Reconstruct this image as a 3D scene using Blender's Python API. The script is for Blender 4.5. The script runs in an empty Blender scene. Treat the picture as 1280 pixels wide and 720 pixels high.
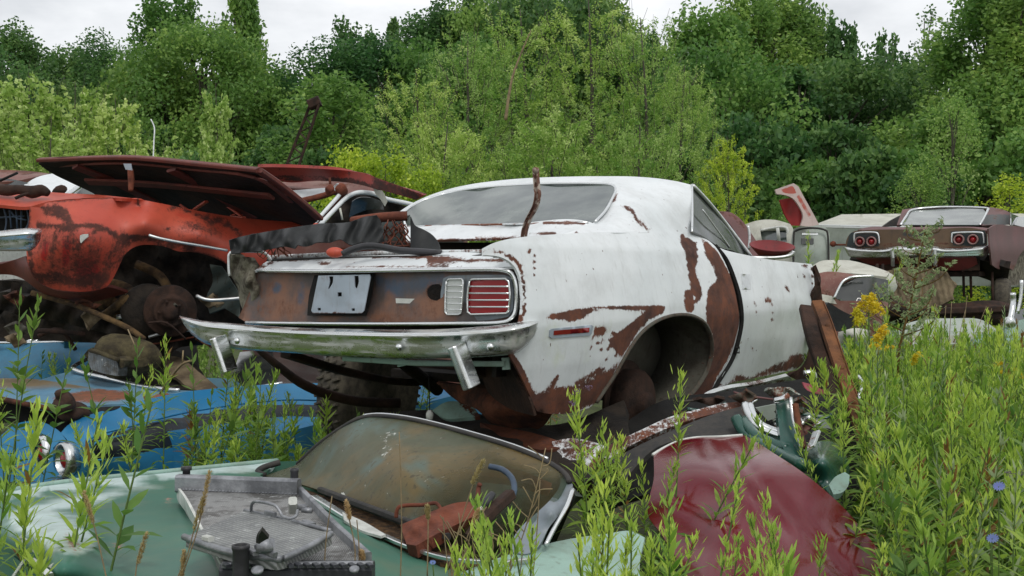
import bpy, math, random
import numpy as np
from mathutils import Vector
from mathutils.geometry import delaunay_2d_cdt

random.seed(7); rng = np.random.default_rng(7)
SC = bpy.context.scene; COL = SC.collection
# ------------------------------------------------------------------ camera model
F = 1420.2; CAM = np.array([0., 0., 1.6]); CP = -0.010
CC, CS = math.cos(CP), math.sin(CP)
def ray(px, py):
    px = np.asarray(px, float); py = np.asarray(py, float)
    a = (px-640)/F; b = (360-py)/F
    return np.stack([a, CC-b*CS, CS+b*CC], -1)
def W(px, py, d):
    return CAM + ray(px, py)*np.asarray(d, float)[..., None]
def Z(px, py, z):                       # point of a pixel on the level plane z, as (px,py,depth)
    r = ray(px, py); return (px, py, float((z-1.6)/r[2]))
# white car frame
T0 = np.array([-.752, 4.571, .83])
def rotm(y, p, r):
    cy, sy = math.cos(y), math.sin(y); cp, sp = math.cos(p), math.sin(p); cr, sr = math.cos(r), math.sin(r)
    return np.array([[cy,-sy,0],[sy,cy,0],[0,0,1]]) @ np.array([[1,0,0],[0,cp,-sp],[0,sp,cp]]) @ np.array([[cr,0,sr],[0,1,0],[-sr,0,cr]])
class Frame:
    def __init__(s, t, m): s.t = np.array(t, float); s.m = m
    def w(s, p): return np.asarray(p, float) @ s.m.T + s.t
    def K(s, px, py, **k):
        ax, v = list(k.items())[0]; i = 'xyz'.index(ax)
        o = (CAM-s.t) @ s.m; d = ray(px, py) @ s.m
        return (px, py, float((v-o[i])/d[i]))
    def L(s, px, py, d): return (W(px, py, d)-s.t) @ s.m
CF = Frame(T0, rotm(-.592, .001, .016))
# ------------------------------------------------------------------ depth surfaces
class TPS:                              # thin plate spline through (px,py,1/d)
    def __init__(s, ctrl, lam=1e-3):
        c = np.array(ctrl, float); s.p = c[:, :2]/100.; n = len(c)
        if n < 4:
            A = np.c_[np.ones(n), s.p]; s.w = None; s.a = np.linalg.lstsq(A, 1/c[:, 2], rcond=None)[0]; return
        r2 = ((s.p[:, None]-s.p[None])**2).sum(-1); Km = .5*r2*np.log(r2+1e-12)
        P = np.c_[np.ones(n), s.p]
        A = np.block([[Km+lam*np.eye(n), P], [P.T, np.zeros((3, 3))]])
        sol = np.linalg.lstsq(A, np.r_[1/c[:, 2], 0, 0, 0], rcond=None)[0]
        s.w = sol[:n]; s.a = sol[n:]
    def __call__(s, px, py):
        q = np.stack([np.asarray(px, float), np.asarray(py, float)], -1)/100.
        v = s.a[0]+q @ s.a[1:]
        if s.w is not None:
            r2 = ((q[..., None, :]-s.p)**2).sum(-1); v = v+(.5*r2*np.log(r2+1e-12)) @ s.w
        return 1/v
def sideX(y, z):
    x = np.interp(z, [.0,.2,.3,.45,.60,.66,.80,.90,.97,1.05,1.3], [.80,.86,.89,.925,.945,.94,.905,.87,.82,.76,.62])
    return x - .05*np.clip((.75-y)/.8, 0, 1)**2 - .012*np.clip(y-2, 0, 2)
def side_depth(px, py):
    o = (CAM-CF.t) @ CF.m; d = ray(px, py) @ CF.m
    s = (.9-o[0])/d[..., 0]
    for _ in range(12):
        p = o+s[..., None]*d
        s = .5*s+.5*(sideX(p[..., 1], p[..., 2])-o[0])/d[..., 0]
    return s
# ------------------------------------------------------------------ outline tools
def resample(pts, step, closed=True, smooth=True):
    P = np.array(pts, float); n = len(P); out = []
    for i in range(n if closed else n-1):
        p1, p2 = P[i], P[(i+1) % n]
        p0 = P[(i-1) % n] if (closed or i > 0) else p1; p3 = P[(i+2) % n] if (closed or i+2 < n) else p2
        def corner(a, b, c):
            u, v = b-a, c-b; lu, lv = np.linalg.norm(u[:2]), np.linalg.norm(v[:2])
            cs = (u[:2] @ v[:2])/(lu*lv+1e-12); return lu < 1e-9 or lv < 1e-9 or cs < .72 or (cs < .95 and max(lu, lv) > 2.3*min(lu, lv))
        L = np.linalg.norm((p2-p1)[:2]); k = max(1, int(round(L/step)))
        if not smooth: m1 = m2 = p2-p1
        else:
            def tan(a, b, c):           # length-aware tangent
                la = max(np.linalg.norm((b-a)[:2]), 1e-6); lb = max(np.linalg.norm((c-b)[:2]), 1e-6)
                return ((b-a)/la*lb+(c-b)/lb*la)/(la+lb)
            m1 = p2-p1 if corner(p0, p1, p2) else tan(p0, p1, p2)*L
            m2 = p2-p1 if corner(p1, p2, p3) else tan(p1, p2, p3)*L
        for j in range(k):
            t = j/k; t2, t3 = t*t, t*t*t
            out.append((2*t3-3*t2+1)*p1+(t3-2*t2+t)*m1+(-2*t3+3*t2)*p2+(t3-t2)*m2)
    if not closed: out.append(P[-1])
    return np.array(out)
def inside(px, py, poly):
    c = np.zeros(px.shape, bool); n = len(poly)
    for i in range(n):
        x1, y1 = poly[i][:2]; x2, y2 = poly[(i+1) % n][:2]
        if y1 == y2: continue
        c ^= ((y1 > py) != (y2 > py)) & (px < (x2-x1)*(py-y1)/(y2-y1)+x1)
    return c
def segd(px, py, pts, closed=False):
    d = np.full(px.shape, 1e9); n = len(pts)
    for i in range(n if closed else n-1):
        a = np.array(pts[i][:2], float); b = np.array(pts[(i+1) % n][:2], float); v = b-a
        t = np.clip(((px-a[0])*v[0]+(py-a[1])*v[1])/(v @ v+1e-9), 0, 1)
        d = np.minimum(d, np.hypot(px-a[0]-t*v[0], py-a[1]-t*v[1]))
    return d
def field(px, py, specs):               # wear and tint marks: ('e',cx,cy,rx,ry,val) ('l',pts,w,val) ('p',pts,soft,val)
    f = np.zeros(px.shape)
    for s in specs:
        if s[0] == 'e': v = np.clip(1.5-np.hypot((px-s[1])/s[3], (py-s[2])/s[4]), 0, 1)*s[5]
        elif s[0] == 'l': v = np.clip(1.5-segd(px, py, s[1])/s[2], 0, 1)*s[3]
        elif s[0] == 'p':
            sd = segd(px, py, s[1], True)*np.where(inside(px, py, s[1]), 1, -1); v = np.clip(.5+sd/(2*s[2]), 0, 1)*s[3]
        else: v = np.full(px.shape, float(s[1]))
        f = np.maximum(f, v)
    return f
# ------------------------------------------------------------------ mesh accumulator
class Geo:
    def __init__(s): s.v = []; s.f = []; s.m = []; s.r = []; s.t = []; s.n = 0; s.sm = []
    def add(s, v, f, mat=0, rust=0., tint=0., smooth=True):
        v = np.asarray(v, float); k = len(v)
        s.v.append(v); s.f += [tuple(int(i)+s.n for i in q) for q in f]; s.m += [mat]*len(f); s.sm += [smooth]*len(f)
        s.r.append(np.broadcast_to(np.asarray(rust, float), (k,)).copy()); s.t.append(np.broadcast_to(np.asarray(tint, float), (k,)).copy())
        s.n += k; return s
    def build(s, name, mats, parent=None, label=None, bevel=0):
        V = np.concatenate(s.v); off = np.array(parent['_loc']) if parent is not None else np.zeros(3)
        me = bpy.data.meshes.new(name); me.from_pydata((V-off).tolist(), [], s.f)
        if not isinstance(mats, (list, tuple)): mats = [mats]
        for m in mats: me.materials.append(m)
        me.polygons.foreach_set('material_index', s.m); me.polygons.foreach_set('use_smooth', s.sm)
        for nm, a in (('rust', s.r), ('tint', s.t)):
            at = me.attributes.new(nm, 'FLOAT', 'POINT'); at.data.foreach_set('value', np.concatenate(a).astype(np.float32))
        me.update(); me.validate()
        o = bpy.data.objects.new(name, me); COL.objects.link(o)
        if parent is not None: o.parent = parent
        if label: o['label'] = label
        if bevel:
            b = o.modifiers.new('b', 'BEVEL'); b.width = bevel; b.segments = 2; b.limit_method = 'ANGLE'
        return o
def thing(name, label, cat, loc, group=None):
    o = bpy.data.objects.new(name, None); COL.objects.link(o); o.empty_display_size = .1
    o.location = loc; o['label'] = label; o['category'] = cat; o['_loc'] = [float(c) for c in loc]
    if group: o['group'] = group
    return o
def tag(o, label, cat, group=None):
    o['label'] = label; o['category'] = cat
    if group: o['group'] = group
    return o
def solo(g, name, mats, label, cat, group=None, bevel=0):   # one-mesh thing with its origin at its base
    V = np.concatenate(g.v); c = [(V[:, 0].min()+V[:, 0].max())/2, (V[:, 1].min()+V[:, 1].max())/2, V[:, 2].min()]
    g.v = [v-np.array(c) for v in g.v]
    o = g.build(name, mats, None, None, bevel); o.location = c
    return tag(o, label, cat, group)

def patch(g, outline, depth, holes=(), step=6, thick=.008, rust=(), tint=(), mat=0, back=None, smooth=True, ripple=None):
    """sheet metal: an outline on the surface `depth`, filled with a fine grid, given real thickness"""
    O = resample([p[:2] for p in outline], step, smooth=smooth)
    Hs = [resample([p[:2] for p in h], step, smooth=smooth) for h in holes]
    if not callable(depth):
        cs = [p for p in outline if len(p) > 2]+list(depth or ()); depth = TPS(cs)
    lo, hi = O.min(0), O.max(0)
    gx, gy = np.meshgrid(np.arange(lo[0]+step/2, hi[0], step), np.arange(lo[1]+step/2, hi[1], step*.9))
    gx[1::2] += step/2; gx = gx.ravel(); gy = gy.ravel()
    k = inside(gx, gy, O) & (segd(gx, gy, O, True) > step*.45)
    for h in Hs: k &= ~inside(gx, gy, h) & (segd(gx, gy, h, True) > step*.45)
    pts = [O]; edges = [(i, (i+1) % len(O)) for i in range(len(O))]; n = len(O)
    for h in Hs:
        pts.append(h); edges += [(n+i, n+(i+1) % len(h)) for i in range(len(h))]; n += len(h)
    pts.append(np.stack([gx[k], gy[k]], 1)); P = np.concatenate(pts)
    r = delaunay_2d_cdt([Vector(p) for p in P.tolist()], edges, [], 0, 1e-5)
    V2 = np.array([tuple(v) for v in r[0]]); Fc = np.array([f for f in r[2] if len(f) == 3])
    cen = V2[Fc].mean(1); ok = inside(cen[:, 0], cen[:, 1], O)
    for h in Hs: ok &= ~inside(cen[:, 0], cen[:, 1], h)
    Fc = Fc[ok]
    d = depth(V2[:, 0], V2[:, 1])
    if ripple is not None: d = d+ripple(V2[:, 0], V2[:, 1])
    X = W(V2[:, 0], V2[:, 1], d)
    N = np.zeros_like(X); fn = np.cross(X[Fc[:, 1]]-X[Fc[:, 0]], X[Fc[:, 2]]-X[Fc[:, 0]])
    tow = ((CAM-X[Fc[:, 0]])*fn).sum(1)
    if (tow > 0).mean() < .5: Fc = Fc[:, ::-1]; fn = -fn
    for j in range(3): np.add.at(N, Fc[:, j], fn)
    N /= np.linalg.norm(N, axis=1)[:, None]+1e-12
    ru = field(V2[:, 0], V2[:, 1], rust); ti = field(V2[:, 0], V2[:, 1], tint)
    g.add(X, Fc, mat, ru, ti)
    B = X-N*thick; bm = mat if back is None else back
    g.add(B, Fc[:, ::-1], bm, ru, ti)
    e = {}
    for a, b, c in Fc:
        for u, v in ((a, b), (b, c), (c, a)): e[(u, v)] = 1
    be = [(u, v) for (u, v) in e if (v, u) not in e]
    ids = sorted({i for q in be for i in q}); mp = {i: j for j, i in enumerate(ids)}; m = len(ids)
    if m:
        g.add(np.concatenate([X[ids], B[ids]]), [(mp[v], mp[u], mp[u]+m, mp[v]+m) for u, v in be], bm, np.r_[ru[ids], ru[ids]], np.r_[ti[ids], ti[ids]], smooth=False)
    return g
def gridpx(g, st, prof, fr, thick=.006, n=6, **k):
    """pressed bumper: stations (px_top,py_top,px_bottom,py_bottom,y_base) and a profile [(v, y_offset)] in the frame's own y"""
    S = smooth3(np.array(st, float), n); V = []; m = len(prof)
    for a in S:
        for v, yo in prof:
            px, py = a[0]+(a[2]-a[0])*v, a[1]+(a[3]-a[1])*v; V.append(W(*fr.K(px, py, y=a[4]+yo)))
    V = np.array(V); N = len(S); f = [(i*m+j, (i+1)*m+j, (i+1)*m+j+1, i*m+j+1) for i in range(N-1) for j in range(m-1)]
    B = V+fr.m @ np.array([0, thick, 0]); o = N*m
    ff = [(i+o, l+o, c+o, b+o) for i, b, c, l in f]
    ring = [j for j in range(m)]+[i*m+m-1 for i in range(1, N)]+[(N-1)*m+j for j in range(m-2, -1, -1)]+[i*m for i in range(N-2, 0, -1)]
    rf = [(ring[i], ring[(i+1) % len(ring)], ring[(i+1) % len(ring)]+o, ring[i]+o) for i in range(len(ring))]
    return g.add(np.concatenate([V, B]), f+ff+rf, **k)
def wpts(pts, default=None):            # [(px,py,d)] -> world
    P = np.array([p if len(p) > 2 else (*p, default) for p in pts], float); return W(P[:, 0], P[:, 1], P[:, 2])
def frames(P, up=None):
    T = np.gradient(P, axis=0); T /= np.linalg.norm(T, axis=1)[:, None]+1e-12
    u = np.array(up, float) if up is not None else (np.array([0, 0, 1.]) if abs(T[0][2]) < .9 else np.array([0, 1., 0]))
    A = []; B = []
    for t in T:
        a = np.cross(u, t); la = np.linalg.norm(a)
        if la < 1e-3: a = A[-1] if A else np.array([1., 0, 0]); la = 1
        a = a/np.linalg.norm(a); b = np.cross(t, a); A.append(a); B.append(b)
        if up is None: u = b
    return T, np.array(A), np.array(B)
def smooth3(P, n=4):
    P = np.array(P, float)
    if len(P) < 3: return P
    out = []
    for i in range(len(P)-1):
        p0, p1, p2, p3 = P[max(i-1, 0)], P[i], P[i+1], P[min(i+2, len(P)-1)]
        for j in range(n):
            t = j/n; out.append(.5*((2*p1)+(-p0+p2)*t+(2*p0-5*p1+4*p2-p3)*t*t+(-p0+3*p1-3*p2+p3)*t**3))
    out.append(P[-1]); return np.array(out)
def sweep(g, P, sec, up=None, mat=0, rust=0., tint=0., scale=None, smooth=True, caps=True):
    P = np.array(P, float); T, A, B = frames(P, up); S = np.array(sec, float); k = len(S); n = len(P)
    sc = np.ones(n) if scale is None else np.interp(np.linspace(0, 1, n), np.linspace(0, 1, len(scale)), scale)
    V = (P[:, None]+sc[:, None, None]*(A[:, None]*S[None, :, :1]+B[:, None]*S[None, :, 1:])).reshape(-1, 3)
    f = [(i*k+j, i*k+(j+1) % k, (i+1)*k+(j+1) % k, (i+1)*k+j) for i in range(n-1) for j in range(k)]
    if caps: f += [tuple(range(k))[::-1], tuple((n-1)*k+j for j in range(k))]
    return g.add(V, f, mat, rust, tint, smooth)
def circ(r, n=8): return [(r*math.cos(2*math.pi*i/n), r*math.sin(2*math.pi*i/n)) for i in range(n)]
def rect(w, h, c=None):
    c = min(w, h)*.18 if c is None else c; w /= 2; h /= 2
    return [(-w+c, -h), (w-c, -h), (w, -h+c), (w, h-c), (w-c, h), (-w+c, h), (-w, h-c), (-w, -h+c)]
def tube(g, P, r, n=8, sm=4, **k):
    P = smooth3(P, sm) if sm else np.array(P, float)
    if isinstance(r, (list, tuple)): return sweep(g, P, circ(1., n), scale=r, **k)
    return sweep(g, P, circ(r, n), **k)
def ptube(g, pts, r, d=None, **k): return tube(g, wpts(pts, d), r, **k)
def pbar(g, pts, w, h, d=None, sm=0, up=None, **k):
    P = wpts(pts, d); P = smooth3(P, sm) if sm else P
    return sweep(g, P, rect(w, h), up=up, smooth=False, **k)
def lathe(g, c, axis, prof, n=32, mat=0, rust=0., tint=0., ell=1.):
    ax = np.array(axis, float); ax /= np.linalg.norm(ax)
    u = np.cross(ax, [0, 0, 1.]);
    if np.linalg.norm(u) < 1e-3: u = np.array([1., 0, 0])
    u /= np.linalg.norm(u); v = np.cross(ax, u); a = np.arange(n)*2*math.pi/n
    V = np.concatenate([np.array(c)+h*ax+r*(np.cos(a)[:, None]*u+ell*np.sin(a)[:, None]*v) for r, h in prof]); m = len(prof)
    f = [(i*n+j, i*n+(j+1) % n, (i+1)*n+(j+1) % n, (i+1)*n+j) for i in range(m-1) for j in range(n)]
    f += [tuple(range(n))[::-1], tuple((m-1)*n+j for j in range(n))]
    return g.add(V, f, mat, rust, tint)
def boxf(g, fr, lo, hi, mat=0, rust=0., tint=0.):      # box in a frame's own axes
    x0, y0, z0 = lo; x1, y1, z1 = hi
    v = [(x0,y0,z0),(x1,y0,z0),(x1,y1,z0),(x0,y1,z0),(x0,y0,z1),(x1,y0,z1),(x1,y1,z1),(x0,y1,z1)]
    return g.add(fr.w(v), [(3,2,1,0),(4,5,6,7),(0,1,5,4),(1,2,6,5),(2,3,7,6),(3,0,4,7)], mat, rust, tint, False)
def gridf(g, fr, fn, nu, nv, thick=.01, mat=0, rust=0., tint=0.):   # curved sheet in a frame's own axes
    U, Vv = np.meshgrid(np.linspace(0, 1, nu), np.linspace(0, 1, nv), indexing='ij')
    P = fr.w(np.array([fn(u, v) for u, v in zip(U.ravel(), Vv.ravel())])); off = fr.m @ np.array([0, 0, thick])
    f = [(i*nv+j, (i+1)*nv+j, (i+1)*nv+j+1, i*nv+j+1) for i in range(nu-1) for j in range(nv-1)]
    g.add(P, f, mat, rust, tint); return g
def lump(g, c, r, seed=0, n=14, mat=0, sq=(1, 1, 1), amp=.35, rust=0., tint=0.):   # crumpled scrap
    rr = np.random.default_rng(seed); ks = rr.normal(size=(10, 3))*2.2; ph = rr.uniform(0, 6.3, 10); V = []
    for i in range(n+1):
        th = math.pi*i/n
        for j in range(2*n):
            a = math.pi*j/n; d = np.array([math.sin(th)*math.cos(a), math.sin(th)*math.sin(a), math.cos(th)])
            V.append(np.array(c)+np.array(sq)*r*d*(1+amp*np.mean(np.sin(ks @ d+ph))*2))
    m = 2*n; f = [(i*m+j, i*m+(j+1) % m, (i+1)*m+(j+1) % m, (i+1)*m+j)[::-1] for i in range(n) for j in range(m)]
    return g.add(V, f, mat, rust, tint)
# ------------------------------------------------------------------ materials
def srgb(r, g, b):
    f = lambda c: (c/255/12.92 if c <= 10.3 else ((c/255+.055)/1.055)**2.4)
    return (f(r), f(g), f(b), 1)
class NT:
    def __init__(s, name):
        s.m = bpy.data.materials.new(name); s.m.use_nodes = True; s.t = s.m.node_tree; s.t.nodes.clear()
        s.out = s.t.nodes.new('ShaderNodeOutputMaterial'); s.b = s.t.nodes.new('ShaderNodeBsdfPrincipled')
        s.t.links.new(s.b.outputs[0], s.out.inputs[0]); s.co = s.n('ShaderNodeTexCoord').outputs['Object']
    def n(s, t, **k):
        o = s.t.nodes.new(t)
        for a, v in k.items(): setattr(o, a, v)
        return o
    def l(s, a, b): s.t.links.new(a, b)
    def set(s, i, v):
        if hasattr(v, 'links'): s.l(v, i)
        else: i.default_value = v
    def noise(s, scale, detail=4, rough=.6, st=None, dist=0.):
        c = s.co
        if st is not None:
            mp = s.n('ShaderNodeMapping'); mp.inputs['Scale'].default_value = st; s.l(c, mp.inputs[0]); c = mp.outputs[0]
        o = s.n('ShaderNodeTexNoise'); s.l(c, o.inputs['Vector']); o.inputs['Scale'].default_value = scale
        o.inputs['Detail'].default_value = detail; o.inputs['Roughness'].default_value = rough; o.inputs['Distortion'].default_value = dist
        return o.outputs['Fac']
    def math(s, op, a, b=0., c=0.):
        o = s.n('ShaderNodeMath', operation=op)
        for i, v in enumerate((a, b, c)): s.set(o.inputs[i], v)
        return o.outputs[0]
    def mr(s, v, a, b, c=0., d=1., mode='SMOOTHSTEP'):
        o = s.n('ShaderNodeMapRange', interpolation_type=mode)
        for i, x in enumerate((v, a, b, c, d)): s.set(o.inputs[i], x)
        return o.outputs[0]
    def mix(s, f, a, b, mode='MIX'):
        o = s.n('ShaderNodeMix', data_type='RGBA', blend_type=mode)
        s.set(o.inputs[0], f); s.set(o.inputs[6], a); s.set(o.inputs[7], b); return o.outputs[2]
    def attr(s, name):
        o = s.n('ShaderNodeAttribute'); o.attribute_name = name; return o.outputs['Fac']
    def bump(s, h, strength=.3, dist=.01):
        o = s.n('ShaderNodeBump'); o.inputs['Strength'].default_value = strength; o.inputs['Distance'].default_value = dist
        s.l(h, o.inputs['Height']); s.l(o.outputs[0], s.b.inputs['Normal'])
RUST_A, RUST_B, RUST_C = srgb(54, 33, 26), srgb(116, 68, 46), srgb(86, 55, 46)
def paint(name, base, tint=None, rough=.4, grime=.35, grimec=srgb(70, 62, 50), metal=0., rustk=1.0, speck=.74, coat=0., base2=None, bump=.12, rs=.09,
          rusts=(RUST_A, RUST_B, RUST_C), tk=.8, tsoft=.1, streak=True, spec=.5):
    t = NT(name)
    c = t.mix(t.mr(t.noise(1.7 if name != 'tail_panel_paint' else 5, 4), .35, .65), base, base2 or tuple(min(1, v*.82) for v in base[:3])+(1,))
    if tint is not None:
        a = t.math('ADD', t.attr('tint'), t.math('MULTIPLY', t.math('SUBTRACT', t.noise(7, 5, .65), .5), tk))
        c = t.mix(t.mr(a, .5-tsoft, .5+tsoft), c, tint)
    gr = t.math('MULTIPLY', t.mr(t.noise(5, 6, .7), .42, .72), grime)
    c = t.mix(gr, c, grimec)
    if streak:
        sk = t.math('MULTIPLY', t.mr(t.noise(9, 3, .6, st=(4, 4, .45)), .56, .74), grime*.8)
        c = t.mix(sk, c, grimec)
    sp = t.math('MULTIPLY', t.mr(t.noise(38, 2, .5), speck, speck+.04), .9)
    nz = t.math('ADD', t.math('MULTIPLY', t.noise(9, 10, .8), .75), t.math('MULTIPLY', t.noise(26, 4, .7, st=(3, 3, .35)), .25))
    ra = t.math('ADD', t.attr('rust'), t.math('MULTIPLY', t.math('SUBTRACT', nz, .5), rustk*1.9))
    ra = t.math('ADD', ra, t.math('MULTIPLY', t.math('SUBTRACT', t.noise(52, 6, .85), .5), 1.0)); rm = t.mr(ra, .5-rs, .5+rs); m = t.math('MAXIMUM', rm, sp)
    rc = t.mix(t.mr(t.noise(6, 6, .7), .3, .7), rusts[0], rusts[1]); rc = t.mix(t.mr(t.noise(23, 5, .7), .45, .65), rc, rusts[2])
    halo = t.math('MULTIPLY', t.mr(t.math('ADD', ra, t.math('MULTIPLY', t.math('SUBTRACT', t.noise(30, 4, .7, st=(3, 3, .25)), .5), 1.2)), .28, .55), .6)
    c = t.mix(halo, c, t.mix(.45, c, rusts[1])); c = t.mix(m, c, rc)
    t.l(c, t.b.inputs['Base Color'])
    t.l(t.mix(m, (rough,)*3+(1,), (.88,)*3+(1,)), t.b.inputs['Roughness'])
    t.b.inputs['Specular IOR Level'].default_value = spec
    if metal: t.l(t.math('MULTIPLY', t.math('SUBTRACT', 1., t.math('MAXIMUM', m, gr)), metal), t.b.inputs['Metallic'])
    if coat: t.l(t.math('MULTIPLY', t.math('SUBTRACT', 1., m), coat), t.b.inputs['Coat Weight']); t.b.inputs['Coat Roughness'].default_value = .08
    h = t.math('ADD', t.math('MULTIPLY', m, .5), t.math('ADD', t.math('MULTIPLY', t.noise(60, 4, .7), .35), t.math('MULTIPLY', t.noise(2.5, 2, .5), 1.2)))
    t.bump(h, bump, .02)
    return t.m
def plain(name, col, col2=None, rough=.7, scale=8, metal=0., bump=.2, bs=60, spec=.4, st=None):
    t = NT(name); c2 = col2 or tuple(v*.5 for v in col[:3])+(1,)
    t.l(t.mix(t.mr(t.noise(scale, 6, .7, st=st), .35, .65), col, c2), t.b.inputs['Base Color'])
    t.b.inputs['Roughness'].default_value = rough; t.b.inputs['Metallic'].default_value = metal; t.b.inputs['Specular IOR Level'].default_value = spec
    t.bump(t.noise(bs, 4, .7), bump, .01); return t.m
M = {}
M['white'] = paint('white_paint', (.74,.77,.78,1), rough=.38, grime=.20, speck=.73, base2=(.66,.70,.71,1), grimec=srgb(120,118,108), tint=srgb(205,212,200))
M['whiteold'] = paint('old_white_paint', (.66,.68,.64,1), rough=.5, grime=.45, grimec=srgb(96,92,78), speck=.7)
M['tail'] = paint('tail_panel_paint', srgb(128,88,66), tint=srgb(62,78,98), rough=.5, grime=.5, rusts=(srgb(92,66,52), srgb(124,82,60), srgb(84,58,46)), grimec=srgb(78,66,56), rustk=.9, speck=.8, base2=srgb(78,74,76), tk=1.6, tsoft=.25, rs=.25)
M['lid'] = paint('galvanised_plate', srgb(168,180,192), rough=.5, grime=.35, metal=.15, speck=.76, grimec=srgb(120,112,104))
def chrome(name, rough=.16, grime=.35, gc=srgb(92,88,72)):
    t = NT(name); g = t.mr(t.noise(6, 7, .75), .48, .74); s = t.mr(t.noise(10, 3, .6, st=(.6, .6, 6)), .5, .75)
    g2 = t.math('MULTIPLY', t.math('MAXIMUM', g, s), grime)
    ru = t.mr(t.math('ADD', t.attr('rust'), t.math('SUBTRACT', t.noise(16, 6, .75), .5)), .46, .54); k = t.math('MAXIMUM', g2, ru)
    t.l(t.mix(ru, t.mix(g2, (.72,.74,.74,1), gc), RUST_B), t.b.inputs['Base Color']); t.l(t.math('SUBTRACT', 1., k), t.b.inputs['Metallic'])
    t.l(t.mr(k, 0, 1, rough, .75, 'LINEAR'), t.b.inputs['Roughness']); t.bump(t.noise(2.5, 2, .5), .06, .02); return t.m
M['chrome'] = chrome('weathered_sheen_chrome', .24, .75, srgb(164,164,152)); M['trim'] = chrome('bright_trim', .22, .25)  # bumper grime is pale grey, painting in a hazy reflection over the weathering
M['dullmetal'] = chrome('dull_aluminium', .42, .4, srgb(110,108,100))
M['rust'] = plain('rusty_steel', RUST_B, RUST_A, .85, 7, bump=.5)
M['rustdark'] = plain('dark_rusty_steel', srgb(64,44,34), srgb(30,22,18), .9, 6, bump=.5)
M['rustor'] = plain('orange_rusty_beam', srgb(124,80,48), srgb(70,46,32), .85, 5, bump=.4)
M['rustred'] = plain('red_brown_rust', srgb(122,66,46), srgb(84,44,32), .85, 9, bump=.4)
M['black'] = plain('black_parts_and_shade', (.012,.011,.010,1), (.004,.004,.004,1), .85, 5, bump=.3)  # near-black for black parts, and painted shade in gaps and interiors
M['under'] = plain('greasy_underbody', srgb(46,38,30), srgb(20,17,14), .8, 9, bump=.8, bs=25)
M['well'] = paint('dusty_wheel_well', srgb(88,86,76), rough=.85, grime=.9, grimec=srgb(52,40,30), speck=.7, bump=.3)
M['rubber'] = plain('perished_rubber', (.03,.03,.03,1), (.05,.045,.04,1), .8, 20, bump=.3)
M['tyre'] = plain('dusty_tyre', srgb(92,86,74), srgb(62,58,52), .9, 20, bump=.3)
M['vinyl'] = plain('black_vinyl', (.010,.011,.012,1), (.022,.024,.024,1), .55, 6, bump=.25, bs=20, spec=.3)
M['hose'] = plain('black_hose', (.02,.02,.022,1), (.035,.035,.04,1), .45, 10, bump=.1)
def glassy(name, col, col2, rough=.06, scale=3, ior=1.7, coat=0):
    t = NT(name); n = t.mr(t.noise(scale, 5, .6), .35, .7)
    t.l(t.mix(n, col, col2), t.b.inputs['Base Color']); t.b.inputs['IOR'].default_value = ior
    t.l(t.mr(t.noise(scale*2, 5, .7), .4, .8, rough, rough+.2, 'LINEAR'), t.b.inputs['Roughness'])
    t.bump(t.noise(2.2, 1, .5), .06, .03); return t.m
M['backlight'] = glassy('dusty_rear_glass', srgb(58,68,66), srgb(112,120,114), .05, ior=2.0)
M['darkglass'] = glassy('dark_glass', (.02,.024,.025,1), (.06,.065,.06,1), .08)
M['redlens'] = glassy('red_lens', (.30,.010,.014,1), (.16,.008,.010,1), .15, ior=1.5)
M['clearlens'] = glassy('clear_lens', srgb(205,208,205), srgb(170,172,168), .25, ior=1.45)
# dirty windshield: moss and dust over clear glass
t = NT('mossy_windshield'); tr = t.n('ShaderNodeBsdfTransparent'); tr.inputs[0].default_value = (.72,.80,.76,1)
c = t.mix(t.mr(t.noise(2.2, 5, .65, dist=.6), .38, .62), srgb(76,80,58), srgb(104,88,52)); c = t.mix(t.mr(t.noise(3.4, 3, .6, dist=.5), .5, .66), c, srgb(84,100,90))
c = t.mix(t.mr(t.noise(45, 3, .7), .55, .7), c, srgb(72,66,46)); c = t.mix(t.mr(t.noise(60, 2, .5), .73, .77), c, srgb(150,150,138))
wsp = t.mr(t.math('ADD', t.attr('rust'), t.math('MULTIPLY', t.math('SUBTRACT', t.noise(30, 5, .7), .5), 1.2)), .48, .6)
c = t.mix(wsp, c, srgb(214,216,208)); t.l(c, t.b.inputs['Base Color'])
t.b.inputs['Roughness'].default_value = .45; t.b.inputs['Specular IOR Level'].default_value = .2
t.b.inputs['Coat Weight'].default_value = .12; t.b.inputs['Coat Roughness'].default_value = .2
mx = t.n('ShaderNodeMixShader'); t.l(t.mr(t.math('ADD', t.attr('tint'), t.math('MULTIPLY', t.math('SUBTRACT', t.noise(9, 6, .7), .5), .5)), 0, 1, .04, 1, 'LINEAR'), mx.inputs[0])
t.l(tr.outputs[0], mx.inputs[1]); t.l(t.b.outputs[0], mx.inputs[2]); t.l(mx.outputs[0], t.out.inputs[0]); M['mossglass'] = t.m
M['red'] = paint('faded_red_paint', srgb(192,84,62), tint=srgb(168,26,22), rough=.5, grime=.3, grimec=srgb(96,48,38), speck=.8, base2=srgb(178,66,46), tsoft=.2, rusts=(srgb(50,28,26), srgb(96,50,36), srgb(74,38,32)), rustk=1.0, rs=.22)
M['hoodrim'] = paint('rusty_red_rim', srgb(112,52,42), rough=.6, grime=.6, grimec=srgb(56,34,30), speck=.66, rusts=(srgb(70,36,30), srgb(128,74,60), srgb(60,34,28)))
M['hoodunder'] = plain('black_hood_insulation', srgb(58,38,32), srgb(14,11,10), .95, 3, bump=.9, bs=14)
M['green'] = paint('sea_green_paint', srgb(74,120,102), tint=srgb(190,208,206), rough=.36, spec=.16, grime=.5, grimec=srgb(104,118,96), speck=.78, base2=srgb(62,108,94), coat=.0, tsoft=.3, tk=1.0, streak=False, bump=.05, rusts=(srgb(150,96,84), srgb(186,140,126), srgb(140,104,84)))
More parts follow.
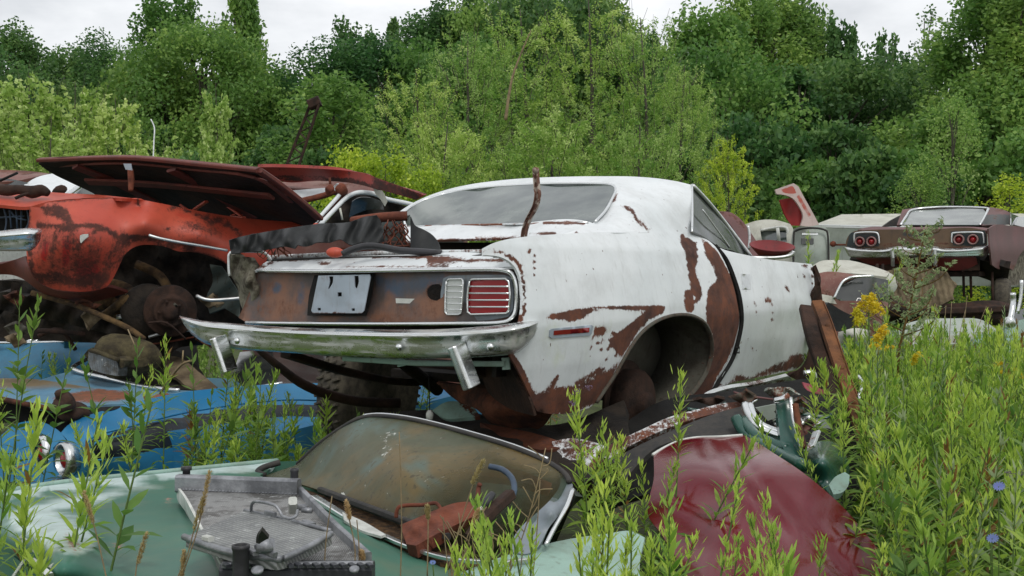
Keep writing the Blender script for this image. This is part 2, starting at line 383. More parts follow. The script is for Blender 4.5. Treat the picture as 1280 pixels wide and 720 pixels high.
M['palegreen'] = paint('pale_green_paint', srgb(150,180,168), rough=.5, spec=.25, grime=.7, grimec=srgb(120,130,116))
M['blue'] = paint('bright_blue_paint', srgb(36,110,154), tint=(.012,.014,.018,1), rough=.36, grime=.15, grimec=srgb(70,100,116), coat=.1, spec=.3, base2=srgb(52,126,166), tk=.15, tsoft=.04, speck=.8, bump=.05)
M['bluelid'] = paint('faded_blue_lid', srgb(104,142,160), tint=srgb(128,112,84), rough=.5, grime=.3, base2=srgb(90,140,172), tsoft=.3, rusts=(srgb(110,62,42), srgb(140,84,56), srgb(96,70,50)))
M['blueold'] = paint('dull_blue_paint', srgb(40,104,136), rough=.4, grime=.35, base2=srgb(70,134,164))
M['maroon'] = paint('glossy_maroon_paint', srgb(92,7,20), tint=srgb(104,22,36), rough=.07, grime=.12, grimec=srgb(120,70,76), speck=.86, base2=srgb(100,9,24), coat=.0, bump=.08, tsoft=.25, tk=1.1, streak=False, spec=.5)
M['dgreen'] = paint('dark_green_paint', srgb(22,66,58), rough=.25, grime=.2, grimec=srgb(70,80,60), coat=.4, base2=srgb(34,84,72))
M['charger'] = paint('oxidised_maroon_paint', srgb(108,68,68), tint=srgb(56,62,62), rough=.6, grime=.4, grimec=srgb(90,66,60), base2=srgb(90,60,58), speck=.7)
M['brown'] = paint('oxidised_brown_paint', srgb(118,72,62), rough=.6, grime=.5, grimec=srgb(140,120,108), base2=srgb(98,58,50))
M['grey'] = paint('weathered_grey_paint', srgb(150,160,150), rough=.6, grime=.4, grimec=srgb(110,112,96), base2=srgb(168,176,168))
M['cream'] = paint('weathered_cream_paint', srgb(196,196,184), rough=.6, grime=.45, grimec=srgb(130,124,106))
M['tan'] = plain('tan_corrugated', srgb(122,108,84), srgb(78,66,50), .85, 6)
M['debris'] = plain('leaf_litter', srgb(104,76,46), srgb(48,34,22), .95, 34, bump=1., bs=70)
# finned aluminium
def finned(name, col, col2, sc, ax):
    t = NT(name); w = t.n('ShaderNodeTexWave', wave_type='BANDS', bands_direction=ax); t.l(t.co, w.inputs[0]); w.inputs['Scale'].default_value = sc; w.inputs['Distortion'].default_value = .6
    w.inputs['Detail'].default_value = 1.
    d = t.mr(t.noise(14, 6, .75), .45, .62); c = t.mix(d, col, col2); c = t.mix(t.mr(t.noise(40, 4, .7), .6, .68), c, srgb(200,202,200))
    t.l(t.mix(t.math('MULTIPLY', t.math('SUBTRACT', 1., w.outputs['Fac']), .45), c, srgb(66,66,66)), t.b.inputs['Base Color'])
    t.b.inputs['Metallic'].default_value = .35; t.b.inputs['Roughness'].default_value = .5; t.bump(w.outputs['Fac'], .5, .004); return t.m
M['fins'] = finned('crushed_radiator_fins', srgb(158,158,156), srgb(98,96,92), 75, 'X')
M['fins2'] = finned('fine_condenser_fins', srgb(152,154,152), srgb(128,130,130), 48, 'DIAGONAL')
M['alu'] = plain('dull_cast_aluminium', srgb(158,160,164), srgb(108,110,114), .45, 12, metal=.5)
M['plastic'] = plain('dark_grey_plastic', srgb(64,66,72), srgb(44,46,50), .5, 10)
M['whiteplastic'] = plain('white_plastic', srgb(214,216,210), srgb(180,182,176), .5, 10)
M['bluegrey'] = plain('blue_grey_plastic', srgb(70,88,108), srgb(50,62,78), .4, 10)
M['pillar'] = paint('grey_blue_pillar', srgb(128,138,146), rough=.4, grime=.5, grimec=srgb(86,80,70))
M['pink'] = plain('pink_plastic', srgb(206,110,124), srgb(160,80,90), .5)
M['dirtgrey'] = plain('mud_caked_metal', srgb(128,124,108), srgb(58,50,40), .95, 16, bump=1., bs=30)
def leafm(name, a, b, c, trans=.42, rough=.5, hue=.03):
    t = NT(name); v = t.attr('tint'); r = t.n('ShaderNodeObjectInfo').outputs['Random']
    col = t.mix(t.mr(v, 0, .5, mode='LINEAR'), a, b); col = t.mix(t.mr(v, .015, .03), srgb(128, 98, 52), col); col = t.mix(t.mr(v, .5, 1, mode='LINEAR'), col, c)
    h = t.n('ShaderNodeHueSaturation'); t.l(col, h.inputs['Color']); t.l(t.mr(r, 0, 1, .5-hue*.5, .5+hue*.5, 'LINEAR'), h.inputs['Hue']); t.l(t.mr(r, 0, 1, 1.15, .85, 'LINEAR'), h.inputs['Value'])
    t.l(h.outputs[0], t.b.inputs['Base Color']); t.b.inputs['Roughness'].default_value = rough; t.b.inputs['Specular IOR Level'].default_value = .35
    tl = t.n('ShaderNodeBsdfTranslucent'); hs = t.n('ShaderNodeHueSaturation'); t.l(h.outputs[0], hs.inputs['Color']); hs.inputs['Value'].default_value = 1.25; hs.inputs['Saturation'].default_value = 1.0; t.l(hs.outputs[0], tl.inputs[0])
    mx = t.n('ShaderNodeMixShader'); mx.inputs[0].default_value = trans; t.l(t.b.outputs[0], mx.inputs[1]); t.l(tl.outputs[0], mx.inputs[2]); t.l(mx.outputs[0], t.out.inputs[0]); return t.m
M['weed'] = leafm('weed_leaf', srgb(76,114,42), srgb(114,152,56), srgb(178,202,88))
M['weeddark'] = leafm('dark_weed_leaf', srgb(58,92,40), srgb(88,124,52), srgb(126,156,70))
M['weedgrey'] = leafm('grey_green_weed', srgb(96,120,84), srgb(128,148,104), srgb(160,174,130))
M['treedark'] = leafm('dark_tree_leaf', srgb(58,94,52), srgb(86,124,64), srgb(126,158,88))
M['treemid'] = leafm('mid_tree_leaf', srgb(80,118,54), srgb(116,152,72), srgb(162,190,100))
M['treelight'] = leafm('light_willow_leaf', srgb(104,144,62), srgb(144,176,80), srgb(196,214,136))
M['sapling'] = leafm('bright_sapling_leaf', srgb(116,152,66), srgb(156,184,92), srgb(204,218,150))
M['yellowbush'] = leafm('yellow_green_leaf', srgb(120,150,44), srgb(160,186,56), srgb(200,214,90))
M['yellowflower'] = leafm('goldenrod_flower', srgb(168,156,24), srgb(206,192,36), srgb(226,214,80))
M['blueflower'] = leafm('chicory_petal', srgb(120,140,214), srgb(146,164,230), srgb(176,188,240))
M['mauve'] = leafm('mauve_flower', srgb(100,84,104), srgb(120,100,124), srgb(140,118,140))
M['seed'] = leafm('foxtail_seed', srgb(158,138,96), srgb(184,164,118), srgb(206,190,146))
M['drystem'] = plain('dry_stem', srgb(150,132,100), srgb(110,96,72), .8)
M['stem'] = plain('green_stem', srgb(92,116,54), srgb(70,92,44), .7)
M['bark'] = plain('grey_bark', srgb(98,94,82), srgb(60,56,48), .9, 12, bump=.8)
SKYA, SKYB, SUNE, EXPO = 7.0, 12.5, 1.0, 0.0
# ================================================================== WHITE COUPE
K = CF.K
car = thing('white_coupe', 'white rust-streaked fastback coupe with chrome rear bumper, stacked on a green car', 'car', (-.3, 5.6, .83))
g = Geo()
arch = [(745,503),(756,486),(768,468),(778,450),(788,433),(800,417),(815,404.5),(832,396.5),(850,393.5),(866,395.5),(880,404),(888,420),(889.5,440),(884,462),(871,484),(848,508)]
Q = [(605,310),(614,305),(630,300),(655,296),(700,292.5),(760,290),(820,289),(864,290),(880,297),(893,307),(903,322),(914,348),(921,375),(924,400),(919,425),(911,448),(899,470),(886,491),(872,503),(857,509)] + arch[::-1] + \
    [(736,510),(709,517),(685,517),(671,514),(664,498),(655,478),(645,458),(637,442),(642,425),(649,405),(652,390),(652,365),(649,345),(643,333),(634,325),(620,320),(605,319)]
rq = [('p',[(683,398),(688,393),(720,386),(760,383),(800,381.5),(831,382),(829,391),(812,400),(800,412),(786,431),(777,448),(770,440),(760,425),(772,416),(790,402),(806,389),(776,387),(742,388),(730,397),(716,402)],2.5,.95),
      ('p',[(742,409),(757,408),(760,414),(750,422),(742,420)],2,.9),('p',[(761,412),(768,414),(778,419),(792,404),(799,406),(792,424),(782,438),(772,432)],2,.9),
      ('l',[(748,420),(746,435)],1.3,.8),('l',[(753,420),(751,440)],1.2,.8),('l',[(742,420),(737,445)],1.2,.7),('l',[(763,430),(757,452)],1.5,.7),('l',[(774,436),(768,446)],1.5,.7),
      ('p',[(664,497),(672,492),(695,484),(720,482),(738,474),(760,462),(774,452),(768,470),(745,504),(709,520),(668,520)],5,.92),
      ('l',[(685,488),(697,470)],3,.75),('l',[(722,480),(752,462)],5,.72),
      ('p',[(849,292),(858,296),(871,303),(872,325),(869,340),(876,355),(878,370),(872,380),(868,385),(869,370),(864,360),(860,340),(857,320),(852,306)],1.5,1.),
      ('p',[(855,361),(866,364),(868,388),(860,392),(855,380)],1.5,1.),
      ('p',[(876,295),(886,303),(897,315),(914,346),(926,375),(926,402),(919,428),(908,452),(885,494),(850,512),(838,520),(848,506),(871,483),(886,462),(892,440),(890,420),(884,405),(882,385),(886,360),(897,350),(893,335),(882,318)],2,1.),
      ('e',662,314,3,4,.8),('l',[(667,317),(668,350)],1.4,.75),('e',707,350,3.2,2.4,.8),('l',[(637,320),(650,332),(655,360),(655,392)],2.6,.85),('l',[(606,313),(622,314),(636,320)],2,.7),
      ('l',[(638,443),(650,462),(668,500),(672,514)],4,1.),('e',650,398,5,4,.9),('e',890,486,5,6,.6)]
patch(g, Q, side_depth, step=4.5, thick=.010, rust=rq, tint=[('p',[(655,405),(690,392),(770,390),(800,420),(740,470),(690,480),(665,470)],20,.45)])
# roof, sail panels
def SD0(px, py): return (px, py, float(side_depth(np.array(float(px)), np.array(float(py))))+.004)
roofo = [K(500,264,x=-.80),K(512,256,x=-.76),K(530,247,x=-.70),K(555,238,x=-.64),K(590,230,x=-.55),K(620,226,y=1.85),(645,223.6),K(700,221,y=1.85),K(750,220.3,y=1.86),K(798,221,y=1.88),K(830,224,y=1.92),(850,227.5),
         K(864,231,x=.67),(866,250),(866,275),SD0(866,291),SD0(820,290.5),SD0(790,291),SD0(760,291),(725,293),SD0(700,294),(718,288),(730,283),K(744,277,x=.66),(757,263),(766,247),(770,237),K(766,232,y=1.5),(740,230.5),K(690,230.5,y=1.58),(640,233),K(600,236,y=1.55),(560,242),K(535,249,x=-.60),(515,259),K(507,266,x=-.70)]
patch(g, roofo, [K(860,262,x=.75),K(800,250,x=.66),K(800,275,x=.77)], step=5, thick=.010, rust=[('l',[(781,258),(790,264),(796,274),(812,289)],3.2,.66),('l',[(764,262),(771,240)],1.6,.75),('l',[(716,291),(730,287)],1.4,.7),('l',[(640,295),(800,291)],1.2,.35)])
# cowl strip between glass and boot opening
patch(g, [(503,267),(509,283),(560,281.5),(640,279.5),(737,277.5),(742,279),(728,284),(716,289),(700,294.5),(680,296),(650,297),(600,298.5),(545,300),(508,301)],
      TPS([K(509,283,y=1.0),K(740,278,y=.98),K(640,280,y=1.0),K(545,300,y=.80),K(700,294,y=.72),K(600,298,y=.78),K(503,267,y=1.1)]), step=5, thick=.01,
      rust=[('l',[(660,294),(694,292.5)],2,.85),('e',604,296,9,2,.8),('l',[(530,287),(640,284)],1,.5),('l',[(520,300),(650,297.5)],1.3,.6),('l',[(650,280),(730,278)],1.4,.8)])
# roof ahead of the crest, left flank, pillars (real sheet metal on the far side)
gridf(g, CF, lambda u, v: (-.60+1.18*v, 1.86+.80*u, 1.262-.04*(2*v-1)**4-.36*u**1.3), 8, 12)
gridf(g, CF, lambda u, v: (-.93+.10*v*v, 1.7+1.45*u, .28+.62*v), 8, 6)
gridf(g, CF, lambda u, v: (-.80+.16*v, 1.1+.9*u, .95+.27*v*(.35+.65*u)), 8, 6)
g.build('body', M['white'], car)
# boot opening dark interior, floors, firewall
g = Geo()
boxf(g, CF, (-.72,.95,.47), (.74,.99,.93)); boxf(g, CF, (-.50,.16,.48), (.62,.97,.50)); boxf(g, CF, (-.50,.13,.50), (.80,.15,.60))
boxf(g, CF, (-.50,1.0,.26), (.60,3.05,.30)); boxf(g, CF, (.60,1.95,.26), (.80,3.05,.30)); boxf(g, CF, (-.70,3.05,.28), (.80,3.09,.80)); boxf(g, CF, (.70,.16,.40),(.72,.95,.90))
g.build('inner_shell', M['under'], car)
g = Geo(); patch(g, [K(507,266,x=-.70),K(515,259,x=-.66),K(535,249,x=-.60),(560,241.5),K(600,235.5,y=1.55),(640,232.5),K(690,230,y=1.58),(740,230),K(766,231.5,y=1.5),(770,237),K(766,247,y=1.32),(757,263),K(744,277.5,y=.98),(735,278),K(640,280,y=.96),(560,282),K(509,283.5,x=-.60)], [K(640,255,y=1.22)], step=8, thick=.005)
g.build('rear_window', M['backlight'], car)
g = Geo(); ptube(g, [K(506,266,x=-.71),K(515,258.5,x=-.67),K(535,248.3,x=-.61),K(560,241,y=1.53),K(600,235,y=1.53),K(640,232,y=1.55),K(690,229.6,y=1.56),K(740,229.6,y=1.53),K(764,231,y=1.5),K(769.5,237,y=1.43),K(766,247,y=1.30),K(757,263,y=1.12),K(744,277,y=.96)], .0065)
ptube(g, [K(509,283.5,y=1.0),K(560,282,y=.98),K(640,280.2,y=.95),K(735,278.2,y=.95)], .005, rust=.5); g.build('window_trim', M['trim'], car)
# tail panel with a rusted-through hole
g = Geo(); tp = [K(322,337,y=.11),(400,338),K(500,337,y=.09),K(600,336,y=.09),K(634,337,y=.11),(643,346),K(645,375,y=.11),(643,396),K(625,403,y=.09),K(500,405,y=.07),K(308,403,y=.09),K(298,397,y=.10),(308,375),(316,352)]
patch(g, tp, [K(450,370,y=.11)], holes=[[(534,361),(540,356),(549,355),(555,361),(554,371),(546,376),(537,374),(533,368)]], step=4.5, thick=.006,
      rust=[('e',350,385,40,14,.42),('e',335,360,16,22,.42),('e',480,398,60,8,.5),('l',[(545,380),(545,402)],3,.5),('e',543,365,16,15,.6),('e',515,390,50,12,.42),('l',[(316,340),(300,398)],4,.8)],
      tint=[('p',[(470,343),(555,343),(552,362),(530,366),(500,372),(476,372)],10,.75),('e',345,360,9,8,.6),('e',376,360,6,18,.55),('e',555,350,12,10,.6)])
g.build('tail_panel', M['tail'], car)
g = Geo(); patch(g, [(393,344),(467,341.5),(466,358),(457,394.5),(384,394.5),(386,370)], lambda x, y: TPS([K(380,351,y=.09),K(470,341,y=.09),K(461,398,y=.075),K(383,397,y=.075)])(x, y), step=8, thick=.004)
pr = g.build('plate_recess_shade', M['black'], car)  # flat black patch painting the shade of the plate recess
g = Geo(); pd = TPS([K(399,344,y=.05),K(462,343,y=.05),K(453,391,y=.05),K(389,391,y=.05)])
def SD(px, py): return (px, py, float(side_depth(np.array(float(px)), np.array(float(py)))))
def hole(x, y, w, h): return [(x-w,y-h),(x+w,y-h),(x+w,y+h),(x-w,y+h)]
patch(g, [(398,344.5),(462,343),(463,347),(455,388),(452,391.5),(391,391.5),(389,388)], pd, holes=[hole(424.5,368,2.6,2.6),[(411,345.5),(416.5,345.5),(416,353),(411.5,361),(410,361),(412,352)],[(443,344.8),(448,344.8),(448.5,352),(446,361),(443.5,359),(443,352)],hole(399,386.5,2,1.6),hole(441.5,387,2,1.6)], step=3.5, thick=.004,
      rust=[('e',405,348,6,5,.5),('l',[(391,391),(452,391)],1.6,.55),('e',446,350,3,4,.55)], ripple=lambda x, y: .006*np.cos((x-424)/9)*np.clip((y-368)/14,0,1))
g.build('licence_plate_bracket', M['lid'], car)
g = Geo(); e = TPS([K(495,373,y=.075),K(520,373,y=.075),K(520,379,y=.075),K(495,379,y=.075)])
patch(g, [(494.5,373),(520,373.5),(519.5,379.5),(495,379)], e, step=5, thick=.006); g.build('badge', M['whiteplastic'], car)
# upper ledges
g = Geo()
patch(g, [K(318,338,y=.09),K(333,327,y=.16),K(341,323.5,y=.19),(420,320.5),K(500,318.5,y=.2),K(604,317.5,y=.19),(612,319),K(634,325.5,y=.14),K(642,333,y=.09),K(600,335,y=.07),K(500,336.5,y=.06),K(400,337.5,y=.07)], None, step=4.5, thick=.01,
      rust=[('l',[(340,325),(604,319)],1.8,.7),('l',[(535,327),(634,325)],3.0,.72),('e',405,330,8,2,.8),('l',[(320,336),(345,326)],3,.75),('l',[(430,334),(560,333)],1.,.55)])
ptube(g, [K(336,322,y=.2),K(420,318,y=.21),K(500,316,y=.22),K(602,315,y=.22)], .010, rust=.42)
g.build('deck_ledge', M['white'], car)
g = Geo(); ptube(g, [K(334,325.5,y=.17),K(420,322.5,y=.18),K(520,321,y=.185),K(560,320.5,y=.185),K(580,322,y=.18),K(604,319,y=.18)], .006); g.build('weather_seal', M['rubber'], car)
g = Geo()
tr = [K(322,338,y=.07),K(400,339,y=.055),K(500,338,y=.045),K(600,336.5,y=.05),K(630,338,y=.06),K(641,345,y=.075),K(645.5,362,y=.08),K(645,385,y=.08),K(639,398,y=.07),K(622,403.5,y=.055),K(560,404.5,y=.045),K(450,405,y=.04),K(308,403.5,y=.06)]
ptube(g, tr, .0085); g.build('tail_trim', M['trim'], car)
# tail lamp
g = Geo(); hd = TPS([K(554,346,y=.075),K(640,344,y=.085),K(640,398,y=.085),K(552,400,y=.07)])
patch(g, [(554,348),(562,344.5),(600,343.5),(630,343.5),(639,349),(641.5,365),(640.5,388),(635,396),(620,399),(570,400),(555,398),(551,390),(551,365)], hd, step=6, thick=.03)
lamp = g.build('tail_lamp', M['pillar'], car)
def lens(nm, mat, o, bars, xa, xb, rr=.0035):
    g = Geo(); f = lambda x, y: hd(x, y)-.012
    patch(g, o, f, step=4, thick=.02, ripple=lambda x, y: .004*((x-sum(p[0] for p in o)/len(o))/25)**2); q = g.build(nm, mat, car); q.parent = lamp
    g = Geo(); oo = resample(o, 4)
    sweep(g, W(np.r_[oo[:,0],oo[:1,0]], np.r_[oo[:,1],oo[:1,1]], f(np.r_[oo[:,0],oo[:1,0]], np.r_[oo[:,1],oo[:1,1]])-.004), circ(.0045,6))
    for y in bars: x = np.linspace(xa, xb, 6); sweep(g, W(x, x*0+y, f(x, x*0+y)-.008), circ(rr,6))
    q = g.build('lamp_bezel', M['trim'], car); q.parent = lamp
    q2 = None
lens('reversing_lens', M['clearlens'], [(558,351),(561,349),(577,348.5),(579,351),(578,372),(576,391),(573,393),(559,393),(556.5,390),(557,370)], (357,364.5,372,379.5,387), 558, 577.5, .0028)
lens('brake_lens', M['redlens'], [(587,351),(590,349),(632,348.5),(636,352),(637.5,370),(636,388),(633,391.5),(589,393),(584.5,390),(584.5,370)], (358,366.5,375,383.5), 586, 636.5)
# bumper
g = Geo(); BST = [(224,395,232,409,.10),(233,397,240,418,.03),(247,400,256,429,.0),(262,402,276,434,-.01),(300,405,302,437,-.02),(360,409,361,441,-.035),(430,411,430,446,-.045),(500,412,500,448.5,-.045),(560,411,560,448,-.035),(610,407.5,608,446,-.015),(636,404.5,632,444,.0),(650,402.5,645,441,.03),(662,401,656,433,.08),(670,400.5,668,418,.15),(672,401,671,410,.20)]
BPR = [(0,.05),(.02,-.01),(.10,-.045),(.19,-.058),(.24,-.060),(.30,-.052),(.55,-.046),(.8,-.050),(.92,-.040),(1,-.005)]
gridpx(g, BST, BPR, CF)
bumper = g.build('rear_bumper', M['chrome'], car)
for x, y in ((499.5,434),(613.5,433.5),(297,426)):
    g = Geo(); c = W(*K(x, y, y=-.10)); lathe(g, c, CF.m @ [0,-1,0], [(.014,0),(.014,.006),(.010,.012),(.003,.014)], 14); q = g.build('bolt', M['trim'], car); q.parent = bumper
for P, w in (([K(272,421,y=-.115),K(287,464,y=-.085)],.036),([K(570,431,y=-.125),K(590,484,y=-.09)],.040)):
    g = Geo(); sweep(g, wpts(P), rect(w,.085,.010), up=CF.m @ [0,-1,.15], smooth=False); g.build('bumper_guard', M['trim'], car, bevel=.004)
g = Geo(); pbar(g, [K(430,448,y=.02),K(520,454,y=.02),K(632,455,y=.04)], .02, .02); pbar(g, [K(632,447,y=.05),K(633,462,y=.05)], .03, .02); pbar(g, [K(500,446,y=.04),K(502,458,y=.04)],.03,.02)
g.build('bumper_bracket', M['palegreen'], car)
# side marker
g = Geo(); off = lambda x, y: side_depth(x, y)-.008
patch(g, [(690,411),(740,406.5),(742,408),(740,417),(738,419.5),(690,423),(687,421),(688,413)], off, step=4, thick=.012); mk = g.build('side_marker', M['lid'], car)
g = Geo(); patch(g, [(693,413.5),(737,409.5),(736.5,415.5),(692.5,419)], lambda x, y: side_depth(x, y)-.012, step=5, thick=.006); q = g.build('marker_lens', M['redlens'], car); q.parent = mk
# arch lip and wheel well
g = Geo(); A = resample(arch, 5, closed=False); ad = side_depth(A[:,0], A[:,1]); AP = W(A[:,0], A[:,1], ad)
sweep(g, AP, rect(.022,.014), smooth=True, rust=.30); AL = (AP-CF.t) @ CF.m
g.build('arch_lip', M['well'], car)
g = Geo(); n = len(AL); v = []
for s, dx in ((1,0),(1,-.12),(.97,-.26)):
    cc = np.array([0, 1.30, .22]); q = AL.copy(); q[:,1:] = cc[1:]+(q[:,1:]-cc[1:])*s; q[:,0] += dx-.006; v.append(q)
v = np.concatenate(v); f = [(i+1,i,i+n,i+1+n) for i in range(n-1)]+[(n+i+1,n+i,n+i+n,n+i+1+n) for i in range(n-1)]
rim = [2*n+i for i in range(n)]; g.add(CF.w(v), f+[tuple(rim)], 0, .0)
g.build('wheel_well', M['well'], car)
# door
g = Geo(); D = [(894,307),(905,312),(918,315.5),(932,318.5),(960,324),(990,327.5),(1014,330),(1018,336),(1019,350),(1017,372),(1012,395),(1013,420),(1006,448),(1000,458),(975,466),(940,473),(905,482),(893,488),(903,470),(915,448),(923,422),(927,398),(926,375),(918,346),(905,320)]
def door_d(x, y): return side_depth(x, y)+.010*np.sin((x-y*.6)/17.)*np.clip((y-370)/60,0,1)+.035*np.exp(-((x-985-(y-400)*.2)/18.)**2)*np.clip((y-350)/60,0,1)
patch(g, D, door_d, step=5, thick=.014, rust=[('e',960,375,6,4,.68),('l',[(944,376),(945,392)],1.5,.6),('l',[(965,378),(966,400)],1.4,.6),('l',[(1003,330),(1006,350)],1.6,.6),('p',[(978,450),(995,444),(1008,440),(1006,452),(1000,460),(960,470),(900,484),(892,489),(896,479),(940,470)],3,.72),('e',996,452,13,10,.85),('l',[(981,356),(992,372)],.9,.8),('l',[(940,432),(942,438)],2,.5),('l',[(1015,332),(1017,372)],1.8,.8),('e',925,473,9,6,.8),('e',1008,333,4,3,.6)])
dr = g.build('door', M['white'], car)
g = Geo(); patch(g, [(926.5,342),(937.5,343),(939,348),(938.5,362),(928.5,361.5)], lambda x, y: door_d(x, y)-.006, step=4, thick=.012); q = g.build('handle', M['dullmetal'], car); q.parent = dr
g = Geo(); P = [(893,307),(905,322),(916,347),(924,375),(926,399),(922,424),(914,449),(901,471),(889,489)]; P = resample(P, 6, closed=False); sweep(g, W(P[:,0], P[:,1], side_depth(P[:,0], P[:,1])+.03), rect(.05,.02), smooth=False); g.build('door_gap_shade', M['black'], car)  # black strip painting the shade inside the door gap
g = Geo(); pbar(g, [(*p, float(side_depth(*map(np.array, p)))-.015) for p in ((919,434),(924,434),(924,441),(919,441),(919,434))], .006, .008); g.build('latch', M['black'], car)
# rocker
g = Geo(); patch(g, [K(858,509,x=.90),(872,505),K(886,494,x=.90),(905,487),K(945,480,x=.90),K(985,470,x=.88),K(990,474,x=.86),(985,480),K(950,487,x=.84),K(905,499,x=.86),K(884,504,x=.86)], None, step=4.5, thick=.02, rust=[('e',890,497,10,5,.55),('l',[(905,490),(985,474)],3,.62),('l',[(858,510),(885,505)],2,.6)])
g.build('rocker_panel', M['white'], car)
# side glass
g = Geo(); patch(g, [K(866.5,233,x=.655),(872,237),(884,251),K(900,270,x=.66),K(918,293,x=.70),K(933,318,x=.74),(925,317),K(915,313,x=.80),(905,311),K(893,305,x=.83),(880,296),K(866.5,289,x=.83)], None, step=6, thick=.012); g.build('side_window', M['darkglass'], car)
g = Geo(); ptube(g, [K(865,231,x=.68),K(865.5,262,x=.77),K(865,290,x=.86)], .0055); ptube(g, [K(866,232,x=.67),K(884,251,x=.665),K(903,274,x=.67),K(920,296,x=.71),K(938,320,x=.76)], .011)
ptube(g, [K(878,262,x=.76),K(900,292,x=.78),K(912,309,x=.80)], .004); g.build('drip_rail', M['dullmetal'], car)
# hinge bar standing in the boot
g = Geo(); H = [K(671,211,y=.70),K(671.5,222,y=.70),K(672.5,236,y=.69),K(673.5,244,y=.68),K(670.5,258,y=.68),K(663,272,y=.68),K(657.5,287,y=.68),K(656,298,y=.68)]
P = smooth3(wpts(H), 5)
sweep(g, P, rect(.018,.010), up=CF.m @ [0,-1,0], smooth=False)
for s in (-1, 1): sweep(g, P+CF.m @ [s*.010,-.008,0], rect(.004,.018), up=CF.m @ [0,-1,0], smooth=False)
lathe(g, W(671,213,4.75)-[0,.0,0], CF.m @ [0,-1,0], [(.013,0),(.013,.015)], 14)
g.build('trunk_hinge', paint('rusty_white_steel', srgb(176,168,156), rough=.7, rustk=1.2, grime=.9, speck=.44, grimec=srgb(120,76,60)), car)
g = Geo(); sweep(g, P+CF.m @ [0,-.006,0], rect(.016,.004), up=CF.m @ [0,-1,0], smooth=False)
# rear axle, springs, wheel, drum, pipe, bent bar
ax0 = CF.w([-.62,1.22,.30]); ax1 = CF.w([.74,1.22,.26])
g = Geo(); tube(g, [ax0, CF.w([-.2,1.2,.30]), CF.w([.3,1.2,.28]), ax1], [.04,.045,.045,.04], 14)
lump(g, CF.w([.0,1.2,.30]), .15, 3, 14, amp=.1); g.build('rear_axle', M['rustdark'], car)
for x in (-.48,.52):
    g = Geo(); sweep(g, smooth3(CF.w([(x,.25,.42),(x,.7,.30),(x,1.2,.22),(x,1.8,.27),(x,2.3,.36)]),6), rect(.06,.035), smooth=False); g.build('leaf_spring', M['rustdark'], car)
for a, b in (((-.15,.35,.55),(-.28,1.1,.20)),((.35,.3,.5),(.42,1.15,.25))):
    g = Geo(); tube(g, CF.w([a, b]), .03, 10, 1); g.build('shock_absorber', M['rustdark'], car)
wc = W(*K(462,488,y=1.22)); wa = CF.m @ [-1,0,.04]
g = Geo(); lathe(g, wc, wa, [(.20,-.09),(.29,-.10),(.325,-.075),(.335,-.03),(.335,.03),(.325,.075),(.29,.10),(.20,.09)], 48)
for i in range(48):
    a = i*2*math.pi/48; u = np.cross(wa, [0,0,1.]); u /= np.linalg.norm(u); v = np.cross(wa, u); e = math.cos(a)*u+math.sin(a)*v; tt = -math.sin(a)*u+math.cos(a)*v
    for o_ in (-.055,0,.055): sweep(g, [wc+e*.335+wa*(o_-.02)+tt*.008, wc+e*.335+wa*(o_+.02)-tt*.008], rect(.018,.014), smooth=False)
wh = g.build('wheel', M['tyre'], car)
g = Geo(); lathe(g, wc, wa, [(.20,-.08),(.19,-.05),(.10,-.02),(.10,.02),(.19,.05),(.20,.08)], 32); q = g.build('rim', M['rustdark'], car); q.parent = wh
dc = W(*K(797,505,x=.74)); g = Geo(); lathe(g, dc, CF.m @ [1,0,0], [(.15,-.08),(.16,-.07),(.16,.0),(.145,.02),(.06,.025),(.055,.06),(.03,.065)], 32); lathe(g, dc+CF.m @ [.02,0,0], CF.m @ [1,0,0], [(.19,-.10),(.20,-.09),(.20,-.08)], 32); g.build('brake_drum', M['rustdark'], car)
g = Geo(); ptube(g, [K(322,436,y=.30),K(345,455,y=.35),K(375,478,y=.45),K(410,493,y=.6),K(450,502,y=.75),K(500,504,y=.9)], [.014,.018,.022,.024,.024,.024], n=10); g.build('tailpipe', M['rustdark'], car)
g = Geo(); patch(g, [K(545,478,y=.55),(580,482),K(620,488,y=.5),(650,494),K(668,503,y=.35),(690,518),K(680,532,y=.5),(650,540),K(620,534,y=.55),(596,512),(570,500)], [K(620,508,y=.40)], step=6, thick=.02); g.build('exhaust_muffler', M['rust'], car)
g = Geo(); patch(g, [K(636,452,y=.18),(644,470),K(662,500,y=.16),(668,520),K(640,512,y=.3),(610,490),K(600,462,y=.35),(610,455)], None, step=6, thick=.01); g.build('rear_valance', M['rustdark'], car)
g = Geo(); ptube(g, [K(536,470,y=.25),K(537,500,y=.25),K(537,513,y=.25)], .002, n=5); g.build('wire', M['black'], car)
g = Geo(); lathe(g, W(*K(537,521,y=.25)), [0,0,1], [(.006,-.028),(.009,-.02),(.009,-.012),(.013,-.011),(.015,.002),(.015,.014),(.010,.022),(.006,.028)], 14); g.build('bulb_socket', M['whiteplastic'], car)
# torn left flank: mud caked inner panel and bright edge
g = Geo(); patch(g, [(287,318,5.05),(300,320,5.0),(318,322,4.98),(328,338,4.98),(334,356,5.0),(339,374,5.0),(334,388,5.0),(323,399,5.0),(307,397,5.05),(300,378,5.1),(296,358,5.1),(288,342,5.1)], [(312,350,4.9),(318,380,4.93)], step=4, thick=.02, ripple=lambda x, y: .03*np.sin(x/4.)*np.sin(y/5.+x/9.)); g.build('inner_fender', M['dirtgrey'], car)
g = Geo(); ptube(g, [(287,345,5.0),(286,330,5.0),(288,316,5.0),(305,314,5.0),(325,314.5,4.95),(333,318,4.95),(339,326,4.95)], .007); g.build('torn_edge', M['dullmetal'], car)
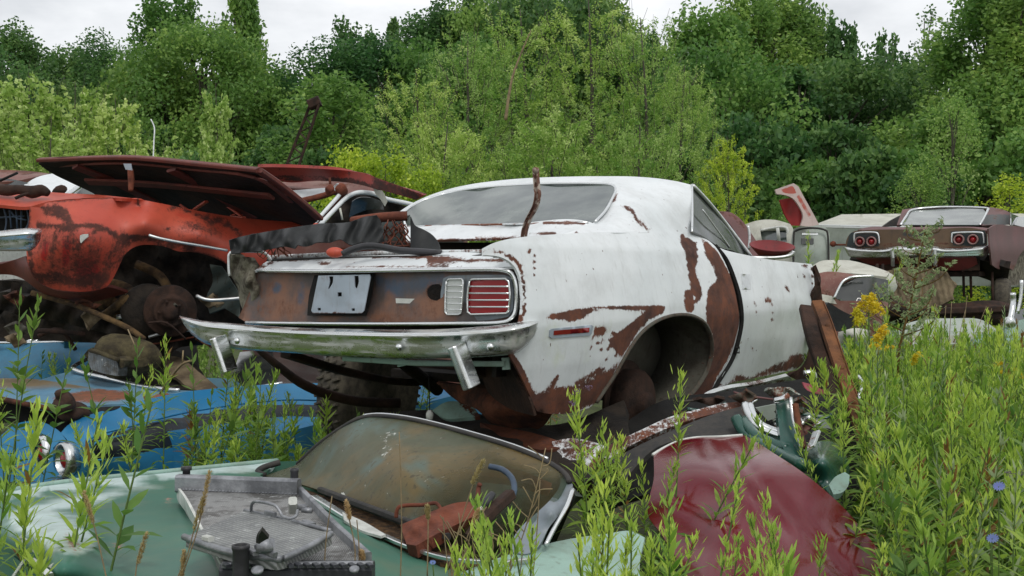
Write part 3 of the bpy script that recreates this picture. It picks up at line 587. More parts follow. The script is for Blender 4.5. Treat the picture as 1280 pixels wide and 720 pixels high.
# front: torn rusty firewall edge
g = Geo(); patch(g, [(1016,333,6.6),(1024,352,6.6),(1028,380,6.6),(1024,410,6.6),(1034,440,6.5),(1024,468,6.5),(1002,476,6.5),(985,470,6.5),(1002,458,6.5),(1013,420,6.6),(1012,395,6.6),(1018,360,6.6)], None, step=6, thick=.02, ripple=lambda x, y: .04*np.sin(x/4.+y/7.)); g.build('torn_fender_edge', M['rustdark'], car)

# ================================================================== things lying in the boot of the white coupe
g = Geo(); fold = lambda x, y: -.050*np.abs(np.sin(x/9.5+np.sin(y/9)*.8))-.022*np.sin(x/3.7+y/8)
patch(g, [(287,300,5.0),(300,296,4.98),(325,291,4.95),(360,285,4.9),(400,279.5,4.88),(440,276.5,4.85),(455,271,4.82),(471,269,4.8),(476,276,4.8),(478,290,4.78),(481,302,4.76),(468,304,4.72),(450,303,4.72),(440,306,4.7),(425,299,4.72),(412,303,4.75),(395,303,4.76),(385,308,4.76),(372,306,4.78),(368,311,4.78),(352,308,4.8),(340,311,4.85),(330,313,4.88),(312,315,4.93),(289,317,4.97)], None, step=3.5, thick=.004, ripple=fold)
solo(g, 'vinyl_sheet', M['vinyl'], 'creased black vinyl strip draped over rusty bar above the rear panel', 'vinyl sheet')
g = Geo(); patch(g, [(513,271,4.75),(518,281,4.75),(530,287,4.72),(541,294,4.7),(549,306,4.66),(550,317,4.62),(530,317,4.64),(513,317,4.68)], None, step=4, thick=.006, ripple=lambda x, y: .01*np.sin(x/6.)); solo(g, 'vinyl_flap', M['vinyl'], 'dark triangular vinyl flap standing in the boot below rear window', 'vinyl flap')
g = Geo(); ptube(g, [(440,277,4.9),(470,272.5,4.86),(495,270.5,4.84),(509,270,4.84)], .021, n=14); solo(g, 'rusty_bar', M['rustred'], 'short rusty round bar poking out of black vinyl strip', 'bar')
g = Geo(); rw = random.Random(4)
for i in range(16):
    x = 478+rw.random()*30; y = 274+rw.random()*10; pts = [(x, y, 4.78)]
    for k in range(4): pts.append((pts[-1][0]+rw.uniform(-8,9), pts[-1][1]+rw.uniform(5,11), 4.78+rw.uniform(-.05,.05)))
    ptube(g, pts, .0028, n=5)
for y in (308,312): ptube(g, [(420,y+3,4.75),(470,y+1,4.75),(512,y-1,4.75)], .004, n=6)
solo(g, 'spring_wire', M['rustred'], 'tangled rusty seat spring wire hanging beside black vinyl flap', 'wire')
g = Geo()
for i in range(10):
    x = 325+rw.random()*30; pts = [(x, 305, 4.9)]
    for k in range(3): pts.append((pts[-1][0]+rw.uniform(-7,8), pts[-1][1]+rw.uniform(4,7), 4.88))
    ptube(g, pts, .0025, n=5)
solo(g, 'spring_wire', M['rustred'], 'few short rusty wires under the left end of black vinyl strip', 'wire')
g = Geo(); ptube(g, [(428,318,4.6),(440,312,4.6),(458,307.5,4.6),(478,309,4.58),(500,313,4.55),(530,315,4.52),(552,317,4.5)], .014, n=12); solo(g, 'rubber_hose', M['hose'], 'curved black rubber hose lying along the rusty boot edge', 'hose')
g = Geo(); lathe(g, W(419,316,4.66), [0,-1,.2], [(.035,0),(.036,.01),(.03,.02),(.004,.024)], 20, ell=.6); solo(g, 'plastic_disc', M['redlens'] if 0 else M['red'], 'small faded red disc just under the black vinyl strip', 'disc')
# ================================================================== rusty beams leaning at the cut front
bm1 = [(1021,378,5.6),(1030,400,5.5),(1040,430,5.35),(1050,460,5.2),(1062,495,5.05),(1074,530,4.9),(1088,580,4.7)]
g = Geo(); P = smooth3(wpts(bm1), 4); sweep(g, P, rect(.056,.03,.005), up=[0,-1,.2], smooth=False)
for s in (-1, 1): sweep(g, P+np.array([s*.027,-.018,0]), rect(.005,.022), up=[0,-1,.2], smooth=False)
for k in (5, 12, 17): lathe(g, P[k]+np.array([0,-.022,0]), [0,-1,.2], [(.011,0),(.011,.008)], 10)
solo(g, 'rusty_beam', M['rustor'], 'long orange rusty channel beam leaning against the front of white car', 'beam')
g = Geo(); P = smooth3(wpts([(1008,385,6.1),(1016,420,5.9),(1026,450,5.8),(1038,485,5.6),(1052,525,5.4),(1064,570,5.2)]), 4); sweep(g, P, rect(.075,.04,.006), up=[0,-1,.2], smooth=False)
sweep(g, P+np.array([.05,-.03,0]), rect(.012,.05), up=[0,-1,.2], smooth=False)
solo(g, 'rusty_frame_rail', M['rustdark'], 'dark brown rusty frame rail behind the orange beam', 'frame rail')
# ================================================================== RED CAR (left, stacked)
rc = thing('red_muscle_car', 'faded red car with its black-lined hood raised, front wheel missing, stacked left of white car', 'car', (-3.6, 7.4, 1.0))
g = Geo()
Fo = [(37,258,6.9),(60,253,6.92),(100,249,7.0),(140,248,7.1),(172,249,7.15),(200,254,7.25),(240,262,7.4),(285,270,7.6),(330,275,7.8),(398,279,8.1),(385,286,8.0),(360,292,7.8),(345,310,7.6),(335,335,7.6),(310,340,7.5),(292,336,7.5),(280,328,7.4),(262,320,7.35),(240,315,7.3),(222,314,7.25),(208,309,7.2),(188,306,7.15),(170,308,7.1),(158,316,7.05),(150,330,7.05),(143,345,7.05),(135,357,7.05),(112,364,7.05),(88,364,7.0),(64,360,7.0),(46,350,6.95),(36,332,6.9),(33,300,6.9),(36,275,6.9)]
patch(g, Fo, [(100,275,6.86),(180,278,7.0),(60,310,6.84),(110,310,6.83),(100,345,6.95),(250,295,7.22),(172,252,7.2),(300,300,7.45)], step=5, thick=.012,
   rust=[('e',92,322,62,40,.47),('e',150,322,14,34,.5),('e',60,300,22,30,.44),('e',250,285,40,20,.36),('p',[(48,258),(70,255),(86,262),(92,278),(94,284),(76,276),(58,268)],3,.8),('l',[(48,281),(85,285),(110,281),(132,286),(150,298),(175,296),(200,300),(240,308)],3.6,.78),('l',[(150,300),(140,320),(132,340),(120,356)],9,.62),('l',[(36,260),(34,300),(40,340)],3,.75),('l',[(44,350),(70,346),(100,352),(130,346)],9,.72),
         ('l',[(100,300),(95,340)],3,.58),('l',[(70,290),(62,345)],4,.62),('l',[(86,292),(80,330)],3,.6),('l',[(118,292),(112,320)],3,.6),('l',[(172,250),(174,262),(180,272)],1.6,.8),('l',[(212,258),(230,262),(262,275),(290,284),(300,290)],2.2,.72),('l',[(258,268),(285,276),(292,288)],3,.6),('l',[(150,308),(165,301),(190,303),(210,309),(240,314),(270,322),(290,335)],2.4,.7),
         ('l',[(60,252),(140,248)],1.3,.6),('l',[(200,290),(212,286)],1.5,.8),('e',60,266,10,5,.5),('p',[(180,256),(230,266),(236,270),(200,264)],2,.45),('l',[(300,290),(296,318)],4,.6),('l',[(240,283),(275,292)],5,.5)],
   tint=[('p',[(96,322),(118,326),(126,340),(112,346),(96,344)],3,1.),('p',[(78,300),(90,300),(86,330),(78,334)],2,.9),('p',[(54,300),(62,300),(58,328),(50,326)],2,.9),('p',[(188,256),(240,268),(262,285),(240,280),(200,266)],8,.5)], ripple=lambda x, y: .012*np.sin(x/23.)*np.sin(y/14.))
g.build('fender', M['red'], rc)
g = Geo(); patch(g, [(-60,244,7.0),(0,240,7.1),(30,238,7.2),(75,241,7.4),(130,244,7.6),(172,248.5,7.2),(140,247,7.1),(100,248,7.0),(60,252,6.92),(37,258,6.9),(0,256,6.9),(-60,254,6.9)], None, step=6, thick=.02, rust=[('l',[(20,246),(60,244)],1.5,.6)]); g.build('nose_panel', M['red'], rc)
g = Geo(); patch(g, [(-50,254,7.1),(36,257,7.1),(34,292,7.1),(-50,294,7.1)], None, step=10, thick=.02); g.build('grille', M['black'], rc)
g = Geo()
for i, p in enumerate([[(4,258),(8,275),(6,290)],[(12,262),(20,272),(33,275)],[(12,262),(14,285)],[(33,258),(36,277),(32,286)],[(0,272),(30,270)],[(20,258),(22,290)],[(27,258),(26,290)]]): ptube(g, [(x,y,6.98) for x, y in p], .006, n=5)
g.build('grille_wire', M['bluegrey'], rc)
RF = Frame([0,6.75,0], rotm(.10,0,0)); g = Geo(); gridpx(g, [(-60,293,-60,318,-.02),(-20,291,-20,315,-.02),(0,288.5,0,314,-.02),(18,286.5,18,314,-.01),(33,285,30,313.5,.0),(42,285,38,313,.02),(48,285.5,44,309,.06),(52,287,50,301,.12)], [(0,.06),(.04,.0),(.15,-.06),(.25,-.085),(.35,-.07),(.6,-.05),(.85,-.06),(1,.0)], RF)
g.build('front_bumper', M['chrome'], rc)
g = Geo(); patch(g, [(0,330,7.3),(32,320,7.1),(36,335,7.0),(46,351,7.0),(64,361,7.0),(90,365,7.0),(112,365,7.05),(135,359,7.1),(160,366,7.3),(110,378,7.3),(60,370,7.2),(20,345,7.3),(-40,348,7.3),(-40,335,7.3)], None, step=6, thick=.02, rust=[('e',100,368,40,6,.5)]); g.build('lower_valance', M['hoodrim'], rc)
g = Geo(); patch(g, [(140,300,7.9),(345,300,8.3),(340,425,8.3),(180,430,8.0),(-40,420,8.2),(-40,350,8.2),(100,352,7.9)], None, step=14, thick=.02, ripple=lambda x, y: .08*np.sin(x/9.)*np.sin(y/8.)); g.build('inner_fender', M['under'], rc)
g = Geo()
patch(g, [(262,330,7.7),(278,334,7.7),(288,350,7.7),(300,372,7.7),(298,396,7.7),(280,385,7.75),(262,392,7.8),(258,372,7.8),(266,352,7.75)], None, step=5, thick=.01, ripple=lambda x, y: .03*np.sin(x/6.+y/5.)); g.build('splash_shield', paint('blue_grey_old_paint', srgb(92,104,98), rough=.8, grime=.9, grimec=srgb(62,50,38), rustk=1.2, tint=None), rc)
bc = W(213,389,7.25); bax = np.array([.30,-1,-.05])
g = Geo(); lathe(g, bc, bax, [(.15,-.09),(.165,-.08),(.165,.0),(.155,.010),(.12,.006),(.105,.03),(.10,.06),(.088,.068),(.075,.060),(.05,.062),(.045,.09),(.02,.095)], 40)
for i in range(5):
    a = i*2*math.pi/5; u = np.cross(bax, [0,0,1.]); u /= np.linalg.norm(u); v = np.cross(bax/np.linalg.norm(bax), u); lathe(g, bc+.07*(math.cos(a)*u+math.sin(a)*v)+.07*bax/np.linalg.norm(bax), bax, [(.008,0),(.008,.035)], 8)
g.build('brake_drum', M['rustdark'], rc)
g = Geo(); cb = W(185,388,7.35); lathe(g, cb, bax, [(.15,-.12),(.17,-.10),(.17,.02),(.14,.05),(.06,.06)], 32); g.build('backing_plate', M['under'], rc)
g = Geo()
for P, r in (([(120,372,7.5),(160,385,7.4),(190,400,7.3)],.035),([(100,350,7.5),(150,358,7.5),(175,375,7.4)],.04),([(170,330,7.5),(200,345,7.5),(215,372,7.4)],.03),([(40,366,7.2),(90,380,7.15),(130,396,7.1),(160,410,7.05),(180,424,7.0)],.018),([(130,395,7.4),(150,380,7.3),(163,372,7.3)],.03)): ptube(g, P, r, n=10)
for i in range(5): lump(g, W(130+i*14, 372+(i*37 % 22), 7.45), .07, i, 8)
g.build('suspension_arm', plain('clay_caked_arm', srgb(104,82,52), srgb(44,34,26), .95, 8, bump=1., bs=20), rc)
g = Geo(); patch(g, [(0,365,7.6),(40,372,7.5),(130,380,7.5),(240,392,7.5),(255,420,7.5),(240,432,7.5),(195,436,7.4),(170,424,7.4),(130,416,7.5),(80,404,7.6),(30,394,7.6),(-30,380,7.7)], None, step=7, thick=.08, ripple=lambda x, y: .07*np.sin(x/7.)*np.sin(y/6.+x/13.)); g.build('front_subframe', M['under'], rc)
rr_ = random.Random(31); SM = [M['rust'], M['rustdark'], M['tan'], M['dullmetal'], M['well'], M['rustred']]
for i in range(16):
    x, y, d0 = rr_.uniform(0, 250), rr_.uniform(362, 425), rr_.uniform(7.1, 7.4); g = Geo()
    if i % 2: ptube(g, [(x,y,d0),(x+rr_.uniform(10,34),y+rr_.uniform(-10,12),d0),(x+rr_.uniform(30,70),y+rr_.uniform(-14,20),d0+.1)], rr_.uniform(.006,.018), n=7)
    else: patch(g, [(x,y),(x+rr_.uniform(8,22),y-rr_.uniform(2,10)),(x+rr_.uniform(22,36),y+rr_.uniform(0,8)),(x+rr_.uniform(10,24),y+rr_.uniform(9,18))], lambda a, b, d0=d0: d0+0*a, step=4, thick=.02, ripple=lambda a, b: .05*np.sin(a/4.)*np.sin(b/3.))
    g.build('bent_bracket', SM[i % 6], rc)
# hood, propped open; its lined underside faces us
hoodout = [(50,199,7.9),(66,197,7.8),(120,195,7.6),(172,195,7.4),(240,201.5,7.2),(322,210,6.95),(345,226,7.15),(372,248,7.4),(399,271,7.7),(390,277,7.9),(345,274,8.1),(300,271,8.2),(262,267,8.3),(215,257,8.4),(172,249,8.5),(135,246,8.6),(118,236,8.6),(90,223,8.4),(66,211,8.1)]
g = Geo(); patch(g, hoodout, [(200,230,7.95),(280,245,7.75)], step=7, thick=-.035, ripple=lambda x, y: .035*np.sin(x/19.)*np.sin(y/13.)); hd_ = g.build('raised_hood', M['hoodunder'], rc)
g = Geo(); rimP = [(49,200,7.88),(120,197.5,7.58),(172,197.5,7.36),(240,204,7.16),(323,212.5,6.9),(347,229,7.1),(374,250.5,7.35),(399,273,7.68)]
P = wpts(rimP[:5]); sweep(g, smooth3(P, 4), rect(.05,.026,.006), up=[0,-.4,1], smooth=False)
P = wpts(rimP[4:]); sweep(g, smooth3(P, 4), rect(.06,.03,.006), up=[0,-.4,1], smooth=False)
P = wpts([(62,208,8.0),(120,204,7.66),(172,204,7.45),(240,211,7.26),(318,221,7.0),(364,252,7.4)]); sweep(g, smooth3(P, 4), rect(.04,.02,.005), up=[0,-.4,1], smooth=False)
g.build('hood_rim', M['hoodrim'], rc)
for P in ([(95,203,7.75),(150,225,8.0),(205,254,8.25)],[(215,207,7.3),(262,232,7.65),(318,268,8.0)],[(110,222,7.95),(200,226,7.75),(340,240,7.25)]):
    g = Geo(); P3 = smooth3(wpts(P), 4)+np.array([0,-.02,-.03]); sweep(g, P3, rect(.07,.02,.005), up=[0,-.5,-1], smooth=False); g.build('hood_brace', M['hoodrim'], rc)
g = Geo(); patch(g, [(154,204.5,7.30),(164,204.5,7.30),(165.5,213,7.30),(157,212,7.30)], None, step=5, thick=.004); g.build('latch_plate', M['lid'], rc)
g = Geo(); ptube(g, [(163,212,7.4),(164,225,7.38),(163.5,239,7.36)], [.020,.022,.016], n=10, rust=.5); g.build('latch_hook', M['rustred'], rc)
g = Geo()
for P in ([(258,252,7.8),(243,262,7.9)],[(300,264,7.9),(290,270,8.0),(305,272,7.8)],[(225,256,7.9),(236,263,7.9)],[(285,258,7.9),(302,270,7.85)]): pbar(g, [(*p,) for p in P], .03, .015)
g.build('hood_hinge', M['red'], rc)
g = Geo(); ptube(g, [(186,294,7.0),(200,298,7.02),(225,303,7.08),(250,307,7.15),(284,313,7.25)], .010, n=6, rust=.35); g.build('side_trim', M['dullmetal'], rc)
g = Geo(); patch(g, [(100,294.5,6.80),(103,293,6.8),(110,292.5,6.8),(110,296,6.8),(105,300,6.8),(101,304,6.8),(100,301,6.8)], None, step=3, thick=.01); g.build('torn_sticker', M['whiteplastic'], rc)
g = Geo(); patch(g, [(87,291,6.815),(99,291,6.815),(99,295,6.815),(88,294.5,6.815)], None, step=4, thick=.004); g.build('marker_opening', M['black'], rc)
g = Geo(); ptube(g, [(-10,236,7.0),(10,238,7.0),(25,237,7.0),(40,240,7.0),(52,238,7.0),(61,242,7.0)], [.03,.035,.028,.04,.036,.02], n=12); ptube(g, [(60,241,7.0),(45,240,6.98),(28,244,6.96),(19,248,6.94)], .010, n=8)
solo(g, 'rusty_pipe', M['rustdark'], 'lumpy rusty pipe lying on nose of the red car', 'pipe')
# ================================================================== pale sedan behind the red car
ps = thing('pale_sedan', 'white hooded old car mostly hidden behind raised red hood at far left', 'car', (-4.6, 10, 1.2))
g = Geo(); patch(g, [(30,231,10.),(45,222,10.1),(62,217.5,10.3),(80,216,10.3),(92,221,10.1),(106,228,9.8),(98,238,9.6),(86,247,9.4),(58,250,9.4),(30,250,9.4)], [(66,232,9.9)], step=6, thick=.01, rust=[('l',[(76,240),(72,248)],2,.6)]); g.build('fender', M['white'], ps)
g = Geo(); ptube(g, [(78,248,9.4),(92,238,9.5),(106,228,9.7)], .02, n=6); g.build('window_trim', M['trim'], ps)
g = Geo(); patch(g, [(82,250,9.8),(98,238,9.9),(108,230,10.),(122,234,10.1),(136,245,10.2),(140,252,10.2)], None, step=8, thick=.01); g.build('windshield', M['backlight'], ps)
g = Geo(); patch(g, [(-60,210,10.6),(0,212,10.6),(40,214,10.5),(62,217,10.4),(45,221,10.2),(20,226,10.1),(-60,222,10.3)], None, step=8, thick=.03, rust=[('e',0,213,80,4,.8)]); g.build('roof', M['brown'], ps)
g = Geo(); patch(g, [(-60,221,10.2),(20,225,10.1),(34,228,10.),(28,252,9.9),(-60,252,9.9)], None, step=10, thick=.02); g.build('side_window', M['darkglass'], ps)
g = Geo(); ptube(g, [(0,226,9.9),(22,216,9.9)], .012, n=6); g.build('pillar', M['black'], ps)
g = Geo(); lump(g, W(74,237,9.3), .04, 5, 8, sq=(1.4,.6,1)); ptube(g, [(76,237,9.3),(70,243,9.3)], .01); g.build('wiper', M['rustdark'], ps)
g = Geo(); ptube(g, [(191.5,200,9.6),(192.5,175,9.6),(193,160,9.6),(188.5,149,9.6)], .006, n=6); g.build('antenna', M['trim'], ps)
gg = Geo(); b0 = W(20,260,10.2)
boxf(gg, Frame(W(30,262,10.4), np.eye(3)), (-1.2,0,-1.0), (.7,1.5,.05)); gg.build('body', M['whiteold'], ps)
# ================================================================== rusty coupe with red hood between red car and white car
rk = thing('rusty_coupe', 'brown rusty coupe with white window frames, red hood lying on its roof', 'car', (-1.9, 9.2, 1.0))
g = Geo(); patch(g, [(345,228,9.6),(372,226,9.6),(400,224,9.6),(440,227,9.4),(462,232,9.2),(475,240,9.1),(450,243,9.1),(420,240,9.2),(396,236,9.3),(360,234,9.4)], None, step=5, thick=.03, rust=[('e',420,230,40,6,.5)]); g.build('roof', M['brown'], rk)
g = Geo(); patch(g, [(364,238,9.3),(390,236,9.3),(416,234,9.2),(420,229.5,9.1),(424,230,9.1),(420,239,9.1),(400,245,9.15),(378,250,9.2)], [(392,240,9.2)], step=4, thick=.02); g.build('cowl', M['white'], rk)
g = Geo(); ptube(g, [(377,251,9.1),(395,247,9.1),(412,242,9.1),(418,238,9.1)], .025, n=10); g.build('cowl_edge', M['rustred'], rk)
g = Geo(); ptube(g, [(391,281,8.6),(408,262,8.7),(428,239,8.8),(426,236,8.8)], .016, n=8); ptube(g, [(400,281,8.6),(418,262,8.7),(432,248,8.8),(444,241.5,8.8),(456,240.5,8.85),(470,243,8.9),(484,249,8.95),(510,254.5,9.),(530,260,9.1)], .018, n=8); g.build('window_frame', M['white'], rk)
g = Geo(); ptube(g, [(394,283,8.66),(412,262,8.76),(430,243,8.86)], .02, n=8); ptube(g, [(412,222,8.9),(413,232,8.9)], .01); lump(g, W(427,236,8.8), .05, 2, 8); lump(g, W(412,236,8.8), .04, 8, 8); g.build('windshield_pillar', M['rustred'], rk)
g = Geo(); patch(g, [(404,283,8.9),(420,264,8.95),(434,250,9.),(446,244,9.),(458,243,9.),(484,252,9.1),(520,260,9.2),(520,292,9.2),(404,292,9.)], None, step=8, thick=.02, ripple=lambda x, y: .06*np.sin(x/7.)*np.sin(y/6.)); g.build('interior', M['under'], rk)
g = Geo(); patch(g, [(440,252,8.95),(446,248,8.95),(462,247,8.97),(478,252,9.),(480,262,9.),(460,262,9.),(444,268,9.),(436,272,9.)], None, step=5, thick=.01); g.build('side_window', M['darkglass'], rk)
g = Geo(); patch(g, [(466,233,8.8),(472,232,8.8),(480,242,8.8),(484,252,8.8),(481,258,8.8),(476,250,8.8),(468,240,8.8)], None, step=4, thick=.02); ptube(g, [(425,260,8.7),(428,275,8.7)], .008); g.build('torn_headliner', M['cream'], rk)
boxf(gg2 := Geo(), Frame(W(440,296,9.3), np.eye(3)), (-.9,0,-1.2), (.9,1.2,.04)); gg2.build('body', M['brown'], rk)
g = Geo(); patch(g, [(322,209,9.2),(345,209,9.2),(400,211,9.),(440,214,8.9),(458,217,8.8),(468,221,8.75),(498,232,8.6),(530,244,8.4),(520,250,8.5),(496,243,8.6),(470,236,8.7),(440,229,8.9),(400,226,9.2),(350,226,9.4)], [(400,220,9.1)], step=5, thick=.03, rust=[('l',[(322,210),(400,212),(460,218),(530,245)],1.5,.5),('p',[(330,219),(440,222),(470,232),(520,250),(460,240),(400,226),(340,226)],3,.9),('l',[(470,228),(520,245)],5,.8)])
solo(g, 'loose_hood', M['hoodrim2'] if 'hoodrim2' in M else paint('loose_hood_red', srgb(150,44,30), rough=.5, grime=.4, grimec=srgb(66,28,24), rusts=(srgb(44,24,20), srgb(84,40,32), srgb(36,22,20))), 'red car hood lying upside tilted on roof of the rusty coupe', 'car hood')
# ================================================================== crane boom far behind
cb_ = thing('crane_boom', 'rusty lattice crane boom rising above the bushes behind red hood', 'crane', (-5.2, 27, 0))
g = Geo(); D_ = 27
ra = [(356,212,D_),(389,128,D_)]; rb = [(372,212,D_-.3),(399,130,D_-.3)]
pa, pb = wpts(ra), wpts(rb)
for a, b in ((pa[0], pa[1]), (pb[0], pb[1])):
    dirv = (b-a)/np.linalg.norm(b-a); a2 = a-dirv*4.3; sweep(g, np.array([a2, b]), rect(.06,.06,.008), smooth=False)
g.build('chord', M['rustdark'], cb_)
g = Geo()
for k in range(9):
    t0, t1 = k/9, (k+1)/9; A0 = pa[0]*(1-t0)+pa[1]*t0; B1 = pb[0]*(1-t1)+pb[1]*t1; sweep(g, np.array([A0, B1] if k % 2 else [pb[0]*(1-t0)+pb[1]*t0, pa[0]*(1-t1)+pa[1]*t1]), rect(.028,.028,.004), smooth=False)
g.build('lattice', M['rustdark'], cb_)
g = Geo(); pbar(g, [(386,132,26.8),(400,126,26.8)], .26, .24); g.build('boom_head', M['rustdark'], cb_)
# ================================================================== BLUE CAR lower left
bl = thing('blue_car', 'bright blue car with black side stripe and round tail lamps sunk in weeds', 'car', (-2.3, 6.3, 0))
g = Geo()
BO = [(76,541,5.7),(84,532,5.75),(96,525,5.8),(130,513,6.0),(180,500,6.15),(230,490,6.4),(290,484,6.6),(345,480,6.8),(400,479,7.0),(460,482,7.2),(460,560,7.0),(420,580,6.8),(330,600,6.4),(250,612,6.1),(170,618,5.85),(110,614,5.7),(98,604,5.62),(93,585,5.6),(90,565,5.62),(84,550,5.65)]
patch(g, BO, [(110,550,5.6),(110,590,5.62),(200,540,5.95),(300,530,6.35),(400,520,6.8),(200,515,6.05)], step=6, thick=.012,
  tint=[('p',[(111,575),(113,552),(118,547),(165,535),(230,520),(300,509),(360,504),(405,505),(420,508),(412,530),(360,533),(300,545),(230,556),(170,566),(125,577)],1.2,1.),('l',[(116,546),(170,531),(230,516),(300,505),(360,500),(410,501)],1.,.0)],
  rust=[('l',[(60,472),(60,472)],1,0)])
patch(g, [(0,545,5.75),(20,530,5.8),(50,527,5.8),(76,541,5.7),(84,552,5.66),(90,568,5.6),(93,585,5.6),(98,604,5.6),(60,606,5.62),(-10,600,5.7),(-30,560,5.8)], None, holes=[[(66,560),(74,552),(84,553),(90,565),(92,580),(88,595),(78,598),(69,588)],[(40,553),(48,546),(56,549),(60,560),(61,576),(56,585),(47,584),(41,572)]], step=5, thick=.012, rust=[('e',78,600,18,6,.5)])
g.build('body', M['blue'], bl)
g = Geo(); ptube(g, [(113,577,5.58),(112,560,5.58),(116,546,5.6),(170,531,5.85),(230,516,6.1),(300,505,6.35),(360,499.5,6.6),(412,501,6.85)], .007, n=6); ptube(g, [(113,577,5.58),(170,568,5.8),(230,559,6.05),(300,548,6.3),(360,537,6.55),(412,533,6.8)], .007, n=6); ptube(g, [(118,572,5.58),(120,553,5.6),(170,541,5.84)], .005, n=6); g.build('pinstripe', M['blue'], bl)
for cx, cy, d, sx in ((79.5,575,5.62,10.5),(50.5,565.5,5.72,9.5)):
    g = Geo(); c = W(cx, cy, d); ax_ = np.array([-.72,-.69,.05]); R_ = 20/F*d
    lathe(g, c, ax_, [(R_*1.12,-.05),(R_*1.15,.0),(R_*1.02,.022),(R_*.9,.01),(R_*.86,-.03)], 32); q = g.build('lamp_bezel', M['trim'], bl)
    g = Geo(); lathe(g, c, ax_, [(R_*.86,-.04),(R_*.6,-.02),(R_*.5,.0),(R_*.2,.012),(R_*.02,.014)], 32); q2 = g.build('tail_lamp', M['redlens'], bl)
g = Geo(); patch(g, [Z(-40,476,.93),Z(0,473,.94),Z(45,474,.95),Z(80,479,.96),(125,486,6.75),(170,489,6.6),(208,491,6.4),(214,494,6.3),(196,502,6.2),(170,504,6.15),(130,506,6.05),(95,509,5.9),(71,511,5.85),(50,508,5.8),(34,504,5.8),(0,497,5.8),(-40,490,5.8)], None, step=5, thick=.02,
  rust=[('p',[(62,497),(80,492),(125,486),(165,489),(160,500),(130,503),(95,504),(74,502)],4,.85),('l',[(190,498),(215,492)],3,.8)], tint=[('e',20,478,70,8,.9),('e',100,480,40,6,.9)]); g.build('trunk_lid', M['bluelid'], bl)
g = Geo(); ptube(g, [(-40,492,5.78),(0,498.5,5.78),(34,505.5,5.78),(71,512.5,5.83)], .014, n=8); g.build('lid_edge', M['rust'], bl)
g = Geo(); patch(g, [(0,500,5.95),(60,512,5.95),(100,510,6.),(170,505,6.2),(215,495,6.4),(150,510,6.05),(100,525,5.9),(76,540,5.8),(40,528,5.9),(-20,530,5.95),(-20,500,5.95)], None, step=8, thick=.02); g.build('trunk_interior', M['black'], bl)
g = Geo(); patch(g, [(48,475.5,7.1),(80,466,7.3),(96,463,7.3),(130,472,7.2),(185,482,7.0),(230,488,6.8),(340,480,7.0),(235,492,6.6),(170,489,6.7),(125,486,6.8),(80,480,7.0)], None, step=6, thick=.015, tint=[('e',100,478,60,5,.4)]); g.build('deck', M['bluelid'], bl)
g = Geo(); ptube(g, [(108,449,7.5),(94,457,7.3),(92,461,7.2),(104,466,7.15),(130,472,7.05),(165,480,6.9),(195,485,6.8),(224,488,6.75)], .014, n=8); ptube(g, [(290,488.5,6.75),(320,484,6.8),(353,479,6.85)], .012, n=6); g.build('window_trim', M['trim'], bl)
g = Geo(); patch(g, [(120,440,7.9),(190,430,8.0),(240,450,7.8),(262,478,7.3),(255,484,7.1),(235,486,7.0),(200,482,7.1),(150,472,7.3),(105,462,7.4),(112,450,7.6)], None, step=8, thick=.02, ripple=lambda x, y: .05*np.sin(x/9.)*np.sin(y/7.)); g.build('interior', M['under'], bl)
g = Geo(); patch(g, [(205,445,7.6),(222,446,7.5),(250,466,7.2),(272,484,7.0),(262,490,6.9),(235,484,7.0),(220,472,7.1),(208,468,7.2)], None, step=6, thick=.02); g.build('rear_window_pillar', M['tan'], bl)
g = Geo(); patch(g, [(300,440,8.2),(350,436,8.2),(420,446,8.1),(422,460,8.),(424,478,7.6),(400,480,7.4),(352,480,7.1),(305,484,7.2),(290,470,7.6)], None, step=8, thick=.01); g.build('windshield', M['darkglass'], bl)
boxf(g := Geo(), Frame(W(300,500,7.4), rotm(-.35,0,0)), (-1.6,.1,-.75), (1.2,1.3,.0)); boxf(g, Frame(W(60,515,6.0), rotm(-.35,0,0)), (-.3,.2,-.5), (1.2,1.0,-.1)); g.build('far_side', M['blue'], bl)
# finned heater core and lumpy scrap on it
g = Geo(); patch(g, [(111,438,6.9),(120,440,6.85),(133,446,6.8),(146,451,6.78),(148,464,6.78),(147,470,6.78),(130,467,6.8),(114,462,6.85),(110,450,6.9)], None, step=5, thick=.10)
solo(g, 'heater_core', M['dullmetal'] if 0 else finned('grey_fins', srgb(108,116,120), srgb(84,84,80), 24, 'X'), 'grey finned core leaning in the blue car rear window', 'heater core')
g = Geo(); lump(g, W(158,447,7.0), .17, 11, 16, sq=(1.2,.7,.7), amp=.3); patch(g, [(110,437,6.95),(130,430,7.1),(160,424,7.2),(186,428,7.2),(196,440,7.0),(180,448,6.9),(150,450,6.8),(130,446,6.85)], None, step=5, thick=.05, ripple=lambda x, y: .03*np.sin(x/5.+y/4.)); ptube(g, [(113,438,6.85),(125,441,6.82),(148,450,6.76)], .014)
solo(g, 'crumpled_seat_pad', plain('mouldy_pad', srgb(92,84,58), srgb(52,46,34), .95, 9, bump=.8, bs=24), 'mouldy brown crumpled pad heaped behind the finned core', 'seat pad')
g = Geo(); lump(g, W(80,504,5.75), .055, 4, 12); lump(g, W(78,496,5.78), .035, 6, 12); lump(g, W(92,516,5.85), .06, 9, 12, sq=(1.2,1,1)); lathe(g, W(76,492,5.75), [-.2,-.2,1], [(.028,-.02),(.03,.01),(.02,.02)], 14)
solo(g, 'rusty_trunk_hinge', M['rustdark'], 'rusty hinge lump sticking out over the blue trunk lid edge', 'hinge')
g = Geo(); ptube(g, [(160,412,5.5),(172,440,5.4)], .003); ptube(g, [(200,492,5.6),(215,470,5.55),(228,455,5.5),(240,451,5.5)], .006, n=6, rust=0); ptube(g, [(228,455,5.5),(229,438,5.5)], .004, n=5)
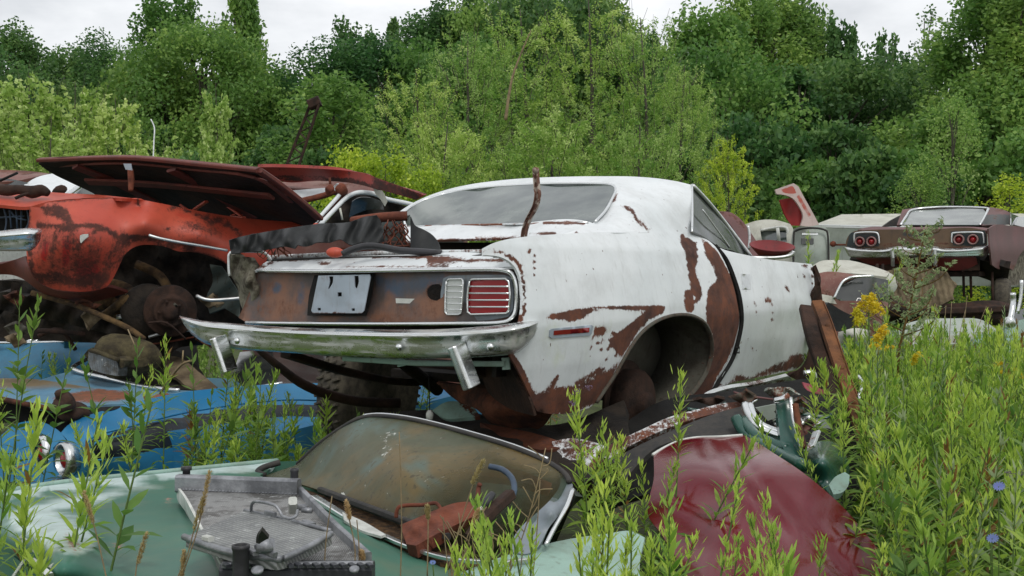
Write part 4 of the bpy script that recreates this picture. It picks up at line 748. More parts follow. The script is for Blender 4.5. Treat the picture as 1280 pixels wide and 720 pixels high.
solo(g, 'dead_twig', M['drystem'], 'thin dead branching twig in front of the blue car', 'twig')
# ================================================================== second blue car, back left
b2 = thing('old_blue_car', 'dull blue car flank with chrome window line beneath the red car', 'car', (-3.9, 9.4, 0))
g = Geo(); patch(g, [(-60,428,9.),(22,429,9.),(90,427.5,9.),(148,425.5,9.),(150,440,8.9),(130,452,8.9),(122,470,8.9),(90,478,8.9),(-60,480,8.9)], [(60,445,8.8)], step=8, thick=.012); g.build('body', M['blueold'], b2)
g = Geo(); ptube(g, [(-60,428,8.97),(26,428.5,8.95),(90,427,8.95),(141,425.5,8.95)], .012, n=6); ptube(g, [(33,429,9.),(62,412,9.1),(90,397,9.2)], .018, n=6); ptube(g, [(41,429,9.),(68,413,9.1),(92,399,9.2)], .014, n=6); g.build('window_trim', M['trim'], b2)
g = Geo(); patch(g, [(-60,390,9.8),(240,390,9.8),(250,470,9.6),(-60,470,9.6)], None, step=16, thick=.02); g.build('interior', M['black'], b2)
g = Geo(); lathe(g, W(85.5,419,8.6), [-.1,-1,.25], [(.03,-.10),(.06,-.08),(.072,-.02),(.07,.0),(.06,.006)], 24, ell=.62); pbar(g, [(84,424,8.65),(84,433,8.7)], .05, .04); q = g.build('door_mirror', M['blueold'], b2)
g = Geo(); lathe(g, W(85.5,416.5,8.55), [-.1,-1,.6], [(.062,0),(.06,.012),(.03,.022),(.004,.024)], 24, ell=.5); q2 = g.build('mirror_shell', M['red'], b2); q2.parent = q
# ================================================================== GREEN CAR foreground
gc = thing('green_car', 'sea green car in the foreground with a mossy windshield and chalky hood', 'car', (-.6, 3.0, 0))
g = Geo()
GO = [Z(-34,640,.97),Z(-26,624,.985),Z(0,617,.985),Z(60,606,.98),Z(120,599,.98),Z(200,591,.97),Z(270,584,.965),Z(347,576.5,.96),(341,584,3.8),(325,594,3.66),Z(345,606,.945),Z(385,619,.945),Z(430,642,.945),Z(480,670,.94),Z(530,692,.935),Z(580,707,.93),Z(620,716,.93),(606,760,2.2),Z(590,800,.9),Z(300,840,.92),Z(150,800,.92),Z(90,752,.94),Z(52,722,.965),Z(10,690,.97),Z(-20,662,.97)]
patch(g, GO, [Z(120,660,1.03),Z(300,690,1.04),Z(60,720,1.02),Z(180,625,1.005),Z(330,620,.985),Z(450,690,1.0),Z(0,650,1.01)], step=8, thick=.012,
   tint=[('l',[(-90,632),(0,621),(60,610),(120,603),(200,595),(270,588),(345,580)],5,1.),('p',[(10,640),(40,632),(100,618),(160,610),(205,606),(160,616),(110,630),(70,640),(85,655),(110,665),(122,680),(100,694),(70,690),(40,672),(14,660)],9,.95),('e',60,655,55,22,.5)],
   rust=[('p',[(74,665),(90,660),(96,672),(104,686),(96,694),(84,682)],5,.55),('l',[(25,614),(30,613)],2,.7),('l',[(120,692),(155,678)],3,.5),('e',148,690,6,3,.5),('l',[(350,606),(400,622),(470,664)],4,.45),('e',210,628,5,9,.4)],)
g.build('hood', M['green'], gc)
g = Geo(); ptube(g, [Z(-26,622,.99),Z(0,615.5,.99),Z(60,605,.985),Z(120,598,.985),Z(200,590,.975),Z(270,583,.97),Z(347,575.5,.965)], .008, n=6); g.build('fender_crease', M['palegreen'], gc)
# far and near flanks
fr = Frame([0,0,0], np.eye(3))
def wall(g, pts, h, thick=.02, mat=0):
    P = wpts(pts); n = len(P); V = np.concatenate([P, P-[0,0,h]]); g.add(V, [(i, i+1, i+1+n, i+n) for i in range(n-1)], mat)
g = Geo(); wall(g, [Z(-26,624,.985),Z(0,617.5,.98),Z(120,599.5,.975),Z(270,584.5,.96),Z(347,577,.955),(400,575,4.0),(520,560,4.5)], .6)
wall(g, [Z(-26,624,.985),Z(-34,640,.97),Z(-20,662,.97),Z(10,690,.97),Z(52,722,.965),Z(90,752,.94),Z(150,800,.92)], .35); g.build('flank', M['green'], gc)
g = Geo(); patch(g, [Z(560,724,.93),Z(600,706,.95),Z(640,692,.96),Z(700,676,.965),Z(760,667,.96),(790,664,2.90),(806,672,2.84),(800,700,2.7),(806,760,2.45),(560,800,2.2)], None, step=8, thick=.012, rust=[('l',[(650,700),(700,680)],1,.4)]); g.build('door_top', M['palegreen'], gc)
# windshield
WO = [(331,595,3.70),(350,588,3.70),(372,580,3.70),(385,568,3.66),(402,553,3.62),(438,529.5,3.55),(455,523,3.53),(478,521.5,3.5),(520,527,3.4),(580,542,3.22),(640,560,3.04),(680,577,2.92),(702,592,2.84),(708,602,2.80),(700,618,2.76),(680,640,2.72),(655,664,2.68),(625,684,2.64),(590,690,2.62),(560,674,2.68),(500,650,2.90),(440,629,3.14),(385,608,3.42)]
g = Geo(); patch(g, WO, [(500,590,3.02)], step=7, thick=.006, rust=[('e',482,560,13,24,.48),('e',488,545,16,8,.5),('p',[(420,624),(433,614),(433,628)],1.5,1.)],
   tint=[('p',[(300,600),(372,575),(440,510),(520,510),(600,540),(622,562),(590,590),(545,612),(520,660),(380,625)],26,.95),('e',640,600,90,60,.20),('l',[(455,523),(580,543),(690,585)],14,.75)])
g.build('windshield', M['mossglass'], gc)
g = Geo(); ptube(g, [(372,580,3.72),(402,552,3.63),(438,528,3.56),(455,521.5,3.54),(478,520,3.5),(520,525.5,3.4),(580,540.5,3.22),(640,558.5,3.04),(682,576,2.92),(705,591,2.84),(712,603,2.8)], .007, n=8); g.build('windshield_gasket', M['rubber'], gc)
g = Geo(); ptube(g, [(455,519.5,3.55),(478,518,3.51),(520,523.5,3.41),(580,538.5,3.23),(640,556.5,3.05),(684,574,2.93)], .006, n=6, rust=.15); g.build('windshield_trim', M['trim'], gc)
g = Geo(); pbar(g, [(400,612,3.33),(440,627,3.10),(500,649,2.86),(560,671,2.66)], .016, .016, sm=4); g.build('lower_gasket', M['rubber'], gc)
g = Geo(); ptube(g, [(331,594,3.7),(322,590,3.72),(330,584,3.74),(350,578,3.76)], .010, n=8); g.build('corner_gasket', M['rubber'], gc)
g = Geo(); patch(g, [Z(325,596,.955),Z(345,601,.955),Z(400,618,.955),Z(440,633,.955),Z(500,656,.955),Z(560,680,.955),Z(610,692,.95),Z(660,680,.95),Z(640,706,.94),Z(600,712,.94),Z(560,706,.945),Z(500,684,.95),Z(450,660,.95),Z(400,634,.95),Z(350,609,.95)], None, step=5, thick=.02, ripple=lambda x, y: .008*np.sin(x/3.)*np.sin(y/2.5)); g.build('cowl_litter', M['debris'], gc)
g = Geo(); pbar(g, [Z(393,622,.965),Z(430,645,.965),Z(450,657,.962)], .022, .014); pbar(g, [Z(462,662,.962),Z(510,683,.96),Z(560,698,.96),Z(602,702,.96)], .016, .01, sm=4); pbar(g, [Z(630,703,.96),Z(665,699,.96)], .012, .008); g.build('wiper_arm', M['trim'], gc)
g = Geo(); patch(g, [Z(428,640,.975),Z(455,652,.972),Z(482,668,.97),Z(476,670,.97),Z(450,662,.972),Z(430,650,.975)], None, step=4, thick=.006); g.build('cowl_trim', M['whiteplastic'], gc)
g = Geo(); patch(g, [(700,592,2.86),(709,596,2.83),(716,606,2.8),(712,622,2.76),(700,642,2.72),(686,660,2.68),(672,684,2.64),(660,692,2.62),(640,690,2.62),(642,672,2.66),(655,655,2.7),(672,640,2.73),(690,622,2.77),(700,606,2.81)], [(690,640,2.68)], step=5, thick=.03); g.build('windshield_post', M['pillar'], gc)
g = Geo(); ptube(g, [(716,612,2.77),(708,634,2.72),(694,658,2.68),(682,682,2.64)], .006, n=6); g.build('post_trim', M['trim'], gc)
# inside
g = Geo(); patch(g, [Z(380,612,.80),(402,575,3.8),(455,545,3.8),(560,540,3.6),(690,585,3.3),(720,620,3.0),Z(690,690,.72),Z(600,720,.72),Z(480,690,.74)], [(560,600,3.6),(600,640,3.2)], step=10, thick=.02, ripple=lambda x, y: .02*np.sin(x/8.)*np.sin(y/6.)); g.build('dashboard', plain('dark_green_dash', srgb(58,70,58), srgb(24,28,24), .7, 5), gc)
g = Geo(); patch(g, [(575,590,3.05),(600,583,3.1),(650,588,3.0),(690,604,2.95),(686,612,2.92),(640,600,2.97),(600,594,3.04)], None, step=6, thick=.02); patch(g, [(500,656,2.78),(515,650,2.76),(545,637,2.78),(572,628,2.8),(596,627,2.8),(603,634,2.76),(590,646,2.72),(570,656,2.69),(545,668,2.66),(520,682,2.64),(508,680,2.66)], None, step=4, thick=.03, ripple=lambda x, y: .012*np.sin(x/6.)*np.sin(y/4.)); g.build('rusty_bracket', M['rustred'], gc)
g = Geo(); pbar(g, [(588,672,2.6),(600,655,2.62),(618,636,2.66),(638,618,2.72)], .028, .025, sm=3); pbar(g, [(598,650,2.6),(602,690,2.56)], .03, .02); g.build('pedal_frame', M['rustdark'], gc)
g = Geo(); ptube(g, [(612,583,2.84),(628,587,2.82),(640,598,2.79),(643,612,2.76),(640,622,2.74)], .0075, n=12); g.build('steering_wheel', M['bluegrey'], gc)
g = Geo(); ptube(g, [(602,638,2.66),(608,628,2.66),(616,617,2.68)], [.007,.011,.008], n=12); g.build('column_lever', M['hose'], gc)
g = Geo(); lathe(g, W(600,637,2.64), [-.3,-.6,.5], [(.008,-.01),(.010,0),(.006,.01)], 14); g.build('column_collar', M['trim'], gc)
g = Geo(); ptube(g, [(495,647,2.8),(497,636,2.8),(505,632,2.8),(530,631,2.8),(545,629,2.8),(552,638,2.78)], .005, n=6); ptube(g, [(597,632,2.75),(598,612,2.8),(600,605,2.8)], .006, n=8); g.build('rusty_rod', M['rustred'], gc)
# trim clips at lower left
for x, y, s in ((27,674,1),(45,689,1),(67,709,1.15)):
    g = Geo(); c = Z(x, y, 1.045); dd = c[2]; q = [(x-6*s,y-1*s,dd),(x-1*s,y-4.5*s,dd),(x+6*s,y+1*s,dd),(x+1*s,y+5*s,dd)]; patch(g, q, None, holes=[[(x-1.5,y-1.5),(x+1.5,y-1.5),(x+1.5,y+1.5),(x-1.5,y+1.5)]], step=2.5, thick=.006, smooth=False); g.build('trim_clip', M['whiteplastic'], gc)
g = Geo(); pbar(g, [Z(39,701,1.045),Z(48,709,1.045),Z(62,720,1.04)], .016, .01); pbar(g, [Z(30,701,1.045),Z(16,722,1.04)], .006, .006); g.build('hood_trim', M['trim'], gc)
# ================================================================== RADIATORS on the hood
rd = thing('radiator', 'large crushed aluminium radiator lying flat on the green hood', 'radiator', (-.6, 2.7, 1.0))
g = Geo(); patch(g, [Z(225,607,1.055),Z(372,613,1.055),Z(380,625,1.055),Z(420,668,1.055),Z(461,703,1.055),Z(280,712,1.055),Z(256,668,1.055)], None, step=5, thick=.035, smooth=False, ripple=lambda x, y: .004*np.sin(x/5.)*np.sin(y/4.)); g.build('core', M['fins'], rd)
g = Geo(); pbar(g, [Z(222,604,1.07),Z(374,610,1.07)], .030, .045)
for i in range(36):
    x = 225+i*4.15; pbar(g, [Z(x,608.5+(x-222)*.04,1.062),Z(x,613+(x-222)*.04,1.055)], .005, .006)
g.build('tank', M['alu'], rd)
g = Geo(); pbar(g, [Z(278,722,1.05),Z(467,722,1.05)], .05, .055)
for i in range(17):
    x = 281+i*11.2; pbar(g, [Z(x,705,1.082),Z(x+5,708,1.082)], .010, .006)
g.build('tank', M['plastic'], rd)
g = Geo(); pbar(g, [Z(278,706.5,1.078),Z(466,705.5,1.078)], .014, .010); g.build('crimp_strip', M['alu'], rd)
g = Geo(); patch(g, [Z(222,610,1.06),Z(228,618,1.07),Z(240,640,1.065),Z(252,664,1.06),Z(268,690,1.06),Z(282,716,1.05),Z(272,718,1.0),Z(258,690,1.01),Z(244,662,1.02),Z(232,640,1.03),Z(221,622,1.03)], None, step=4, thick=.006, ripple=lambda x, y: .01*np.sin(y/6.)); g.build('torn_side_plate', M['whiteplastic'], rd)
g = Geo(); pbar(g, [Z(376,616,1.06),Z(420,662,1.06),Z(461,700,1.06)], .012, .03); g.build('side_plate', M['alu'], rd)
for x, y, r, h in ((368,602,.010,.033),(301,712,.0145,.044)):
    g = Geo(); c = W(*Z(x, y, 1.08)); lathe(g, c, [0,0,1], [(r,-.02),(r*1.06,-.015),(r*1.0,.0),(r*1.0,h-.01),(r*1.1,h-.006),(r*1.1,h),(r*.8,h),(r*.8,h-.02)], 24); g.build('hose_neck', M['hose'], rd)
g = Geo(); lathe(g, W(*Z(233,598,1.08)), [0,0,1], [(.010,0),(.010,.02),(.014,.022),(.014,.03)], 12); g.build('mount_pin', M['hose'], rd)
g = Geo(); lathe(g, W(*Z(322,714,1.085)), [0,-.5,1], [(.010,0),(.011,.004),(.006,.006)], 20); g.build('drain_plug', M['alu'], rd)
g = Geo(); lathe(g, W(*Z(443,713,1.085)), [0,-.5,1], [(.008,0),(.009,.004),(.004,.006)], 20); g.build('drain_plug', M['alu'], rd)
cd = thing('condenser', 'smaller fine finned condenser resting on top of large radiator', 'condenser', (-.6, 2.5, 1.07))
g = Geo(); patch(g, [Z(232,671,1.10),Z(270,654,1.105),Z(307,638,1.11),Z(360,650,1.11),Z(413,664,1.105),Z(414,668,1.105),Z(385,683,1.10),Z(356,697,1.10),Z(346,699,1.10),Z(300,692,1.10)], None, step=5, thick=.02, smooth=False); g.build('core', M['fins2'], cd)
g = Geo(); ptube(g, [Z(230,671,1.10),Z(262,683,1.10),Z(300,692.5,1.10),Z(352,699,1.10)], .0065, n=12); ptube(g, [Z(355,698,1.10),Z(386,683.5,1.10),Z(414,667,1.105)], .006, n=12); ptube(g, [Z(306,638,1.11),Z(360,650,1.11),Z(413,663,1.108)], .004, n=10); g.build('header_tube', M['alu'], cd)
g = Geo(); ptube(g, [Z(314,640,1.11),Z(315,630,1.13),Z(322,627,1.14),Z(342,631,1.14),Z(349,638,1.13),Z(353,645,1.12),Z(362,648,1.12),Z(370,645,1.12),Z(372,638,1.12)], .0032, n=8); g.build('refrigerant_pipe', M['alu'], cd)
g = Geo(); pbar(g, [Z(366,638,1.10),Z(366,626,1.13)], .018, .018); g.build('fitting_block', M['whiteplastic'], cd); g = Geo(); lathe(g, W(*Z(375,634,1.11)), [1,-.2,0], [(.005,-.01),(.007,0),(.007,.012),(.004,.016)], 12); lathe(g, W(*Z(383,638,1.11)), [1,-.2,0], [(.005,-.01),(.006,0),(.006,.012)], 12); g.build('pipe_cap', M['alu'], cd); g = Geo(); pbar(g, [Z(332,640,1.12),Z(344,643,1.12)], .008, .008); g.build('pipe_fitting', M['alu'], cd)
g = Geo(); pbar(g, [Z(380,652,1.11),Z(392,656,1.11)], .012, .008); g.build('tube_clip', M['alu'], cd)
g = Geo(); lump(g, W(*Z(331,683,1.125)), .014, 3, 10, sq=(1,.8,.9)); pbar(g, [Z(322,686,1.11),Z(340,679,1.13)], .012, .018); pbar(g, [Z(331,688,1.115),Z(344,694,1.11)], .012, .010); g.build('bracket', M['alu'], cd)
g = Geo(); pbar(g, [Z(309,686,1.11),Z(320,692,1.11)], .012, .008); g.build('tube_clip', M['alu'], cd)
g = Geo(); pbar(g, [Z(256,672,1.11),Z(264,674,1.11)], .014, .010); g.build('tube_clip', M['whiteplastic'], cd)
g = Geo(); patch(g, [Z(323,670,1.17),Z(327,663,1.19),Z(331,667,1.18),Z(336,673,1.16),Z(330,676,1.15),Z(324,680,1.15)], None, step=3, thick=.006); g.build('rubber_mount', M['rubber'], cd)
# ================================================================== MAROON panel
g = Geo()
MO = [(817,567),(830,559),(850,550),(872,546),(900,545),(928,543),(938,548),(965,565),(1000,588),(1030,612),(1056,636),(1078,662),(1100,690),(1122,722),(1140,775),(1000,800),(880,790),(862,730),(842,692),(824,664),(810,644),(811,625),(817,600)]
mdep = lambda x, y: 3.0+.50*((720-y)/175.)+.00012*np.clip(600-y, 0, 60)**2-.10*np.exp(-((x-950)/110.)**2)+.0000050*(x-950)**2
patch(g, MO, mdep, step=6, thick=.010, tint=[('p',[(826,590),(848,584),(870,590),(905,590),(960,620),(1000,650),(980,720),(860,720),(812,650),(812,610)],22,.7),('l',[(905,560),(960,590),(1010,630)],8,.42)], rust=[('e',985,580,3,2,.6)],  # paler tint paints the reflected sky sheen into the maroon
  ripple=lambda x, y: .022*np.exp(-((x-895-(y-570)*.95)/9.)**2)*np.clip((y-570)/20,0,1)*np.clip((700-y)/60,0,1)+.016*np.exp(-((x-940-(y-590)*.9)/12.)**2)+np.clip((1010-x)/60,0,1)*(.010*np.sin(x/17.+y/33.)+.006*np.sin(y/11.-x/21.)))
mh = thing('maroon_hood', 'glossy dented maroon car hood leaning among the weeds', 'car hood', (.75, 3.2, .8))
g.build('panel', M['maroon'], mh)
g = Geo(); ptube(g, [(x, y+.5, float(mdep(x, y))-.003) for x, y in ((816,568),(830,559.5),(850,550.5),(872,546.5),(900,545.5),(928,543.5))], .005, n=6); g.build('edge_trim', M['whiteplastic'], mh)
# ================================================================== dark green wreck under the white car
dg = thing('dark_green_wreck', 'crushed dark green car body with curved chrome strips under the white car', 'car', (.95, 4.4, 0))
g = Geo()
patch(g, [(745,566,4.2),(770,552,4.2),(800,538,4.25),(835,522,4.3),(875,511,4.35),(905,504,4.4),(925,502,4.4),(930,507,4.4),(905,514,4.35),(870,523,4.3),(830,537,4.25),(790,556,4.2),(760,574,4.15)], None, step=4, thick=.03, rust=[('l',[(750,566),(835,528),(925,504)],8,.66),('l',[(760,572),(840,532),(928,508)],2,.6)])
g.build('sill', M['white'], dg)
g = Geo(); patch(g, [(700,600,4.9),(700,560,5.0),(760,540,5.0),(830,500,5.1),(900,490,5.4),(960,480,5.8),(1030,470,5.9),(1070,520,5.2),(1075,620,4.6),(1040,660,4.2),(940,600,4.4),(800,620,4.4),(740,640,4.2)], None, step=14, thick=.02, ripple=lambda x, y: .05*np.sin(x/15.)*np.sin(y/11.)); g.build('interior', M['black'], dg)  # black sheet standing for the deep shade behind the wreck's panels
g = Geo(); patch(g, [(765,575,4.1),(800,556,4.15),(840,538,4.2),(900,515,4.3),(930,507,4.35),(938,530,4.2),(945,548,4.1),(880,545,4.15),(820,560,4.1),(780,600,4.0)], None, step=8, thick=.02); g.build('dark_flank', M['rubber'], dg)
for k, (o_, w_) in enumerate(((0,.020),(1,.020))):
    g = Geo(); ptube(g, [(931+o_*6,506+o_*1,4.2),(935+o_*6,518+o_*1,4.15),(944+o_*6,530+o_*1,4.1),(958+o_*6,539-o_*1,4.08),(978+o_*4,546-o_*2,4.05)], w_*.8, n=8); g.build('chrome_strip', M['trim'], dg)
g = Geo()
for P in ([(920,522,4.15),(930,540,4.1),(950,555,4.0),(975,568,3.9),(1005,582,3.75)],[(930,526,4.15),(942,543,4.05),(960,553,4.),(985,562,3.95)]): ptube(g, P, .022, n=8)
patch(g, [(922,524,4.2),(940,518,4.2),(950,532,4.15),(975,545,4.1),(985,566,4.0),(1000,580,3.85),(960,566,4.0),(935,548,4.1)], None, step=6, thick=.02)
patch(g, [(992,570,4.1),(1004,560,4.15),(1022,552,4.2),(1040,552,4.2),(1056,566,4.1),(1062,588,4.0),(1056,612,3.85),(1040,620,3.75),(1020,600,3.85),(1004,584,3.95)], [(1026,575,3.8)], step=5, thick=.02)
g.build('fender', M['dgreen'], dg)
g = Geo(); patch(g, [(970,501,4.1),(986,495,4.1),(990,510,4.08),(1000,540,4.0),(1007,563,3.92),(1003,570,3.9),(985,571,3.9),(976,555,3.95)], None, step=5, thick=.03, rust=[('l',[(986,496),(1004,562)],1.2,.5)]); g.build('door_pillar', M['dgreen'], dg)
g = Geo(); ptube(g, [(969,501,4.08),(978,499,4.06),(986,494,4.06)], .012, n=8, rust=.4); ptube(g, [(988,497,4.05),(992,525,4.),(999,550,3.94),(1003,563,3.9)], .008, n=6); pbar(g, [(1004,563,3.9),(1014,558,3.9),(1021,540,3.95)], .03, .012, rust=.45); g.build('pillar_trim', M['trim'], dg)
g = Geo(); ptube(g, [(994,505,3.98),(998,530,3.95),(1005,560,3.88)], .012, n=6); g.build('rust_edge', M['rust'], dg)
g = Geo(); patch(g, [(1036,606,3.7),(1044,596,3.72),(1056,590,3.75),(1062,594,3.75),(1060,608,3.7),(1052,616,3.65),(1042,618,3.64)], None, step=5, thick=.02); g.build('pale_fragment', M['palegreen'], dg)
g = Geo(); patch(g, [(945,510,4.6),(970,505,4.6),(975,520,4.6),(960,526,4.6)], None, step=5, thick=.02); g.build('scrap_plate', M['grey'], dg)
g = Geo(); patch(g, [(1005,515,4.7),(1030,520,4.7),(1040,536,4.7),(1015,533,4.7)], None, step=5, thick=.02); g.build('scrap_plate', M['grey'], dg)
for i in range(22):
    x, y, d0 = rr_.uniform(835, 1005), rr_.uniform(486, 552), rr_.uniform(4.35, 4.75); g = Geo()
    if i % 3 == 0: ptube(g, [(x,y,d0),(x+rr_.uniform(12,36),y+rr_.uniform(-12,8),d0),(x+rr_.uniform(36,60),y+rr_.uniform(-14,16),d0)], rr_.uniform(.004,.010), n=6)
    else: patch(g, [(x,y),(x+rr_.uniform(8,26),y-rr_.uniform(3,12)),(x+rr_.uniform(26,44),y+rr_.uniform(-2,6)),(x+rr_.uniform(8,30),y+rr_.uniform(5,14))], lambda a, b, d0=d0: d0+0*a, step=4, thick=.012, ripple=lambda a, b: .03*np.sin(a/4.)*np.sin(b/3.), rust=[('k',.45)])
    g.build('crumpled_panel', [M['dgreen'], M['grey'], M['rustdark'], M['well'], M['charger'], M['trim'], M['dgreen']][i % 7], dg)
g = Geo(); patch(g, [(1003,478,5.2),(1016,481,5.2),(1030,488,5.2),(1034,493,5.2),(1020,492,5.2),(1006,485,5.2)], None, step=5, thick=.02); solo(g, 'pink_plastic_strip', M['pink'], 'small pink plastic strip poking out beside the rusty beams', 'plastic strip')
g = Geo(); ptube(g, [(1005,467,5.3),(1016,466,5.3),(1018,474,5.3)], .015, n=6); ptube(g, [(1073,470,5.0),(1078,480,4.95),(1074,495,4.9),(1076,505,4.9)], .008, n=6); solo(g, 'bright_metal_rod', M['trim'], 'bent bright metal rod beside the orange rusty beam', 'rod')
g = Geo(); patch(g, [(690,552,4.4),(710,548,4.4),(740,552,4.35),(762,560,4.3),(755,575,4.25),(735,590,4.2),(715,592,4.2),(700,580,4.3)], None, step=5, thick=.02, rust=[('e',715,560,40,22,.6),('l',[(740,585),(765,560)],5,.8)]); solo(g, 'torn_white_panel', M['white'], 'rusty white torn sheet under the rear corner of the white car', 'metal sheet')
g = Geo(); patch(g, [(540,513,4.9),(556,503,4.9),(575,502,4.9),(592,509,4.85),(600,520,4.8),(580,522,4.8),(555,523,4.85)], None, step=5, thick=.02, rust=[('l',[(575,503),(598,520)],5,.7)]); patch(g, [(600,528,4.7),(680,545,4.5),(712,556,4.4),(690,562,4.35),(640,552,4.5)], None, step=6, thick=.02, rust=[('k',1.)]); solo(g, 'crushed_roof_panel', M['palegreen'], 'pale rust-edged roof piece crushed beneath the white car axle', 'roof panel')
g = Geo(); patch(g, [(470,516,5.2),(560,512,5.2),(700,530,4.7),(780,500,4.9),(790,560,4.4),(740,600,4.1),(690,600,4.1),(600,560,4.4),(500,536,4.9)], None, step=12, thick=.1, ripple=lambda x, y: .05*np.sin(x/9.)*np.sin(y/7.)); solo(g, 'soil_heap', M['under'], 'dark dirt heap packed between the white car and windshield', 'dirt')
# ================================================================== right side
rcp = thing('red_coupe_wreck', 'dark red coupe roof with a pale window just behind the white door', 'car', (1.9, 10, .6))
g = Geo(); patch(g, [(885,266,10.),(900,264,10.),(915,266,10.),(926,274,9.9),(938,290,9.8),(948,306,9.7),(955,322,9.6),(940,326,9.6),(930,306,9.7),(918,288,9.8),(906,274,9.9),(888,272,10.)], None, step=4, thick=.03, rust=[('l',[(888,267),(915,268),(935,288)],3,.6)]); g.build('roof', M['charger'], rcp)
g = Geo(); patch(g, [(888,271,10.),(905,274,9.95),(918,290,9.85),(929,306,9.75),(916,308,9.8),(900,300,9.9)], None, step=6, thick=.01); g.build('windshield', M['backlight'], rcp)
g = Geo(); patch(g, [(900,308,9.9),(930,306,9.75),(955,322,9.6),(960,380,9.6),(900,380,9.9)], None, step=9, thick=.02); g.build('body', M['rustdark'], rcp)
g = Geo(); lathe(g, W(965,309,8.4), [.05,-.35,1], [(.02,-.10),(.10,-.06),(.16,.0),(.172,.012),(.16,.016),(.10,-.02),(.02,-.05)], 32, ell=.8)
solo(g, 'red_headlamp_bucket', paint('dark_red_bucket', srgb(116,26,28), rough=.6, grime=.5, grimec=srgb(40,24,20), rusts=(srgb(44,26,22), srgb(84,44,34), srgb(60,34,28))), 'round dark red bucket standing behind the white door', 'bucket')
g = Geo(); ptube(g, [(915,320,8.3),(940,322,8.3),(970,322,8.3),(988,319,8.3),(992,314,8.3)], .014, n=8); ptube(g, [(935,282,8.6),(937,296,8.6),(936,312,8.6)], .010, n=6); solo(g, 'grey_trim_strip', M['dullmetal'], 'long grey trim strip curving below the round red bucket', 'trim strip')
# upright fender
uf = thing('upright_fender', 'red and white car fender standing on end above the old truck cab', 'fender', (3.2, 13, 1.2))
g = Geo(); patch(g, [(969,237,13.),(980,233,13.),(992,229,13.),(998,233,13.),(1006,248,13.),(1015,264,13.),(1024,281,13.),(1010,283,13.),(1001,282,13.),(1004,270,13.),(999,258,13.),(991,248,13.),(982,244,13.),(971,242.5,13.)], None, step=3.5, thick=.05, tint=[('p',[(974,238),(990,232),(996,240),(990,243),(980,241)],2,1.),('l',[(998,245),(1012,270)],3.,.55)])
g.build('outer_skin', paint('pinkish_white_skin', srgb(206,186,180), tint=srgb(176,84,70), rough=.6, grime=.3, grimec=srgb(150,110,100)), uf)
g = Geo(); patch(g, [(975,250,13.1),(984,248,13.1),(993,249,13.1),(1003,259,13.1),(1005,272,13.1),(1000,282,13.1),(989,282,13.1),(982,270,13.1)], None, step=4, thick=.02, ripple=lambda x, y: .03*np.sin(x/4.)); g.build('inner_skin', paint('inner_red', srgb(150,34,34), rough=.6, grime=.4, grimec=srgb(80,40,30)), uf)
# truck cab
tc = thing('truck_cab', 'old grey green truck cab with rounded door among the tall weeds', 'truck', (3.4, 13.4, 0))
g = Geo(); patch(g, [(930,281,14.),(945,276,14.),(970,275,14.),(988,280,13.8),(992,290,13.6),(992,330,13.5),(930,330,14.)], None, step=6, thick=.05, holes=[[(950,286),(982,284),(984,302),(968,304),(952,300)]]); g.build('cab_shell', M['cream'], tc)
g = Geo(); patch(g, [(948,284,14.1),(986,282,13.9),(988,306,13.8),(950,304,14.)], None, step=8, thick=.01); g.build('windshield', M['backlight'], tc)
g = Geo(); ptube(g, [(972,285,13.6),(974,303,13.6)], .02, n=6); ptube(g, [(951,288,13.8),(966,285,13.8),(983,285,13.7),(985,301,13.7)], .018, n=6); g.build('window_frame', M['whiteold'], tc)
g = Geo(); patch(g, [(990,330,13.2),(990,294,13.2),(992,286,13.2),(1000,283,13.2),(1020,282,13.2),(1032,284,13.2),(1037,292,13.2),(1038,345,13.2),(990,345,13.2)], [(1012,310,13.1)], step=6, thick=.06); dd_ = g.build('door', M['grey'], tc)
g = Geo(); pts = [(992,340,13.13),(992,296,13.13),(996,288,13.13),(1012,285,13.12),(1030,287,13.13),(1035,296,13.13),(1036,340,13.13)]; ptube(g, pts, .012, n=6); q = g.build('door_seam', M['rubber'], tc); q.parent = dd_
g = Geo(); pbar(g, [(1002,292.5,13.05),(1022,293,13.05)], .03, .03); q = g.build('handle', M['trim'], tc); q.parent = dd_
g = Geo(); patch(g, [(1002,298,13.1),(1017,298,13.1),(1017,305,13.1),(1002,305,13.1)], None, step=6, thick=.02); q = g.build('vent_window', M['darkglass'], tc); q.parent = dd_
boxf(g := Geo(), Frame(W(935,285,14.2), np.eye(3)), (0,.1,-1.5), (1.0,1.4,-.02)); g.build('cab_back', M['cream'], tc)
# long trailer
tl = thing('box_trailer', 'long pale grey box trailer with low ribbed roof at the back', 'trailer', (5.2, 21, 0))
TR = [(1000,300,20.),(1037,279,20.),(1130,282,19.),(1300,285,18.)]
g = Geo(); patch(g, [(1015,281,19.5),(1130,284,18.8),(1300,290,18.),(1300,360,18.),(1015,350,19.5)], None, step=12, thick=.05, rust=[('e',1041,306,3,2,.9)], ripple=lambda x, y: .01*np.sin(x/3.)); g.build('side', M['grey'], tl)
g = Geo(); patch(g, [(1015,282,19.4),(1052,268,22.),(1130,267,22.),(1300,267,22.),(1300,285,19.4),(1130,283,19.4)], lambda x, y: 19.4+2.6*(283-y)/16., step=6, thick=.06, smooth=False); g.build('roof', M['cream'], tl)
g = Geo(); pbar(g, [(1015,282.5,19.35),(1130,285,18.65),(1300,291,17.8)], .05, .06); g.build('roof_rail', M['dullmetal'], tl)
g = Geo(); pbar(g, [(1017,306,19.3),(1060,306,19.),(1300,312,17.8)], .03, .03); lathe(g, W(1041,305,19.1), [0,-1,0], [(.05,0),(.05,.03),(.02,.04)], 14); g.build('marker_lamp', M['rustred'], tl)
